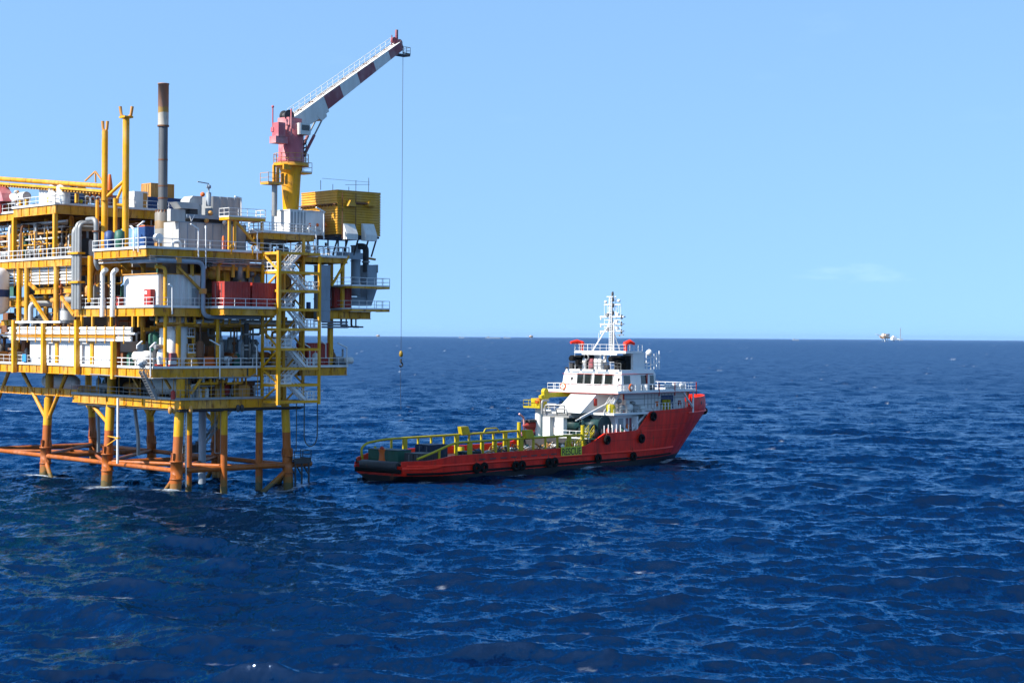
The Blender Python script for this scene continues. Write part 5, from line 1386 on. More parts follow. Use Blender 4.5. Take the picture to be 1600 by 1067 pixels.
xa, xb = ax(210, 24.6, 300), ax(231, 24.6, 300); part('body', MB().box(xa, xb, 24.6, 27, ZT, ZT + 2.4), M_white, t); part('side_panel', MB().box(xa + (xb - xa) * .65, xb - .1, 24.55, 24.6, ZT + .1, ZT + 2.2), M_tan, t)
xa, xb = ax(236, 26, 300), ax(271, 26, 300)
container('ochre container on top of the dark blue one behind the stack', xa, xb, 26, 28.4, ZT + 1.9, 1.9, M_tan, None)
xa, xb = ax(229, 25.5, 310), ax(304, 25.5, 310)
container('long dark blue container on the top deck behind the stack', xa, xb, 25.5, 28.4, ZT + .1, 1.75, M_blue, None)
for px, lab, mt in ((214, 'pale blue drum unit on the upper deck at the sunlit corner', M_lblue), (171, 'dark blue drum unit on the upper deck beneath the forked posts', M_blue), (187, 'green drum unit on the upper deck beneath the forked posts', M_green)):
    p = A(px, 370, x=-2.4); t = thing('drum_unit', lab, 'drum unit', (-2.4, p.y, ZU)); part('drum', MB().lathe([(.6, .2), (.65, 1.2), (.6, 2.3), (.2, 2.5)], (-2.4, p.y, ZU), 18), mt, t); part('base', MB().box(-3, -1.8, p.y - .6, p.y + .6, ZU, ZU + .2), M_dark, t)
p = A(233, 370, y=.8); t = thing('blue_skid_tank', 'dark blue ribbed tank on the upper deck in front of the silencer', 'tank', (p.x, .8, ZU)); xa, xb = ax(226, 1.5, 370), ax(241, 1.5, 370); part('shell', MB().corr((xa, 1.5), (xb, 1.5), ZU, ZU + 2.6, .3, .05).box(xa, xb, 1.55, 3, ZU, ZU + 2.6), M_blue, t); part('lid', MB().box(xa, xb, 1.5, 3, ZU + 2.6, ZU + 2.75), M_orange, t)
p = A(349, 373, y=-.4); t = thing('orange_cylinder', 'orange upright gas cylinder with a red bottle at the upper deck rail', 'gas cylinder', (p.x, -.4, ZU)); part('cylinder', MB().lathe([(.17, 0), (.17, 1.6), (.06, 1.85)], (p.x, -.4, ZU), 12), M_orange, t); part('bottle', MB().lathe([(.13, 0), (.13, 1.1), (.05, 1.3)], (p.x + .5, -.3, ZU), 12), M_maroon, t)
for px, lab in ((362, 'yellow valve wheel stand near the orange gas cylinder at the upper rail'), (395, 'yellow valve wheel stand on the upper rail nearest the stair tower')):
    p = A(px, 378, y=-.9); t = thing('valve_stand', lab, 'valve', (p.x, -.9, ZU), PF, 'yellow valve stands'); part('stem', MB().cyl((p.x, -.9, ZU - .4), (p.x, -.9, ZU + .6), .08, 8), M_yel, t); part('hand_wheel', MB().torus((p.x, -.95, ZU + .5), .25, .06, 'y', 14, 6), M_yel, t)
p = A(250, 365, y=-.2); t = thing('hose_reel', 'white fire hose reel on the upper deck at the foot of the stack', 'hose reel', (p.x, .2, ZU)); part('reel', MB().lathe([(.55, -.3), (.55, -.24), (.3, -.22), (.3, .22), (.55, .24), (.55, .3)], (p.x, .2, ZU + 1.2), 16, 'y'), M_white, t); part('stand', MB().box(p.x - .35, p.x + .35, -.1, .5, ZU, ZU + .7), M_tan, t)
for px in (275, 279): pass
p = A(270, 377, y=.1); single('pipe_spool', MB().pipe([(p.x, .2, ZU), (p.x, .2, ZU + .8), (p.x + 1.1, .2, ZU + .9), (p.x + 1.1, .2, ZU)], .2), M_white, 'short white bent pipe spool on the upper deck beside the hose reel', 'pipe', (p.x, .2, ZU))

# white round vessels and red drive of the yellow walkway boom at the picture's edge
p = A(10, 310, x=-1.5)
t = thing('white_header', 'fat white horizontal header pipe under the far end of the yellow walkway boom', 'pipe', (-1.5, p.y, ZT)); part('pipe', MB().cyl((-1.5, ay(42, -1.5, 310), ZT + 1.6), (-1.5, p.y + 8, ZT + 1.6), .65, 20), M_whiter, t); part('flange', MB().lathe([(.85, -.12), (.85, .12)], (-1.5, p.y, ZT + 1.6), 20, 'y'), M_rust, t); part('saddle', MB().box(-2, -1, p.y - .2, p.y + .2, ZT - .5, ZT + 1.1), M_tan, t)
p = A(28, 308, x=-2)
t = thing('valve_cluster', 'tangle of tan and white valves on the far top deck', 'valve cluster', (-2, p.y, ZT - .5))
for i in range(14):
    z = ZT - .4 + (i % 5) * .62; y = p.y + ((i * 7) % 5 - 2) * .5; part('valve', MB().lathe([(.1, -.3), (.26, -.1), (.26, .1), (.1, .3)], (-2 + .15 * (i % 3), y, z + .2), 10, 'xyz'[i % 3]), (M_whiter, M_tan, M_galv)[i % 3], t)
a = A(162, 291, x=-2.0); b = A(-50, 276, x=-2.0)
wb = thing('walkway_boom', 'long yellow horizontal lattice gangway above the top deck ending at the forked posts', 'gangway', (-2, a.y, a.z))
zz0, zz1 = a.z, b.z; L = b.y - a.y
part('top_tube', MB().tube([(-2, a.y, zz0 - .0), (-2, b.y, zz1)], .3, 14), M_yeld, wb)
m = MB().beam((-2.25, a.y, zz0 - .62), (-2.25, b.y, zz1 - .62), .25, .3); m.beam((-1.0, a.y, zz0 - .62), (-1.0, b.y, zz1 - .62), .25, .3); part('lower_chord', m, M_yel, wb)
m = MB()
for i in range(int(L / .8)):
    y = a.y + i * .8; z = zz0 + (zz1 - zz0) * i * .8 / L; m.beam((-2.2, y, z - .9), (-1.0, y, z - .9), .3, .3)
part('rung', m, M_yeld, wb)
for px in (33, 42, 77, 120):
    p = A(px, 290, x=-1.7); part('leg', MB().beam((-1.7, p.y, ZT), (-1.7, p.y, zz0 - .5), .38), M_yel, wb)
m = MB(); p0 = A(133, 283, x=-2); p1 = A(149, 268, x=-2); p2 = A(161, 284, x=-2); p3 = A(149.5, 285, x=-2)
for q_ in (p0, p2, p3): m.beam(p1, q_, .16)
part('king_post', m, M_tan, wb)
p = A(3, 298, x=-2.6)
t = thing('red_winch', 'faded red winch housing under the yellow gangway at the far platform end', 'winch', (-2.6, p.y, ZT)); 
part('housing', MB().prism([(p.y - 1.6, ZT + 1.1), (p.y + 3.5, ZT + 1.1), (p.y + 3.5, ZT + 3.4), (p.y + .2, ZT + 3.2), (p.y - 1.0, ZT + 2.2)], -3.2, -1.6, 'yz'), M_cred, t); part('drum', MB().lathe([(.6, -.6), (.6, .6)], (-2.4, p.y - .6, ZT + 1.6), 16, 'x'), M_maroon, t); part('leg', MB().box(-2.8, -2.0, p.y, p.y + 2, ZT - .5, ZT + 1.1), M_red, t)

# ---------------------------------------------------------------- lamp poles
LAMPS = 'white lamp poles around the platform'


def lamp(label, base, top, head):
    t = thing('lamp_pole', label, 'lamp', base, PF, LAMPS)
    b = Vector(base); tt = Vector(top); h = Vector(head)
    part('pole', MB().tube([b, tt], .075, 8), M_rail, t)
    part('lamp_head', MB().beam(tt, h, .24, .13), M_lamp, t)
    part('bracket', MB().beam(b + UP * .2, b + UP * .2 + Vector((.3, .3, 0)), .08), M_rail, t)
    return t


def lampR(label, pxb, pyb, pxt, pyt, pxh, pyh, y=-.95):
    b, tt = A(pxb, pyb, y=y), A(pxt, pyt, y=y); h = A(pxh, pyh, y=y); lamp(label, b, tt, h)


def lampL(label, pxb, pyb, pxt, pyt, pxh, pyh, x=XL - 1.35):
    b, tt = A(pxb, pyb, x=x), A(pxt, pyt, x=x); h = A(pxh, pyh, x=x); lamp(label, b, tt, h)


lampL('lamp pole at the sunlit corner of the upper deck by the pale blue drum unit', 216, 394, 216, 353, 225, 346)
lampL('bent lamp pole on the upper deck rail between the forked posts and the corner pole', 209, 392, 209, 358, 204, 353)
lampR('lamp pole in front of the grey turbine enclosure with its head leaning to the stack', 310, 402, 310, 358, 298, 350)
lampR('slim beacon pole at the upper rail in front of the turbine enclosure', 321.5, 420, 321.5, 357, 321.5, 353)
lampR('tall lamp pole rising from the turbine enclosure walkway', 377, 352, 377, 310, 367, 307, .1)
lampR('lamp pole at the upper deck rail next to the stair tower head', 402, 406, 402, 363, 394, 358)
lampR('lamp pole in front of the yellow cooler', 506, 374, 506, 331, 494, 324)
lampR('lamp pole curving over the small crane deck stair', 494, 402, 494, 362, 481, 357, -1.2)
lampR('lamp pole on the middle deck before the white module', 269, 491, 269, 448, 264, 444)
lampL('lamp pole at the cellar deck corner by the white valve drum', 235, 589, 235, 543, 243, 535, XL - .4)
lampR('lamp pole on the shaded cellar deck beside the yellow column', 343.5, 592, 343.5, 540, 328, 531)
lampR('lamp pole on the cellar deck nearest the stair tower', 401, 586, 401, 543, 398, 539)
lampR('lamp pole at the outer tip of the cellar deck over the sea', 542, 574, 542, 543, 528, 536)
lampR('lamp pole behind the stair tower over the dark red container', 509, 560, 509, 538, 500, 532, .4)
lampR('short lamp pole on the cellar deck between stair tower posts', 484, 560, 484, 543, 475, 537, .4)
lampR('low lamp pole above the dark opening beside the white tank', 214, 545, 214, 540, 222, 533, .6)

# plant on the outer cellar wing
for px, lab in ((531, 'grey horizontal pump on the outer cellar deck wing'),):
    p = A(px, 566, y=.3); t = thing('pump_unit', lab, 'pump', (p.x, .3, ZC)); part('motor', MB().lathe([(.25, -.8), (.42, -.6), (.42, .5), (.3, .8)], (p.x, .3, ZC + .8), 16, 'x'), M_galv, t); part('base', MB().box(p.x - .9, p.x + .9, 0, .7, ZC, ZC + .35), M_dark, t)
p = A(543, 566, y=.3); single('white_float', MB().lathe([(.2, -.7), (.45, -.5), (.45, .5), (.2, .7)], (p.x - .2, -.2, ZC + .75), 16, 'x'), M_whiter, 'white round-ended float at the outer tip of the cellar deck wing', 'float', (p.x, -.2, ZC))
p = A(481, 590, y=0); single('blue_drum', MB().lathe([(.3, 0), (.3, .9)], (ax(482, .2, 475), .2, ZM + .05), 14), M_blue, 'blue drum on the middle level behind the stair flights', 'drum', (ax(482, .2, 475), .2, ZM))
# ================================================================ supply vessel (frame VF: x to the bow, y to port)
def V(px, py, **k): return VF.at(px, py, **k)
def vx(px, y, py=650): return VF.at(px, py, y=y).x
HB = 7.2
XB = 45.0


def x_stem(z): return 68.6 + 7.4 * max(-1.0, min(1.0, z / 7.3)) if z < 7.3 else 76.0 - .25 * (z - 7.3)


def top_z(x):
    P = [(0, 2.7), (3, 2.8), (6.5, 3.3), (34.6, 3.3), (35.8, 3.45), (37.2, 3.9), (40.0, 5.0), (48.2, 5.15), (48.8, 5.4), (51.4, 7.75), (52, 7.95), (62.5, 8.15), (63.4, 8.4), (65.4, 9.5), (66.2, 9.7), (76, 9.9)]
    for (a, za), (b, zb_) in zip(P[:-1], P[1:]):
        if a <= x <= b: return za + (zb_ - za) * (x - a) / (b - a)
    return P[-1][1]


def half(x, z):
    if x < XB:
        xs = max(0.0, (1.0 - z)) * 1.6
        u = max(0.0, x - xs)
        b = HB * (1 - .40 * max(0.0, 1 - u / 6.0) ** 2.2)
        if x < xs: b *= max(.02, 1 - (xs - x) / 3)
        return b
    v = min(1.0, (x - XB) / max(.1, x_stem(z) - XB)); t = max(0.0, min(1.0, (z + 1.5) / 10))
    return HB * max(0.0, 1 - v ** (1.75 + 1.5 * t)) ** (1.0 - .30 * t)


ship = thing('supply_vessel', 'red and white anchor handling supply vessel lying stern first beside the platform', 'ship', (0, 0, 0), VF)
sx = [0, .4, .9, 1.6, 2.5, 3.5, 4.6, 6, 6.5] + list(np.linspace(8.5, 34.6, 14)) + [35.2, 35.8, 36.5, 37.2, 38.6, 40, 42, 45, 46.6, 48.2, 48.8, 50, 51.4, 52, 54, 56, 58, 60, 61.5, 62.5, 63.4, 64.4, 65.4, 66.2, 68, 69.5, 71, 72.3, 73.4, 74.3, 75, 75.5, 75.85, 76]
NJ = 14


def hull_pt(x, j, sgn, inset=0.0):
    T = top_z(x); s = j / (NJ - 1); z = -1.6 + (T + 1.6) * s
    xx = x if x <= XB else XB + (x_stem(z) - XB) * ((x - XB) / (76 - XB))
    return (xx, sgn * max(0.0, half(xx, z) - inset), z)


m = MB(); grid = {}
vs = []
for sgn in (-1, 1):
    for i, x in enumerate(sx):
        for j in range(NJ): grid[(sgn, i, j)] = len(vs); vs.append(hull_pt(x, j, sgn))
fs = []
for sgn in (-1, 1):
    for i in range(len(sx) - 1):
        for j in range(NJ - 1):
            q = (grid[(sgn, i, j)], grid[(sgn, i + 1, j)], grid[(sgn, i + 1, j + 1)], grid[(sgn, i, j + 1)]); fs.append(q if sgn < 0 else q[::-1])
m.add(vs, fs, True)
tr = [(grid[(1, 0, j)], grid[(-1, 0, j)], grid[(-1, 0, j + 1)], grid[(1, 0, j + 1)]) for j in range(0, NJ - 3)]
m.f += tr; m.sm += [False] * len(tr); m.mi += [0] * len(tr)
hull = part('hull', m, M_hull, ship)
# inside of the bulwark and its cap
m = MB()
for sgn in (-1, 1):
    for i in range(len(sx) - 1):
        a, b = hull_pt(sx[i], NJ - 1, sgn), hull_pt(sx[i + 1], NJ - 1, sgn); c, d = hull_pt(sx[i], NJ - 1, sgn, .22), hull_pt(sx[i + 1], NJ - 1, sgn, .22)
        m.add([a, b, d, c], [(0, 1, 2, 3)]); dz = 1.2
        m.add([c, d, (d[0], d[1], d[2] - dz), (c[0], c[1], c[2] - dz)], [(0, 1, 2, 3)])
part('bulwark', m, M_hred, hull)
def deckplate(x0, x1, z, name, mt, inset=.15):
    xs = [x for x in sx if x0 < x < x1]; xs = [x0] + xs + [x1]
    L = [(x, max(0, half(x, z) - inset), z) for x in xs]; Rr = [(x, -max(0, half(x, z) - inset), z) for x in xs]; n = len(xs)
    part(name, MB().add(L + Rr, [(i, n + i, n + i + 1, i + 1) for i in range(n - 1)]), mt, hull)
deckplate(.3, 40.5, 2.25, 'main_deck', M_deck); deckplate(36.8, 51.5, 4.2, 'mid_deck', M_green); deckplate(48.5, 75.2, 7.3, 'bow_deck', M_green)
part('deck_step', MB().box(36.7, 36.9, -7, 7, 2.2, 4.2), M_dark, hull); part('deck_step', MB().box(48.4, 48.6, -7, 7, 4.2, 7.3), M_swhite, hull)
# stern roller, strakes
part('stern_roller', MB().lathe([(.5, -3.4), (.62, -3.2), (.62, 3.2), (.5, 3.4)], (.15, 0, 2.0), 24, 'y'), M_dark, hull)
for sgn in (-1, 1):
    for z, r in ((2.05, .16), (1.05, .16)):
        part('rubbing_strake', MB().tube([(x, sgn * (half(x, z) + .03), z) for x in sx if .4 <= x <= 60], r, 8), M_hred if z > 2 else M_black, hull)
    part('rubbing_strake', MB().tube([(x, sgn * (half(x, 5.0) + .0), 5.0) for x in sx if 48 <= x <= 60], .07, 6), M_hred, hull)
    part('quarter_fender', MB().tube([hull_pt(x, NJ - 4, sgn, -.02) for x in (.0, .6, 1.3, 2.2, 3.3, 4.4)], .24, 10), M_hred, hull)
part('stern_fender', MB().tube([(-.08, y, 1.35) for y in (-4.2, 0, 4.2)], .3, 10), M_black, hull)
part('bow_fender', MB().tube([(75.3, -.85, 7.1), (76.1, -.4, 7.1), (76.3, 0, 7.1), (76.1, .4, 7.1), (75.3, .85, 7.1)], .6, 12), M_black, hull)
m = MB()
for sgn in (-1, 1): m.tube([(x, sgn * (half(x, 7.35) + .02), 7.35) for x in np.linspace(63, 75.6, 12)], .14, 8)
part('bow_strake', m, M_hred, hull)
m = MB()
for i in range(13): x = 63.5 + i * .9; m.beam((x, -half(x, 9.3) + .3, 7.3), (x, -half(x, 9.3) + .35, 9.6), .12, .3); m.beam((x, half(x, 9.3) - .3, 7.3), (x, half(x, 9.3) - .35, 9.6), .12, .3)
part('bulwark_stay', m, M_hred, hull)
m = MB()
for i in range(10): x = 12 + i * 2.2; m.box(x, x + 1.3, -HB - .03, -HB + .05, 2.45, 2.62)
part('freeing_port', m, M_dark, hull)
part('hawse_pipe', MB().lathe([(.12, 0), (.32, .05), (.32, .12)], (68.6, -half(68.6, 8.7) - .02, 8.75), 14, 'y'), M_dark, hull)
part('bow_mark', MB().box(66.9, 67.0, -1, -.9, -1, -.9), M_dark, hull) if False else None

# RESCUE board
xa, xb = vx(877, -HB - .12, 706), vx(909, -HB - .12, 706)
rb = part('rescue_board', MB().box(xa, xb, -HB - .14, -HB - .06, 2.1, 3.42), M_sign, hull)
cu = bpy.data.curves.new('rescue_text', 'FONT'); cu.body = 'RESCUE'; cu.size = 1.0; cu.extrude = .012; cu.offset = .012
to = bpy.data.objects.new('rescue_text', cu); COL.objects.link(to)
bpy.context.view_layer.update()
tm = bpy.data.meshes.new_from_object(to.evaluated_get(bpy.context.evaluated_depsgraph_get()))
bpy.data.objects.remove(to); bpy.data.curves.remove(cu)
xs_ = [v.co.x for v in tm.vertices]; ys_ = [v.co.y for v in tm.vertices]
kx = (xb - xa - .4) / (max(xs_) - min(xs_)); ky = 1.0 / (max(ys_) - min(ys_))
for v in tm.vertices:
    x, y, z = v.co; v.co = (xa + .2 + (x - min(xs_)) * kx, -HB - .15 - z, 2.26 + (y - min(ys_)) * ky)
tm.materials.append(M_letter)
tl = bpy.data.objects.new('lettering', tm); COL.objects.link(tl); tl.parent = rb; BASE[tl.name] = Vector((0, 0, 0))

# ---- deckhouse tiers
def house(name, x0, x1, y, z0, z1, mt=M_swhite): return part(name, MB().box(x0, x1, -y, y, z0, z1), mt, ship)
lower = house('lower_house', 44.2, 60, 5.9, 4.2, 7.55)
part('deck_slab', MB().box(42.6, 52.0, -6.9, 6.9, 7.55, 7.85), M_swhite, lower)
m = MB()
for x0, x1, mt in ((45.0, 46.2, 0), (46.9, 47.5, 1), (47.8, 48.3, 1)): m.m = mt; m.box(x0, x1, -5.96, -5.9, 4.4, 7.0)
part('side_door', m, [M_grey, M_maroon], lower)
mid = house('middle_house', 47.2, 63.5, 5.2, 7.85, 10.75)
xa, xb = vx(1033, -5.25, 624), vx(1052, -5.25, 624)
part('blue_panel', MB().box(xa, xb, -5.26, -5.2, 8.1, 10.2), M_blue, mid)
part('side_window', MB().box(57.4, 58.0, -5.25, -5.2, 9.1, 10.0), M_gull, mid)
slab = part('bridge_deck', MB().box(43.6, 64.5, -6.9, 6.9, 10.75, 11.0), M_swhite, ship)
part('edge_trim', MB().box(43.55, 64.55, -6.95, 6.95, 10.70, 10.78), M_red, slab)
part('handrail', MB().rail([(64.4, 6.8, 11), (64.4, -6.8, 11), (43.7, -6.8, 11), (43.7, 6.8, 11), (64.4, 6.8, 11)], 1.1, 1.5, .07), M_rail, slab)
m = MB()
for x in (63.8,): m.beam((x, -6.6, 7.4), (x, -6.6, 10.7), .2); m.beam((60.8, -6.7, 10.7), (63.6, -6.7, 8.2), .35, .12)
part('wing_support', m, M_swhite, slab)
# wheelhouse
x0, x1, yw = 46.0, 56.4, 5.7
def ring(z, gx0, gx1, gy): return [(x0 + gx0, -yw + gy, z), (x1 - gx1 - 1.6, -yw + gy, z), (x1 - gx1, -yw + gy + 2.0, z), (x1 - gx1, yw - gy - 2.0, z), (x1 - gx1 - 1.6, yw - gy, z), (x0 + gx0, yw - gy, z)]
lv = [ring(11, 0, .1, 0), ring(12.0, 0, .1, 0), ring(13.5, .22, -.25, .12), ring(14.25, .5, .1, .35)]
m = MB(); vs = [p_ for r_ in lv for p_ in r_]; n = 6
m.add(vs, [(i * n + j, i * n + (j + 1) % n, (i + 1) * n + (j + 1) % n, (i + 1) * n + j) for i in range(3) for j in range(n)] + [tuple(range(18, 24))])
wh = part('wheelhouse', m, M_swhite, ship)
def aft_win(ya, yb): # panes on the sloping aft face
    o = .03
    return MB().hexa([(x0 - o + .02, ya, 11.95), (x0 - o + .02, yb, 11.95), (x0 + .1, yb, 11.95), (x0 + .1, ya, 11.95)], [(x0 + .2 - o, ya, 13.6), (x0 + .2 - o, yb, 13.6), (x0 + .3, yb, 13.6), (x0 + .3, ya, 13.6)])
for pa, pb in ((901.5, 911.5), (913, 923.5), (928, 941), (944.5, 957)):
    a = V(pa, 596, x=x0); b = V(pb, 596, x=x0); part('window', aft_win(b.y, a.y), M_glass, wh)
for pa, pb in ((975, 985), (1002, 1010), (1016, 1022), (1024.5, 1032)):
    xa, xb = vx(pa, -yw, 595), vx(pb, -yw, 595)
    if xb > x1 - 1.8:
        continue
    part('window', MB().hexa([(xa, -yw - .02, 12.1), (xb, -yw - .02, 12.1), (xb, -yw + .1, 12.1), (xa, -yw + .1, 12.1)], [(xa, -yw + .09, 13.4), (xb, -yw + .09, 13.4), (xb, -yw + .2, 13.4), (xa, -yw + .2, 13.4)]), M_glass, wh)
for ya, yb in ((-5.2, -4.5),):
    part('window', MB().hexa([(x1 - 1.6, -yw - .0, 12.1), (x1 - .2, -yw + 1.75, 12.1), (x1 - .3, -yw + 1.9, 12.1), (x1 - 1.7, -yw + .1, 12.1)], [(x1 - 1.4, -yw + .1, 13.4), (x1 + .05, -yw + 1.9, 13.4), (x1 - .1, -yw + 2.0, 13.4), (x1 - 1.5, -yw + .2, 13.4)]), M_glass, wh)
for px, in ((893,), (966,)):
    a = V(px, 590, x=x0); part('porthole', MB().box(x0 + .05, x0 + .2, a.y - .18, a.y + .18, 12.55, 13.05), M_dark, wh)
m = MB()
for y0, y1 in ((-4.9, -4.3), (-3.2, -.9), (-.5, 2.1), (2.6, 4.0), (4.4, 4.9)):
    m.box(x0 + .24, x0 + .34, y0, y1, 13.72, 14.0)
part('brow_louvre', m, M_gull, wh)
m = MB(); m.box(x0 - .12, x0 + .1, -yw, yw, 11.95, 12.0); m.tube([(x0 + .1, -yw - .02, 13.62), (x1 - 2, -yw + .1, 13.62)], .05, 6); m.tube([(x0 + .05, -yw, 13.55), (x0 + .05, yw, 13.55)], .04, 6); m.box(52.4, 52.6, -yw - .12, -yw, 11, 13.6)
part('red_trim', m, M_red, wh)
# sloping funnel casing aft of the bridge
m = MB()
m.prism([(40.0, 7.85), (47.2, 7.85), (47.2, 10.7), (44.1, 10.7)], -2.6, 2.3)
part('sloped_casing', m, M_swhite, ship)
a = V(930, 628, y=-2.7); part('red_hose_box', MB().box(a.x - .25, a.x + .3, -2.85, -2.6, a.z - .6, a.z + .5), M_red, ship)
# yellow locker, white machinery and boom on the tier above the mid deck
a = V(955, 640, y=-5.5)
part('yellow_locker', MB().lathe([(.75, 0), (.75, .9), (.6, 1.25), (.15, 1.35)], (a.x, -5.4, 7.85), 16), M_lime, ship)
for i, (px, r) in enumerate(((970, .5), (982, .55), (992, .4), (1004, .3))):
    a = V(px, 638, y=-5.9); m = MB().lathe([(r * .5, -.7), (r, -.5), (r, .5), (r * .5, .7)], (a.x, -5.9, 8.3 + r * .6), 14, 'x'); m.box(a.x - .3, a.x + .3, -6.1, -5.7, 7.85, 8.3)
    if i < 3: m.lathe([(r * .7, -.5), (r * .9, 0), (r * .6, .5)], (a.x - .2, -5.6, 9.6 - .2 * i), 12, 'x'); m.cyl((a.x - .2, -5.6, 8.3), (a.x - .2, -5.6, 9.5 - .2 * i), .15)
    part('deck_machinery', m, M_whiter if i % 2 else M_galv, ship)
part('vent_post', MB().tube([(47.0, -5.4, 7.85), (47.0, -5.4, 10.6)], .13, 8), M_red, ship)
m = MB()
for i in range(16): x = 52.5 + i * .9; m.cyl((x, -half(x, 8) + .35, 7.95), (x, -half(x, 8) + .35, 9.15 if i % 3 else 8.9), .075, 6)
for z in (8.6, 9.1): m.tube([(x, -half(x, 8) + .35, z) for x in np.linspace(52.5, 62.5, 8)], .03, 6)
part('bow_stanchion', m, M_rail, ship)
for px in (1037, 1043.5): x = vx(px, -5.6, 635); part('bollard_post', MB().lathe([(.34, 0), (.34, 1.35), (.38, 1.4), (.38, 1.6)], (x, -5.7, 7.95), 14), M_lime, ship)
m = MB()
for i in range(8): x = 40.2 + i * 1.0; m.cyl((x, -6.95, 5.05), (x, -6.95, 6.15 + .1 * (i % 2)), .08, 6)
part('side_stanchion', m, M_rail, ship)
for px, z, mt, r in ((950, 4.9, M_red, .3), (963, 4.8, M_maroon, .25), (972, 4.9, M_green, .35), (981, 5.4, M_orange, .3), (978, 4.7, M_swhite, .4)):
    x = vx(px, -6.5, 668); part('deck_fitting', MB().lathe([(r * .6, -.5), (r, -.2), (r, .3), (r * .4, .6)], (x, -6.5, z + .2), 12), mt, ship)
m = MB().stair((47.6, -6.6, 5.3), (51.2, -6.6, 7.6), (0, 1, 0), .8, 10, False); part('bow_stair', m, M_swhite, ship)
m = MB().stair((42.8, -5.7, 7.9), (45.9, -5.7, 10.9), (0, 1, 0), .8, 11); part('bridge_stair', m, M_rail, ship)
m = MB().stair((35.4, -6.3, 2.4), (38.6, -6.3, 5.2), (0, 1, 0), 1.0, 10); part('deck_stair', m, M_lime, ship)
m = MB().rail([(37.0, -6.6, 4.25), (37.0, -.5, 4.25)], 1.1, 1.2, .07); m.rail([(42.7, 6.8, 7.85), (42.7, 2.4, 7.85)], 1.1, 1.2, .07); m.rail([(52, -6.8, 7.85), (42.7, -6.8, 7.85)], .6, 1.6, .05, False); part('tier_rail', m, M_rail, ship)
# winch gantry
for px0, px1, py0 in ((848, 859, 656), (867, 880, 656)):
    a, b = V(px0, 670, x=37.4), V(px1, 670, x=37.4); part('gantry_leg', MB().box(37.4, 38.3, b.y, a.y, 2.3, 7.2), M_swhite, ship)
a, b = V(848, 655, x=37.4), V(885, 655, x=37.4)
part('gantry_top', MB().box(37.5, 38.4, b.y - .4, a.y, 7.2, 7.5).rail([(37.6, a.y, 7.6), (37.6, b.y - .6, 7.6)], .9, 1.2, .05), M_galv, ship)
part('pipe_cluster', MB().pipe([(37.3, 2, 7.7), (37.3, 2, 9), (38.2, -1, 9), (38.2, -1, 7.7)], .14).pipe([(38, 3.2, 7.6), (38, 3.2, 9.6), (39.5, 3.2, 9.6)], .18).pipe([(37.5, 0, 7.6), (37.5, 0, 8.5), (37.5, -2, 8.5), (37.5, -2, 7.6)], .12), M_galv, ship)
a = V(861, 668, x=39.0); part('gantry_buttress', MB().box(38.9, 39.1, a.y - .25, a.y + .4, 2.3, 7.1), M_lime, ship)
for x, z, r, y0, y1 in ((42.4, 5.9, 1.6, -5.4, -2.0), (42.6, 5.9, 1.5, -1.6, 2), (40.2, 5.3, 1.0, -5.0, -2.9)):
    m = MB()
    m.lathe([(r, y0), (r, y0 + .15), (r * .62, y0 + .16), (r * .66, (y0 + y1) / 2), (r * .62, y1 - .16), (r, y1 - .15), (r, y1)], (x, 0, z), 24, 'y'); m.box(x - 1, x + 1, y0, y1, 4.2, 4.9)
    part('towing_winch', m, M_teal, ship)
for i in range(5): x = 39.5 + i * .9; part('winch_gear', MB().lathe([(.25, 0), (.4, .3), (.4, .9), (.2, 1.3)], (x, -5.6 + .3 * (i % 2), 4.25), 12), M_teal if i % 2 else M_dark, ship)
part('spray_boom', MB().beam((37.4, -4.6, 7.2), (44.8, -5.0, 9.6), .22, .3).beam((37.4, -4.6, 7.2), (36.6, -4.4, 6.9), .15), M_whiter, ship)
# yellow deck crane to port
a = V(842.5, 640, y=5.2); cx, cy = a.x, 5.2
part('crane_pedestal', MB().cyl((cx, cy, 2.3), (cx, cy, V(842, 638, y=cy).z), .62, 20), M_swhite, ship)
dc = part('deck_crane', MB().box(cx - 1.0, cx + .9, cy - .8, cy + .8, V(842, 636, y=cy).z, V(842, 622, y=cy).z), M_lime, ship)
zc = V(842, 636, y=cy).z; zj = V(852, 614, y=cy).z
part('crane_platform', MB().box(cx - 1.5, cx + 1.1, cy - 1.3, cy + 1.9, zc - .1, zc).rail([(cx + 1.1, cy + 1.9, zc), (cx - 1.5, cy + 1.9, zc), (cx - 1.5, cy - 1.3, zc)], 1.1, 1.2, .06), M_lime, dc)
part('crane_jib', MB().beam((cx + .2, cy - .6, zj - .3), (cx + 5.6, cy - 1.6, zj - .2), .6, .7).beam((cx - .2, cy - .4, zc + 1.3), (cx + 1.2, cy - .7, zj - .3), .7, .9), M_lime, dc)
part('crane_head', MB().lathe([(.55, -.3), (.55, .3)], (cx + .6, cy - .6, zj + .2), 16, 'y').box(cx + .1, cx + 1.1, cy - .9, cy - .3, zj - .6, zj), M_lime, dc)
part('crane_motor', MB().dome((cx - .9, cy - .5, zc + .9), .5, 12), M_orange, dc)
m = MB().box(cx + 1, 47, 2.6, 6.4, 7.6, 7.85); m.beam((cx + 2, 6.2, 7.7), (cx + 2, 6.2, 2.3), .3); part('port_tier', m, M_swhite, ship)
for dx, mt in ((3.2, M_blue), (4.0, M_red), (3.6, M_green)): part('gas_bottle', MB().lathe([(.22, 0), (.22, 1.3), (.08, 1.6)], (cx + dx, 4.0 - .3 * dx + .6, 7.85), 12), mt, ship)
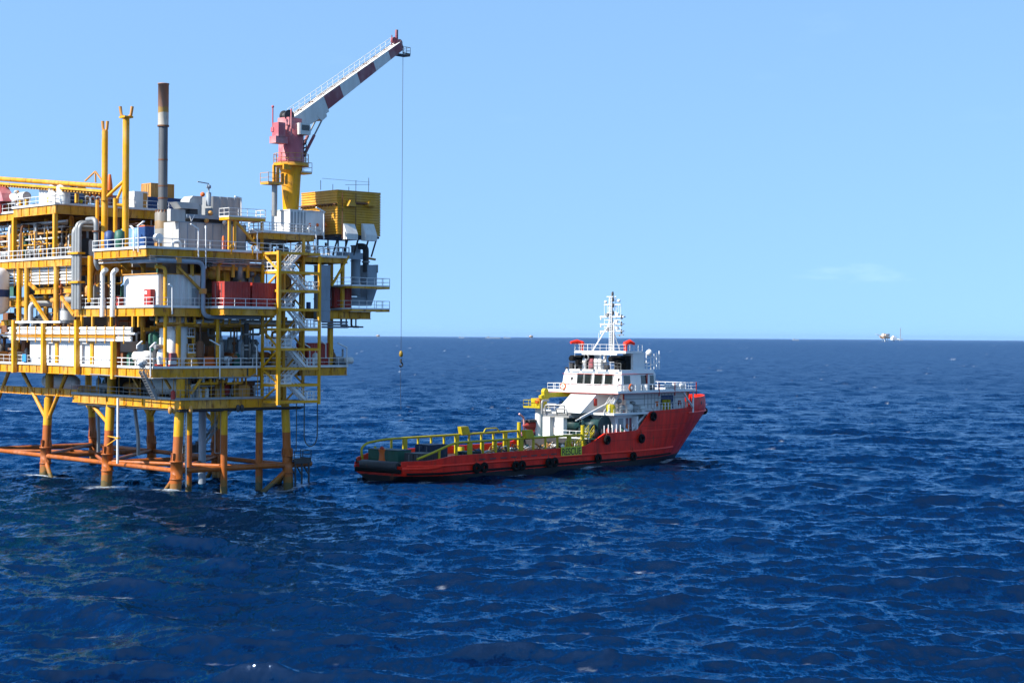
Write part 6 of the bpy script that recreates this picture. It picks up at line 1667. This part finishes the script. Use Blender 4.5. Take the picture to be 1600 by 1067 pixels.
# funnels, monitor platform
for y, x in ((3.6, 48.6), (-3.4, 49.4)):
    m = MB().box(x - .7, x + 1.3, y - 1.1, y + 1.1, 14.25, 16.4); m.lathe([(.42, -2.8), (.42, 0)], (x - .4, y, 15.9), 14, 'x'); m.lathe([(.3, -2.2), (.3, 0)], (x - .4, y - .7, 15.4), 12, 'x'); m.box(x - 2.2, x - .4, y - 1.2, y + .9, 16.1, 16.4)
    part('funnel', m, M_black, ship)
for y, x in ((-.6, 47.4), (.2, 47.4), (2.4, 47.3)): part('vent_drum', MB().lathe([(.32, 0), (.36, 1.4), (.28, 1.6)], (x, y, 14.3), 14), M_swhite, ship)
for y in (2.0, -1.2): part('searchlight', MB().torus((47.2, y, 16.1), .45, .1, 'x', 16, 8).cyl((47.2, y, 14.3), (47.2, y, 15.6), .08), M_galv, ship)
part('winch_box', MB().box(47.4, 48.4, .9, 1.7, 14.3, 15.9), M_maroon, ship)
m = MB().rail([(46.8, -5.0, 14.27), (46.8, 5.0, 14.27)], 1.0, 1.3, .05, False); part('roof_rail', m, M_galv, ship)
part('signal_house', MB().box(50.0, 53.0, -4.9, -3.0, 14.27, 16.9), M_swhite, ship)
mp_ = part('monitor_platform', MB().box(48.0, 52.5, -5.0, 5.0, 16.75, 16.95).box(47.9, 48.05, -3.4, 3.4, 16.5, 16.75), M_swhite, ship)
part('handrail', MB().rail([(52.4, -4.9, 16.95), (48.1, -4.9, 16.95), (48.1, 4.9, 16.95), (52.4, 4.9, 16.95)], 1.15, 1.2, .05), M_rail, mp_)
part('platform_strut', MB().box(48.2, 52.4, 3.0, 3.2, 14.3, 16.75).box(48.2, 48.5, -1, -.6, 14.3, 16.7), M_swhite, mp_)
for y in (4.2, -4.3):
    x = 48.9; m = MB().cyl((x, y, 16.95), (x, y, 18.1), .26, 12); m.dome((x, y, 18.2), .42, 14)
    b_ = part('fire_monitor', m, M_hred, ship)
    part('nozzle', MB().tube([(x, y, 18.3), (x - .8, y + .4, 18.5), (x - 1.9, y + .7, 18.35)] if y > 0 else [(x, y, 18.3), (x + .5, y - .4, 18.55), (x + 1.3, y - .7, 18.2)], [.3, .34, .2], 12), M_hred, b_)
# mast
MX = 51.0
ms = part('mast', MB().tube([(MX, 0, 16.9), (MX, 0, 22.0), (MX, 0, 26.2)], [.24, .18, .09], 12), M_galv, ship)
m = MB()
m.tube([(MX - 2.2, 2.1, 16.95), (MX, .4, 21.3)], .11, 8); m.tube([(MX - 1, -1.2, 16.95), (MX - .4, -.7, 21.6)], .11, 8); m.tube([(MX + 1.5, -.6, 16.95), (MX, 0, 21)], .1, 8); part('mast_leg', m, M_rail, ms)
m = MB().ladder((MX - .32, 0, 17), (MX - .25, 0, 25.6), (-1, 0, 0), .4); part('mast_ladder', m, M_rail, ms)
for py, pa, pb, r in ((463.5, 948, 963, .05), (476, 944, 970, .07), (489, 949, 966, .05), (495, 938, 976, .12), (506.5, 938, 974, .09), (517.5, 938, 974, .09)):
    a, b = V(pa, py, x=MX), V(pb, py, x=MX); m = MB().beam((MX, a.y, a.z), (MX, b.y, b.z), r * 2)
    if r > .08: m.box(MX - .3, MX + .3, b.y, b.y + 1.6, b.z - .05, b.z + .1); m.lathe([(.14, -.35), (.14, 0)], (MX, a.y - .15, a.z - .1), 8)
    part('yard', m, M_rail, ms)
for px, py in ((957.5, 455), (958, 464), (958, 473), (958, 485), (971.5, 491), (971, 502), (971, 514)):
    a = V(px, py + 4, x=MX - .2); part('mast_light', MB().lathe([(.14, -.35), (.17, 0), (.1, .35)], (MX - .2, a.y, a.z), 10), M_dark, ms)
for px, py in ((967, 470), (946.5, 472)): a = V(px, py, x=MX); part('dome', MB().dome((MX, a.y, a.z), .26), M_swhite, ms)
m = MB()
for px in (949, 967): a, b = V(px, 476, x=MX), V(px, 495, x=MX); m.beam(a, b, .05); 
for px in (952,): a, b = V(px, 463, x=MX), V(px, 476, x=MX); m.beam(a, b, .05)
a, b = V(936, 520, x=MX), V(934, 538, x=MX); m.beam(a, b, .05); part('mast_stay', m, M_rail, ms)
for px in (952, 962):
    a, b = V(px, 464, x=MX + .2), V(px - 1 if px < 957 else px + 2, 517, x=MX + .2); part('lattice_post', MB().beam(a, b, .07), M_rail, ms)
m = MB()
for k_ in range(12):
    a, b = V(951.5, 466 + k_ * 4.4, x=MX + .2), V(963, 466 + k_ * 4.4, x=MX + .2); m.beam(a, b, .05)
    a, b = V(951.5, 466 + k_ * 4.4, x=MX + .2), V(963, 470 + k_ * 4.4, x=MX + .2)
    if k_ % 2 == 0: m.beam(a, b, .04)
part('mast_lattice', m, M_rail, ms)
for px in (944.5, 970):
    a, b = V(px, 476, x=MX + .1), V(px, 517, x=MX + .1); part('lattice_post', MB().beam(a, b, .055), M_rail, ms)
for py, w_ in ((482, 8), (500, 12), (511, 13)):
    a, b = V(957 - w_, py, x=MX + .1), V(957 + w_, py, x=MX + .1); part('yard', MB().beam(a, b, .07), M_rail, ms)
for px, py in ((949, 492), (965, 492), (963, 503), (950, 514), (964, 513)):
    a = V(px, py, x=MX - .1); part('mast_box', MB().box(MX - .35, MX + .15, a.y - .22, a.y + .22, a.z - .2, a.z + .25), M_galv if px < 957 else M_rail, ms)
a = V(968, 520, x=MX - .4); part('radar_scanner', MB().beam((MX - .4, a.y - .8, a.z - .3), (MX - .4, a.y + .5, a.z - .3), .22, .14).cyl((MX - .4, a.y, a.z - .6), (MX - .4, a.y, a.z - .3), .1), M_galv, ms)
# aerials forward of the wheelhouse roof
for px, py0, py1 in ((1010, 578, 553), (1017, 578, 556), (1022, 579, 553), (1026, 579, 551), (1030, 579, 548)):
    a, b = V(px, py0, y=-3.9), V(px, py1, y=-3.9); part('aerial', MB().tube([(a.x, -3.9, 14.25), (b.x, -3.9, b.z)], .09, 8), M_swhite, ship)
a, b = V(1011, 560, y=-3.9), V(1030, 556, y=-3.9); part('aerial_rack', MB().beam(a, b, .08).beam(a - UP * 1.3, b - UP * 1.0, .08), M_swhite, ship)
a = V(1014, 551, y=-3.9); part('satellite_dome', MB().dome((a.x, -3.9, a.z), .55, 16), M_swhite, ship)
a = V(1004, 566, y=-3.0); part('signal_lamp', MB().dome((a.x, -3, a.z), .42, 12).cyl((a.x, -3, 14.25), (a.x, -3, a.z), .2), M_green, ship)
m = MB().rail([(53, -4.9, 14.27), (55.8, -4.0, 14.27), (55.8, 4, 14.27)], 1, 1.2, .05, False); part('roof_rail', m, M_rail, ship)
# life rafts, lockers, lamps and frames about the bridge
for i, x in enumerate((57.6, 59.4, 61.2)): part('life_raft', MB().lathe([(.2, -.7), (.36, -.6), (.36, .6), (.2, .7)], (x, -6.2, 11.75), 14, 'x').box(x - .5, x + .5, -6.5, -5.9, 11.0, 11.4), M_swhite, ship)
part('deck_locker', MB().box(51.0, 51.9, -6.7, -6.1, 11.0, 12.0), M_swhite, ship); part('deck_locker', MB().box(52.0, 53.4, -6.6, -6.0, 11.0, 11.9), M_dark, ship)
for x in (54.2, 58.4, 64.3): part('red_stanchion', MB().cyl((x, -6.85, 10.2), (x, -6.85, 12.2), .09, 8), M_red, ship)
for y in (-5.0, -2.5, 0, 2.5, 5.0): part('flood_lamp', MB().box(46.0, 46.3, y - .2, y + .2, 14.3, 14.55), M_dark, ship)
for k_, (pa, pb) in enumerate(((901.5, 911.5), (913, 923.5), (928, 941), (944.5, 957))):
    a = V(pa, 596, x=x0); b = V(pb, 596, x=x0); fm_ = MB(); o = .06
    P_ = [Vector((x0 - o, a.y, 11.95)), Vector((x0 - o, b.y, 11.95)), Vector((x0 + .2 - o, b.y, 13.6)), Vector((x0 + .2 - o, a.y, 13.6))]
    for i in range(4): fm_.beam(P_[i], P_[(i + 1) % 4], .09)
    part('window_frame', fm_, M_galv, wh); part('wiper', MB().beam((P_[0] + P_[1]) / 2 - Vector((.03, 0, 0)), P_[2] * .6 + P_[1] * .4 - Vector((.04, 0, 0)), .04), M_dark, wh)
for y in (6.3, -6.3): part('whip_aerial', MB().tube([(46.3, y * .55, 14.2), (46.2, y * .55, 17.6)], .035, 6), M_swhite, ship)
part('roof_clutter', MB().box(46.6, 47.2, -2.6, -1.9, 14.27, 15.0).box(46.6, 47.3, 4.2, 4.8, 14.27, 15.2).tube([(46.5, -4.6, 15.3), (46.5, 4.8, 15.3)], .06, 6).tube([(46.5, -4.6, 14.3), (46.5, -4.6, 15.3)], .05, 6).tube([(46.5, 0, 14.3), (46.5, 0, 15.3)], .05, 6), M_dark, ship)
m = MB()
for i in range(10): m.tube([(52.6 + i * .9, -5.23, 10.5), (52.6 + i * .9, -5.23, 8.2)], .035, 6)
for z in (8.9, 9.8): m.tube([(47.4, -5.24, z), (63.2, -5.24, z)], .04, 6)
part('wall_conduit', m, M_galv, ship)
for x, mt in ((49.2, M_red), (55.5, M_orange), (61.6, M_red)): part('wall_box', MB().box(x, x + .5, -5.45, -5.22, 8.5, 9.3), mt, ship)
# bow gear
for i, (px, py) in enumerate(((1066, 613), (1076, 612), (1084, 617))):
    x = 70.2 + i * 1.4; part('bow_gear', MB().lathe([(.25, 0), (.35, .5), (.45, .6), (.45, .95)], (x, .8 - .9 * (i % 2), 9.9), 12).cyl((x, .8 - .9 * (i % 2), 7.3), (x, .8 - .9 * (i % 2), 9.9), .2), M_dark, ship)
# crash rails along the cargo deck
for y in (-6.1, 6.1):
    s_ = 1 if y > 0 else -1
    if y < 0: pts = [(1.6, y + .6, 3.0), (4, y + .2, 3.7), (7.2, y, 4.65), (9.0, y, 4.92), (36.0, y, 4.9)]
    else: pts = [(2.5, y - .5, 2.4), (2.3, y - .4, 3.9), (3.6, y - .2, 4.55), (7.5, y, 4.9), (36.2, y, 5.0)]
    cr_ = part('crash_rail', MB().pipe(pts, .16, 12, 1.2), M_lime, ship)
    for i in range(10):
        x = 8.6 + i * 2.7; w = .8 if i % 4 == 1 else .26
        part('rail_post', MB().box(x - w / 2, x + w / 2, y - .12, y + .12, 2.3, 4.85), M_lime, cr_)
    part('rail_post', MB().box(5.2, 5.45, y * .985 - .12, y * .985 + .12, 2.3, 4.0), M_lime, cr_)
    xk = 31.5 if y < 0 else 21.2
    xk = vx(824, y, 681) if y < 0 else vx(724, y, 672)
    part('rail_bracket', MB().prism([(xk - .6, 4.9), (xk + 1.2, 4.9), (xk + .7, 6.1), (xk - .9, 6.1)], y - .35, y + .35), M_lime, cr_)
    part('end_post', MB().cyl((36.1, y, 2.3), (36.1, y, 6.3), .3, 12), M_lime, cr_)
    if y > 0: part('rail_hoop', MB().pipe([(28, y, 5), (28.4, y, 5.6), (31, y, 5.6), (31.6, y, 5)], .1), M_lime, cr_)
m = MB()
for i in range(4): x = 31.6 + i * 1.2; m.pipe([(x, -6.5, 2.3), (x, -6.5, 4.2), (x + .7, -6.5, 4.2), (x + .7, -6.5, 2.3)], .1, 8)
m.box(31.3, 36.6, -6.3, -5.3, 2.3, 2.9); part('yellow_manifold', m, M_lime, ship)
for i in range(5): part('manifold_valve', MB().lathe([(.12, -.3), (.3, 0), (.12, .3)], (31.8 + i, -5.8, 3.4), 12, 'xyz'[i % 3]), (M_swhite, M_dark, M_orange)[i % 3], ship)

M_navy = paint('navy_container_paint', (.012, .03, .07), rust=.08, dirt=.3)
# ---- loose gear and cargo on the ship
x0 = 3.2
t = thing('cargo_skip', 'long dark green cargo skip on the stern deck behind the yellow rail', 'cargo container', (x0, 1.0, 2.25), VF)
part('body', MB().corr((x0, -.4), (x0 + .01, 5.2), 2.3, 3.75, .6, .06).box(x0, x0 + 2.6, -.4, 5.2, 2.3, 3.75), M_green, t); part('lid', MB().box(x0 - .06, x0 + 2.66, -.46, 5.26, 3.75, 3.85), M_teal, t)
for y in (0, 4.8): part('skid_foot', MB().box(x0, x0 + 2.6, y - .1, y + .1, 2.25, 2.31), M_dark, t)
container('dark blue cargo container amidships on the stern deck', 8.4, 11.6, -1.6, 1.2, 2.3, 2.1, M_navy, 'containers on the cargo deck', VF)
container('pale topped low dark container lying just inside the stern', 3.4, 6.6, -4.6, -1.6, 2.3, 1.3, M_dark, 'containers on the cargo deck', VF)
container('dark container beside the starboard yellow rail', 11.5, 14.5, -5.2, -3.4, 2.3, 1.2, M_teal, 'containers on the cargo deck', VF)
t = thing('capstan', 'rust orange capstan post on the stern deck before the green skip', 'capstan', (1.9, 1.3, 2.25), VF); part('barrel', MB().lathe([(.5, 0), (.4, .4), (.35, 1.2), (.5, 1.7)], (1.9, 1.3, 2.3), 16), M_orange, t); part('cap', MB().dome((1.9, 1.3, 4.1), .3), M_red, t)
t = thing('rescue_boat', 'small orange red rescue boat stowed to port on the ship behind the white gantry leg', 'rescue boat', (35.5, 6.0, 5.2), VF)
a = V(831, 664, y=6.0)
part('hull', MB().lathe([(.05, -2.0), (.4, -1.7), (.7, -.8), (.75, .8), (.6, 1.5), (.1, 1.9)], (a.x, 6.0, a.z), 16, 'x'), M_red, t)
part('canopy', MB().box(a.x - 1.5, a.x + 1.4, 5.2, 6.8, a.z + .5, a.z + .85), M_dark, t)
part('davit', MB().pipe([(a.x - 1.6, 6, 2.4), (a.x - 1.9, 6, a.z + 1.2), (a.x - 3, 6, a.z + 1.8)], .15).box(a.x - 1.9, a.x + 1.9, 5.5, 6.6, a.z - 1.3, a.z - 1.05).cyl((a.x + 1, 6, 2.3), (a.x + 1, 6, a.z - 1.2), .3), M_cred, t)
rnd2 = random.Random(4)
for i in range(24):
    x = 14 + i * .85; y = -5.4 + rnd2.random() * 2.4
    pts = [(x + rnd2.uniform(-1.6, 2.2), y + rnd2.uniform(-.6, .6), 2.5 + (.7 + 1.1 * rnd2.random()) * abs(math.sin(j * 1.3 + i))) for j in range(7)]
    single('cargo_hose', MB().pipe(pts, .075, 8, .6), (M_hose, M_teal, M_whiter, M_tan)[i % 4],
           ['black hose', 'dark teal hose', 'pale hose', 'tan hose'][i % 4] + ' looped along the cargo deck ' + ['just ahead of the containers', 'below the raised rail bracket', 'beside the yellow manifold'][i // 8], 'hose', (x, y, 2.3), VF, 'hoses on the cargo deck')
single('white_sack', MB().lathe([(.4, 0), (.95, .25), (1.0, .8), (.5, 1.15)], (24, -3.0, 2.3), 12), M_swhite, 'white bulk sack among the hoses on the cargo deck', 'sack', (24, -3, 2.3), VF)
for x, y, mt, lab in ((16.0, -3.4, M_blue, 'blue drum on the cargo deck beside the dark teal container'), (27.5, -2.2, M_rust, 'rusty drum on the cargo deck near the white sack'), (33.0, -3.6, M_swhite, 'white drum on the cargo deck before the gantry'), (18.5, 2.0, M_lime, 'yellow drum on the cargo deck by the inner rail')):
    t = thing('oil_drum', lab, 'drum', (x, y, 2.3), VF, 'drums on the cargo deck'); part('barrel', MB().lathe([(.45, 0), (.48, .4), (.45, .45), (.48, .9), (.45, 1.25)], (x, y, 2.3), 16), mt, t); part('lid', MB().lathe([(.42, 0), (.42, .04)], (x, y, 3.55), 16), M_dark, t)
for x, y, h, lab in ((20.5, -3.9, 1.1, 'stack of dark pipe lengths lying along the cargo deck centre'), (29.0, -4.4, 1.0, 'stack of dark pipe lengths lying beside the starboard rail')):
    t = thing('pipe_stack', lab, 'pipe stack', (x, y, 2.3), VF)
    for k in range(5): part('pipe', MB().tube([(x - 3, y + (k % 3) * .5 + (.25 if k > 2 else 0), 2.55 + (.42 if k > 2 else 0)), (x + 3, y + (k % 3) * .5 + (.25 if k > 2 else 0), 2.55 + (.42 if k > 2 else 0))], .22, 10), M_dark if k % 2 else M_rust, t)
# lifebuoys
lb = None
for x, y, z, lab, rx in ((vx(986, -6.9, 604), -6.92, 11.65, 'orange lifebuoy on the bridge deck side rail', 0), (43.6, V(880, 598, x=43.6).y, 11.65, 'orange lifebuoy on the aft bridge deck rail to port', 1)):
    if lb is None:
        lb = thing('lifebuoy', lab, 'lifebuoy', (x, y, z), VF, 'orange lifebuoys on the ship'); part('ring', MB().torus((x, y, z), .42, .15, 'y', 20, 8), M_orange, lb); part('band', MB().torus((x, y, z), .42, .155, 'y', 4, 8), M_swhite, lb)
        for c in list(COL.objects):
            if c.parent == lb and c.name.startswith('band'): c.scale = (1, 1, 1)
    else: dup(lb, (x, y, z), VF, lab, R(90))
# tyres hung round the hull
ty = None
TY = [(949, 687, 'tyre fender high on the red side below the deck stair'), (1003, 685, 'tyre fender high on the red side amidships below the white house'), (1021.5, 650.5, 'topmost tyre fender near the bow shoulder'),
      (935, 716, 'tyre fender at the waterline forward of the RESCUE board'), (990, 713, 'tyre fender at the waterline below the white house'), (867, 722, 'tyre fender at the waterline just aft of the RESCUE board'),
      (858, 723, 'second tyre fender aft of the RESCUE board at the waterline'), (816, 727, 'tyre fender at the waterline in the middle of the cargo deck side'), (806, 728, 'tyre fender touching the one in the middle of the cargo deck side'),
      (757, 730, 'tyre fender at the waterline below the dark containers'), (745, 731, 'aftmost tyre fender on the hull side near the dark containers')]
for px, py, lab in TY:
    a = V(px, py, y=-HB - .2)
    for _ in range(3): yy = -half(a.x, a.z) - .28; a = V(px, py, y=yy)
    if ty is None:
        ty = thing('tyre_fender', lab, 'tyre', (a.x, yy, a.z), VF, 'black tyre fenders on the hull'); part('tyre', MB().torus((a.x, yy, a.z), .48, .25, 'y', 22, 10), M_black, ty); part('chain', MB().tube([(a.x, yy + .1, a.z + .6), (a.x, yy + .2, a.z + 1.3)], .04, 6), M_rust, ty)
        ty_base = (a.x, yy, a.z)
    else:
        ang = math.atan2(half(a.x + 1, a.z) - half(a.x - 1, a.z), 2.0)
        dup(ty, (a.x, yy, a.z), VF, lab, -ang)

# ================================================================ things far off on the horizon
M_ochre = paint('pale_ochre_paint', (.80, .62, .42), rust=.0, dirt=.1, fade=0)


def far_rig(name, label, px, D, scale, body=True):
    X = (px - CX) / FPX * D; f = Frame(X, D, 30); t = thing(name, label, 'offshore platform', (0, 0, 0), f)
    s = scale
    m = MB()
    for x in (-.5, .5):
        for y in (-.5, .5): m.cyl((x * 24 * s, y * 20 * s, -2), (x * 22 * s, y * 18 * s, 18 * s), 2.2 * s, 10)
    part('leg', m, M_whiter, t)
    m = MB().box(-22 * s, 22 * s, -18 * s, 18 * s, 18 * s, 25 * s); m.box(-27 * s, 24 * s, -20 * s, 20 * s, 25 * s, 29 * s); part('deck', m, M_tan, t)
    m = MB().box(-30 * s, 10 * s, -18 * s, 18 * s, 29 * s, 36 * s).box(-10 * s, 22 * s, -16 * s, 14 * s, 32 * s, 45 * s).box(-18 * s, 0, -10 * s, 10 * s, 36 * s, 48 * s); part('accommodation', m, M_ochre, t)
    part('helideck', MB().lathe([(14 * s, 46 * s), (15 * s, 48 * s)], (16 * s, 0, 0), 16), M_whiter, t)
    part('flare_boom', MB().beam((-24 * s, 0, 34 * s), (-66 * s, 10 * s, 44 * s), 3.4 * s).beam((-24 * s, 6 * s, 28 * s), (-60 * s, 10 * s, 43 * s), 2.5 * s), M_white, t)
    return t


far_rig('distant_platform', 'small white and tan platform with a flare boom far off on the horizon', 1383, 14000, 1.35)
f2 = Frame((1402 - CX) / FPX * 16500, 16500, 20)
t = thing('distant_jackup', 'faint low white rig with one thin tall mast far off beside the horizon platform', 'offshore rig', (0, 0, 0), f2)
part('hull', MB().box(-62, -18, -20, 20, 12, 40).box(-50, -30, -15, 15, 40, 52).box(10, 50, -20, 20, 8, 24), M_white, t); part('mast', MB().beam((34, 0, 0), (34, 0, 128), 5.5), M_grey, t); part('mast', MB().beam((40, 10, 0), (44, 10, 60), 4), M_whiter, t); part('leg', MB().beam((-40, 0, -2), (-40, 0, 12), 16), M_grey, t)
for px, D, s, lab in ((591, 17500, .62, 'tiny hazy platform on the horizon between the platform and the crane cable'), (830, 17500, .72, 'tiny pale platform on the horizon aft of the ship mast')):
    far_rig('distant_platform', lab, px, D, s)
for px, D, L, lab in ((770, 17000, 70, 'tiny dark flat ship hull on the horizon astern of the supply vessel'), (792, 17500, 34, 'tiny pale ship on the horizon close to the dark flat one'), (721, 17500, 26, 'faint speck of a ship on the horizon nearer the crane cable'), (1243, 17500, 30, 'faint speck of a white ship on the horizon ahead of the supply vessel')):
    f3 = Frame((px - CX) / FPX * D, D, 5)
    t = thing('distant_ship', lab, 'ship', (0, 0, 0), f3); part('hull', MB().prism([(-L * 1.1, 11), (-L, -1), (L, -1), (L * 1.15, 11)], -10, 10), M_gull, t); part('superstructure', MB().box(-L * .8, -L * .5, -9, 9, 11, 20), M_grey, t)

# ================================================================ sea air
hm = bpy.data.materials.new('sea_haze'); hm.use_nodes = True; ht = hm.node_tree; ht.nodes.clear()
ho = ht.nodes.new('ShaderNodeOutputMaterial'); hv = ht.nodes.new('ShaderNodeVolumePrincipled')
hv.inputs['Color'].default_value = (.42, .66, 1.0, 1); hv.inputs['Density'].default_value = 1.1e-5; hv.inputs['Anisotropy'].default_value = .2
ht.links.new(hv.outputs[0], ho.inputs['Volume'])
hz = bpy.data.objects.new('haze', mesh_of('haze', MB().box(-72000, 72000, -72000, 72000, -6, 130), hm, (0, 0, 0))); COL.objects.link(hz); props(hz, kind='stuff')
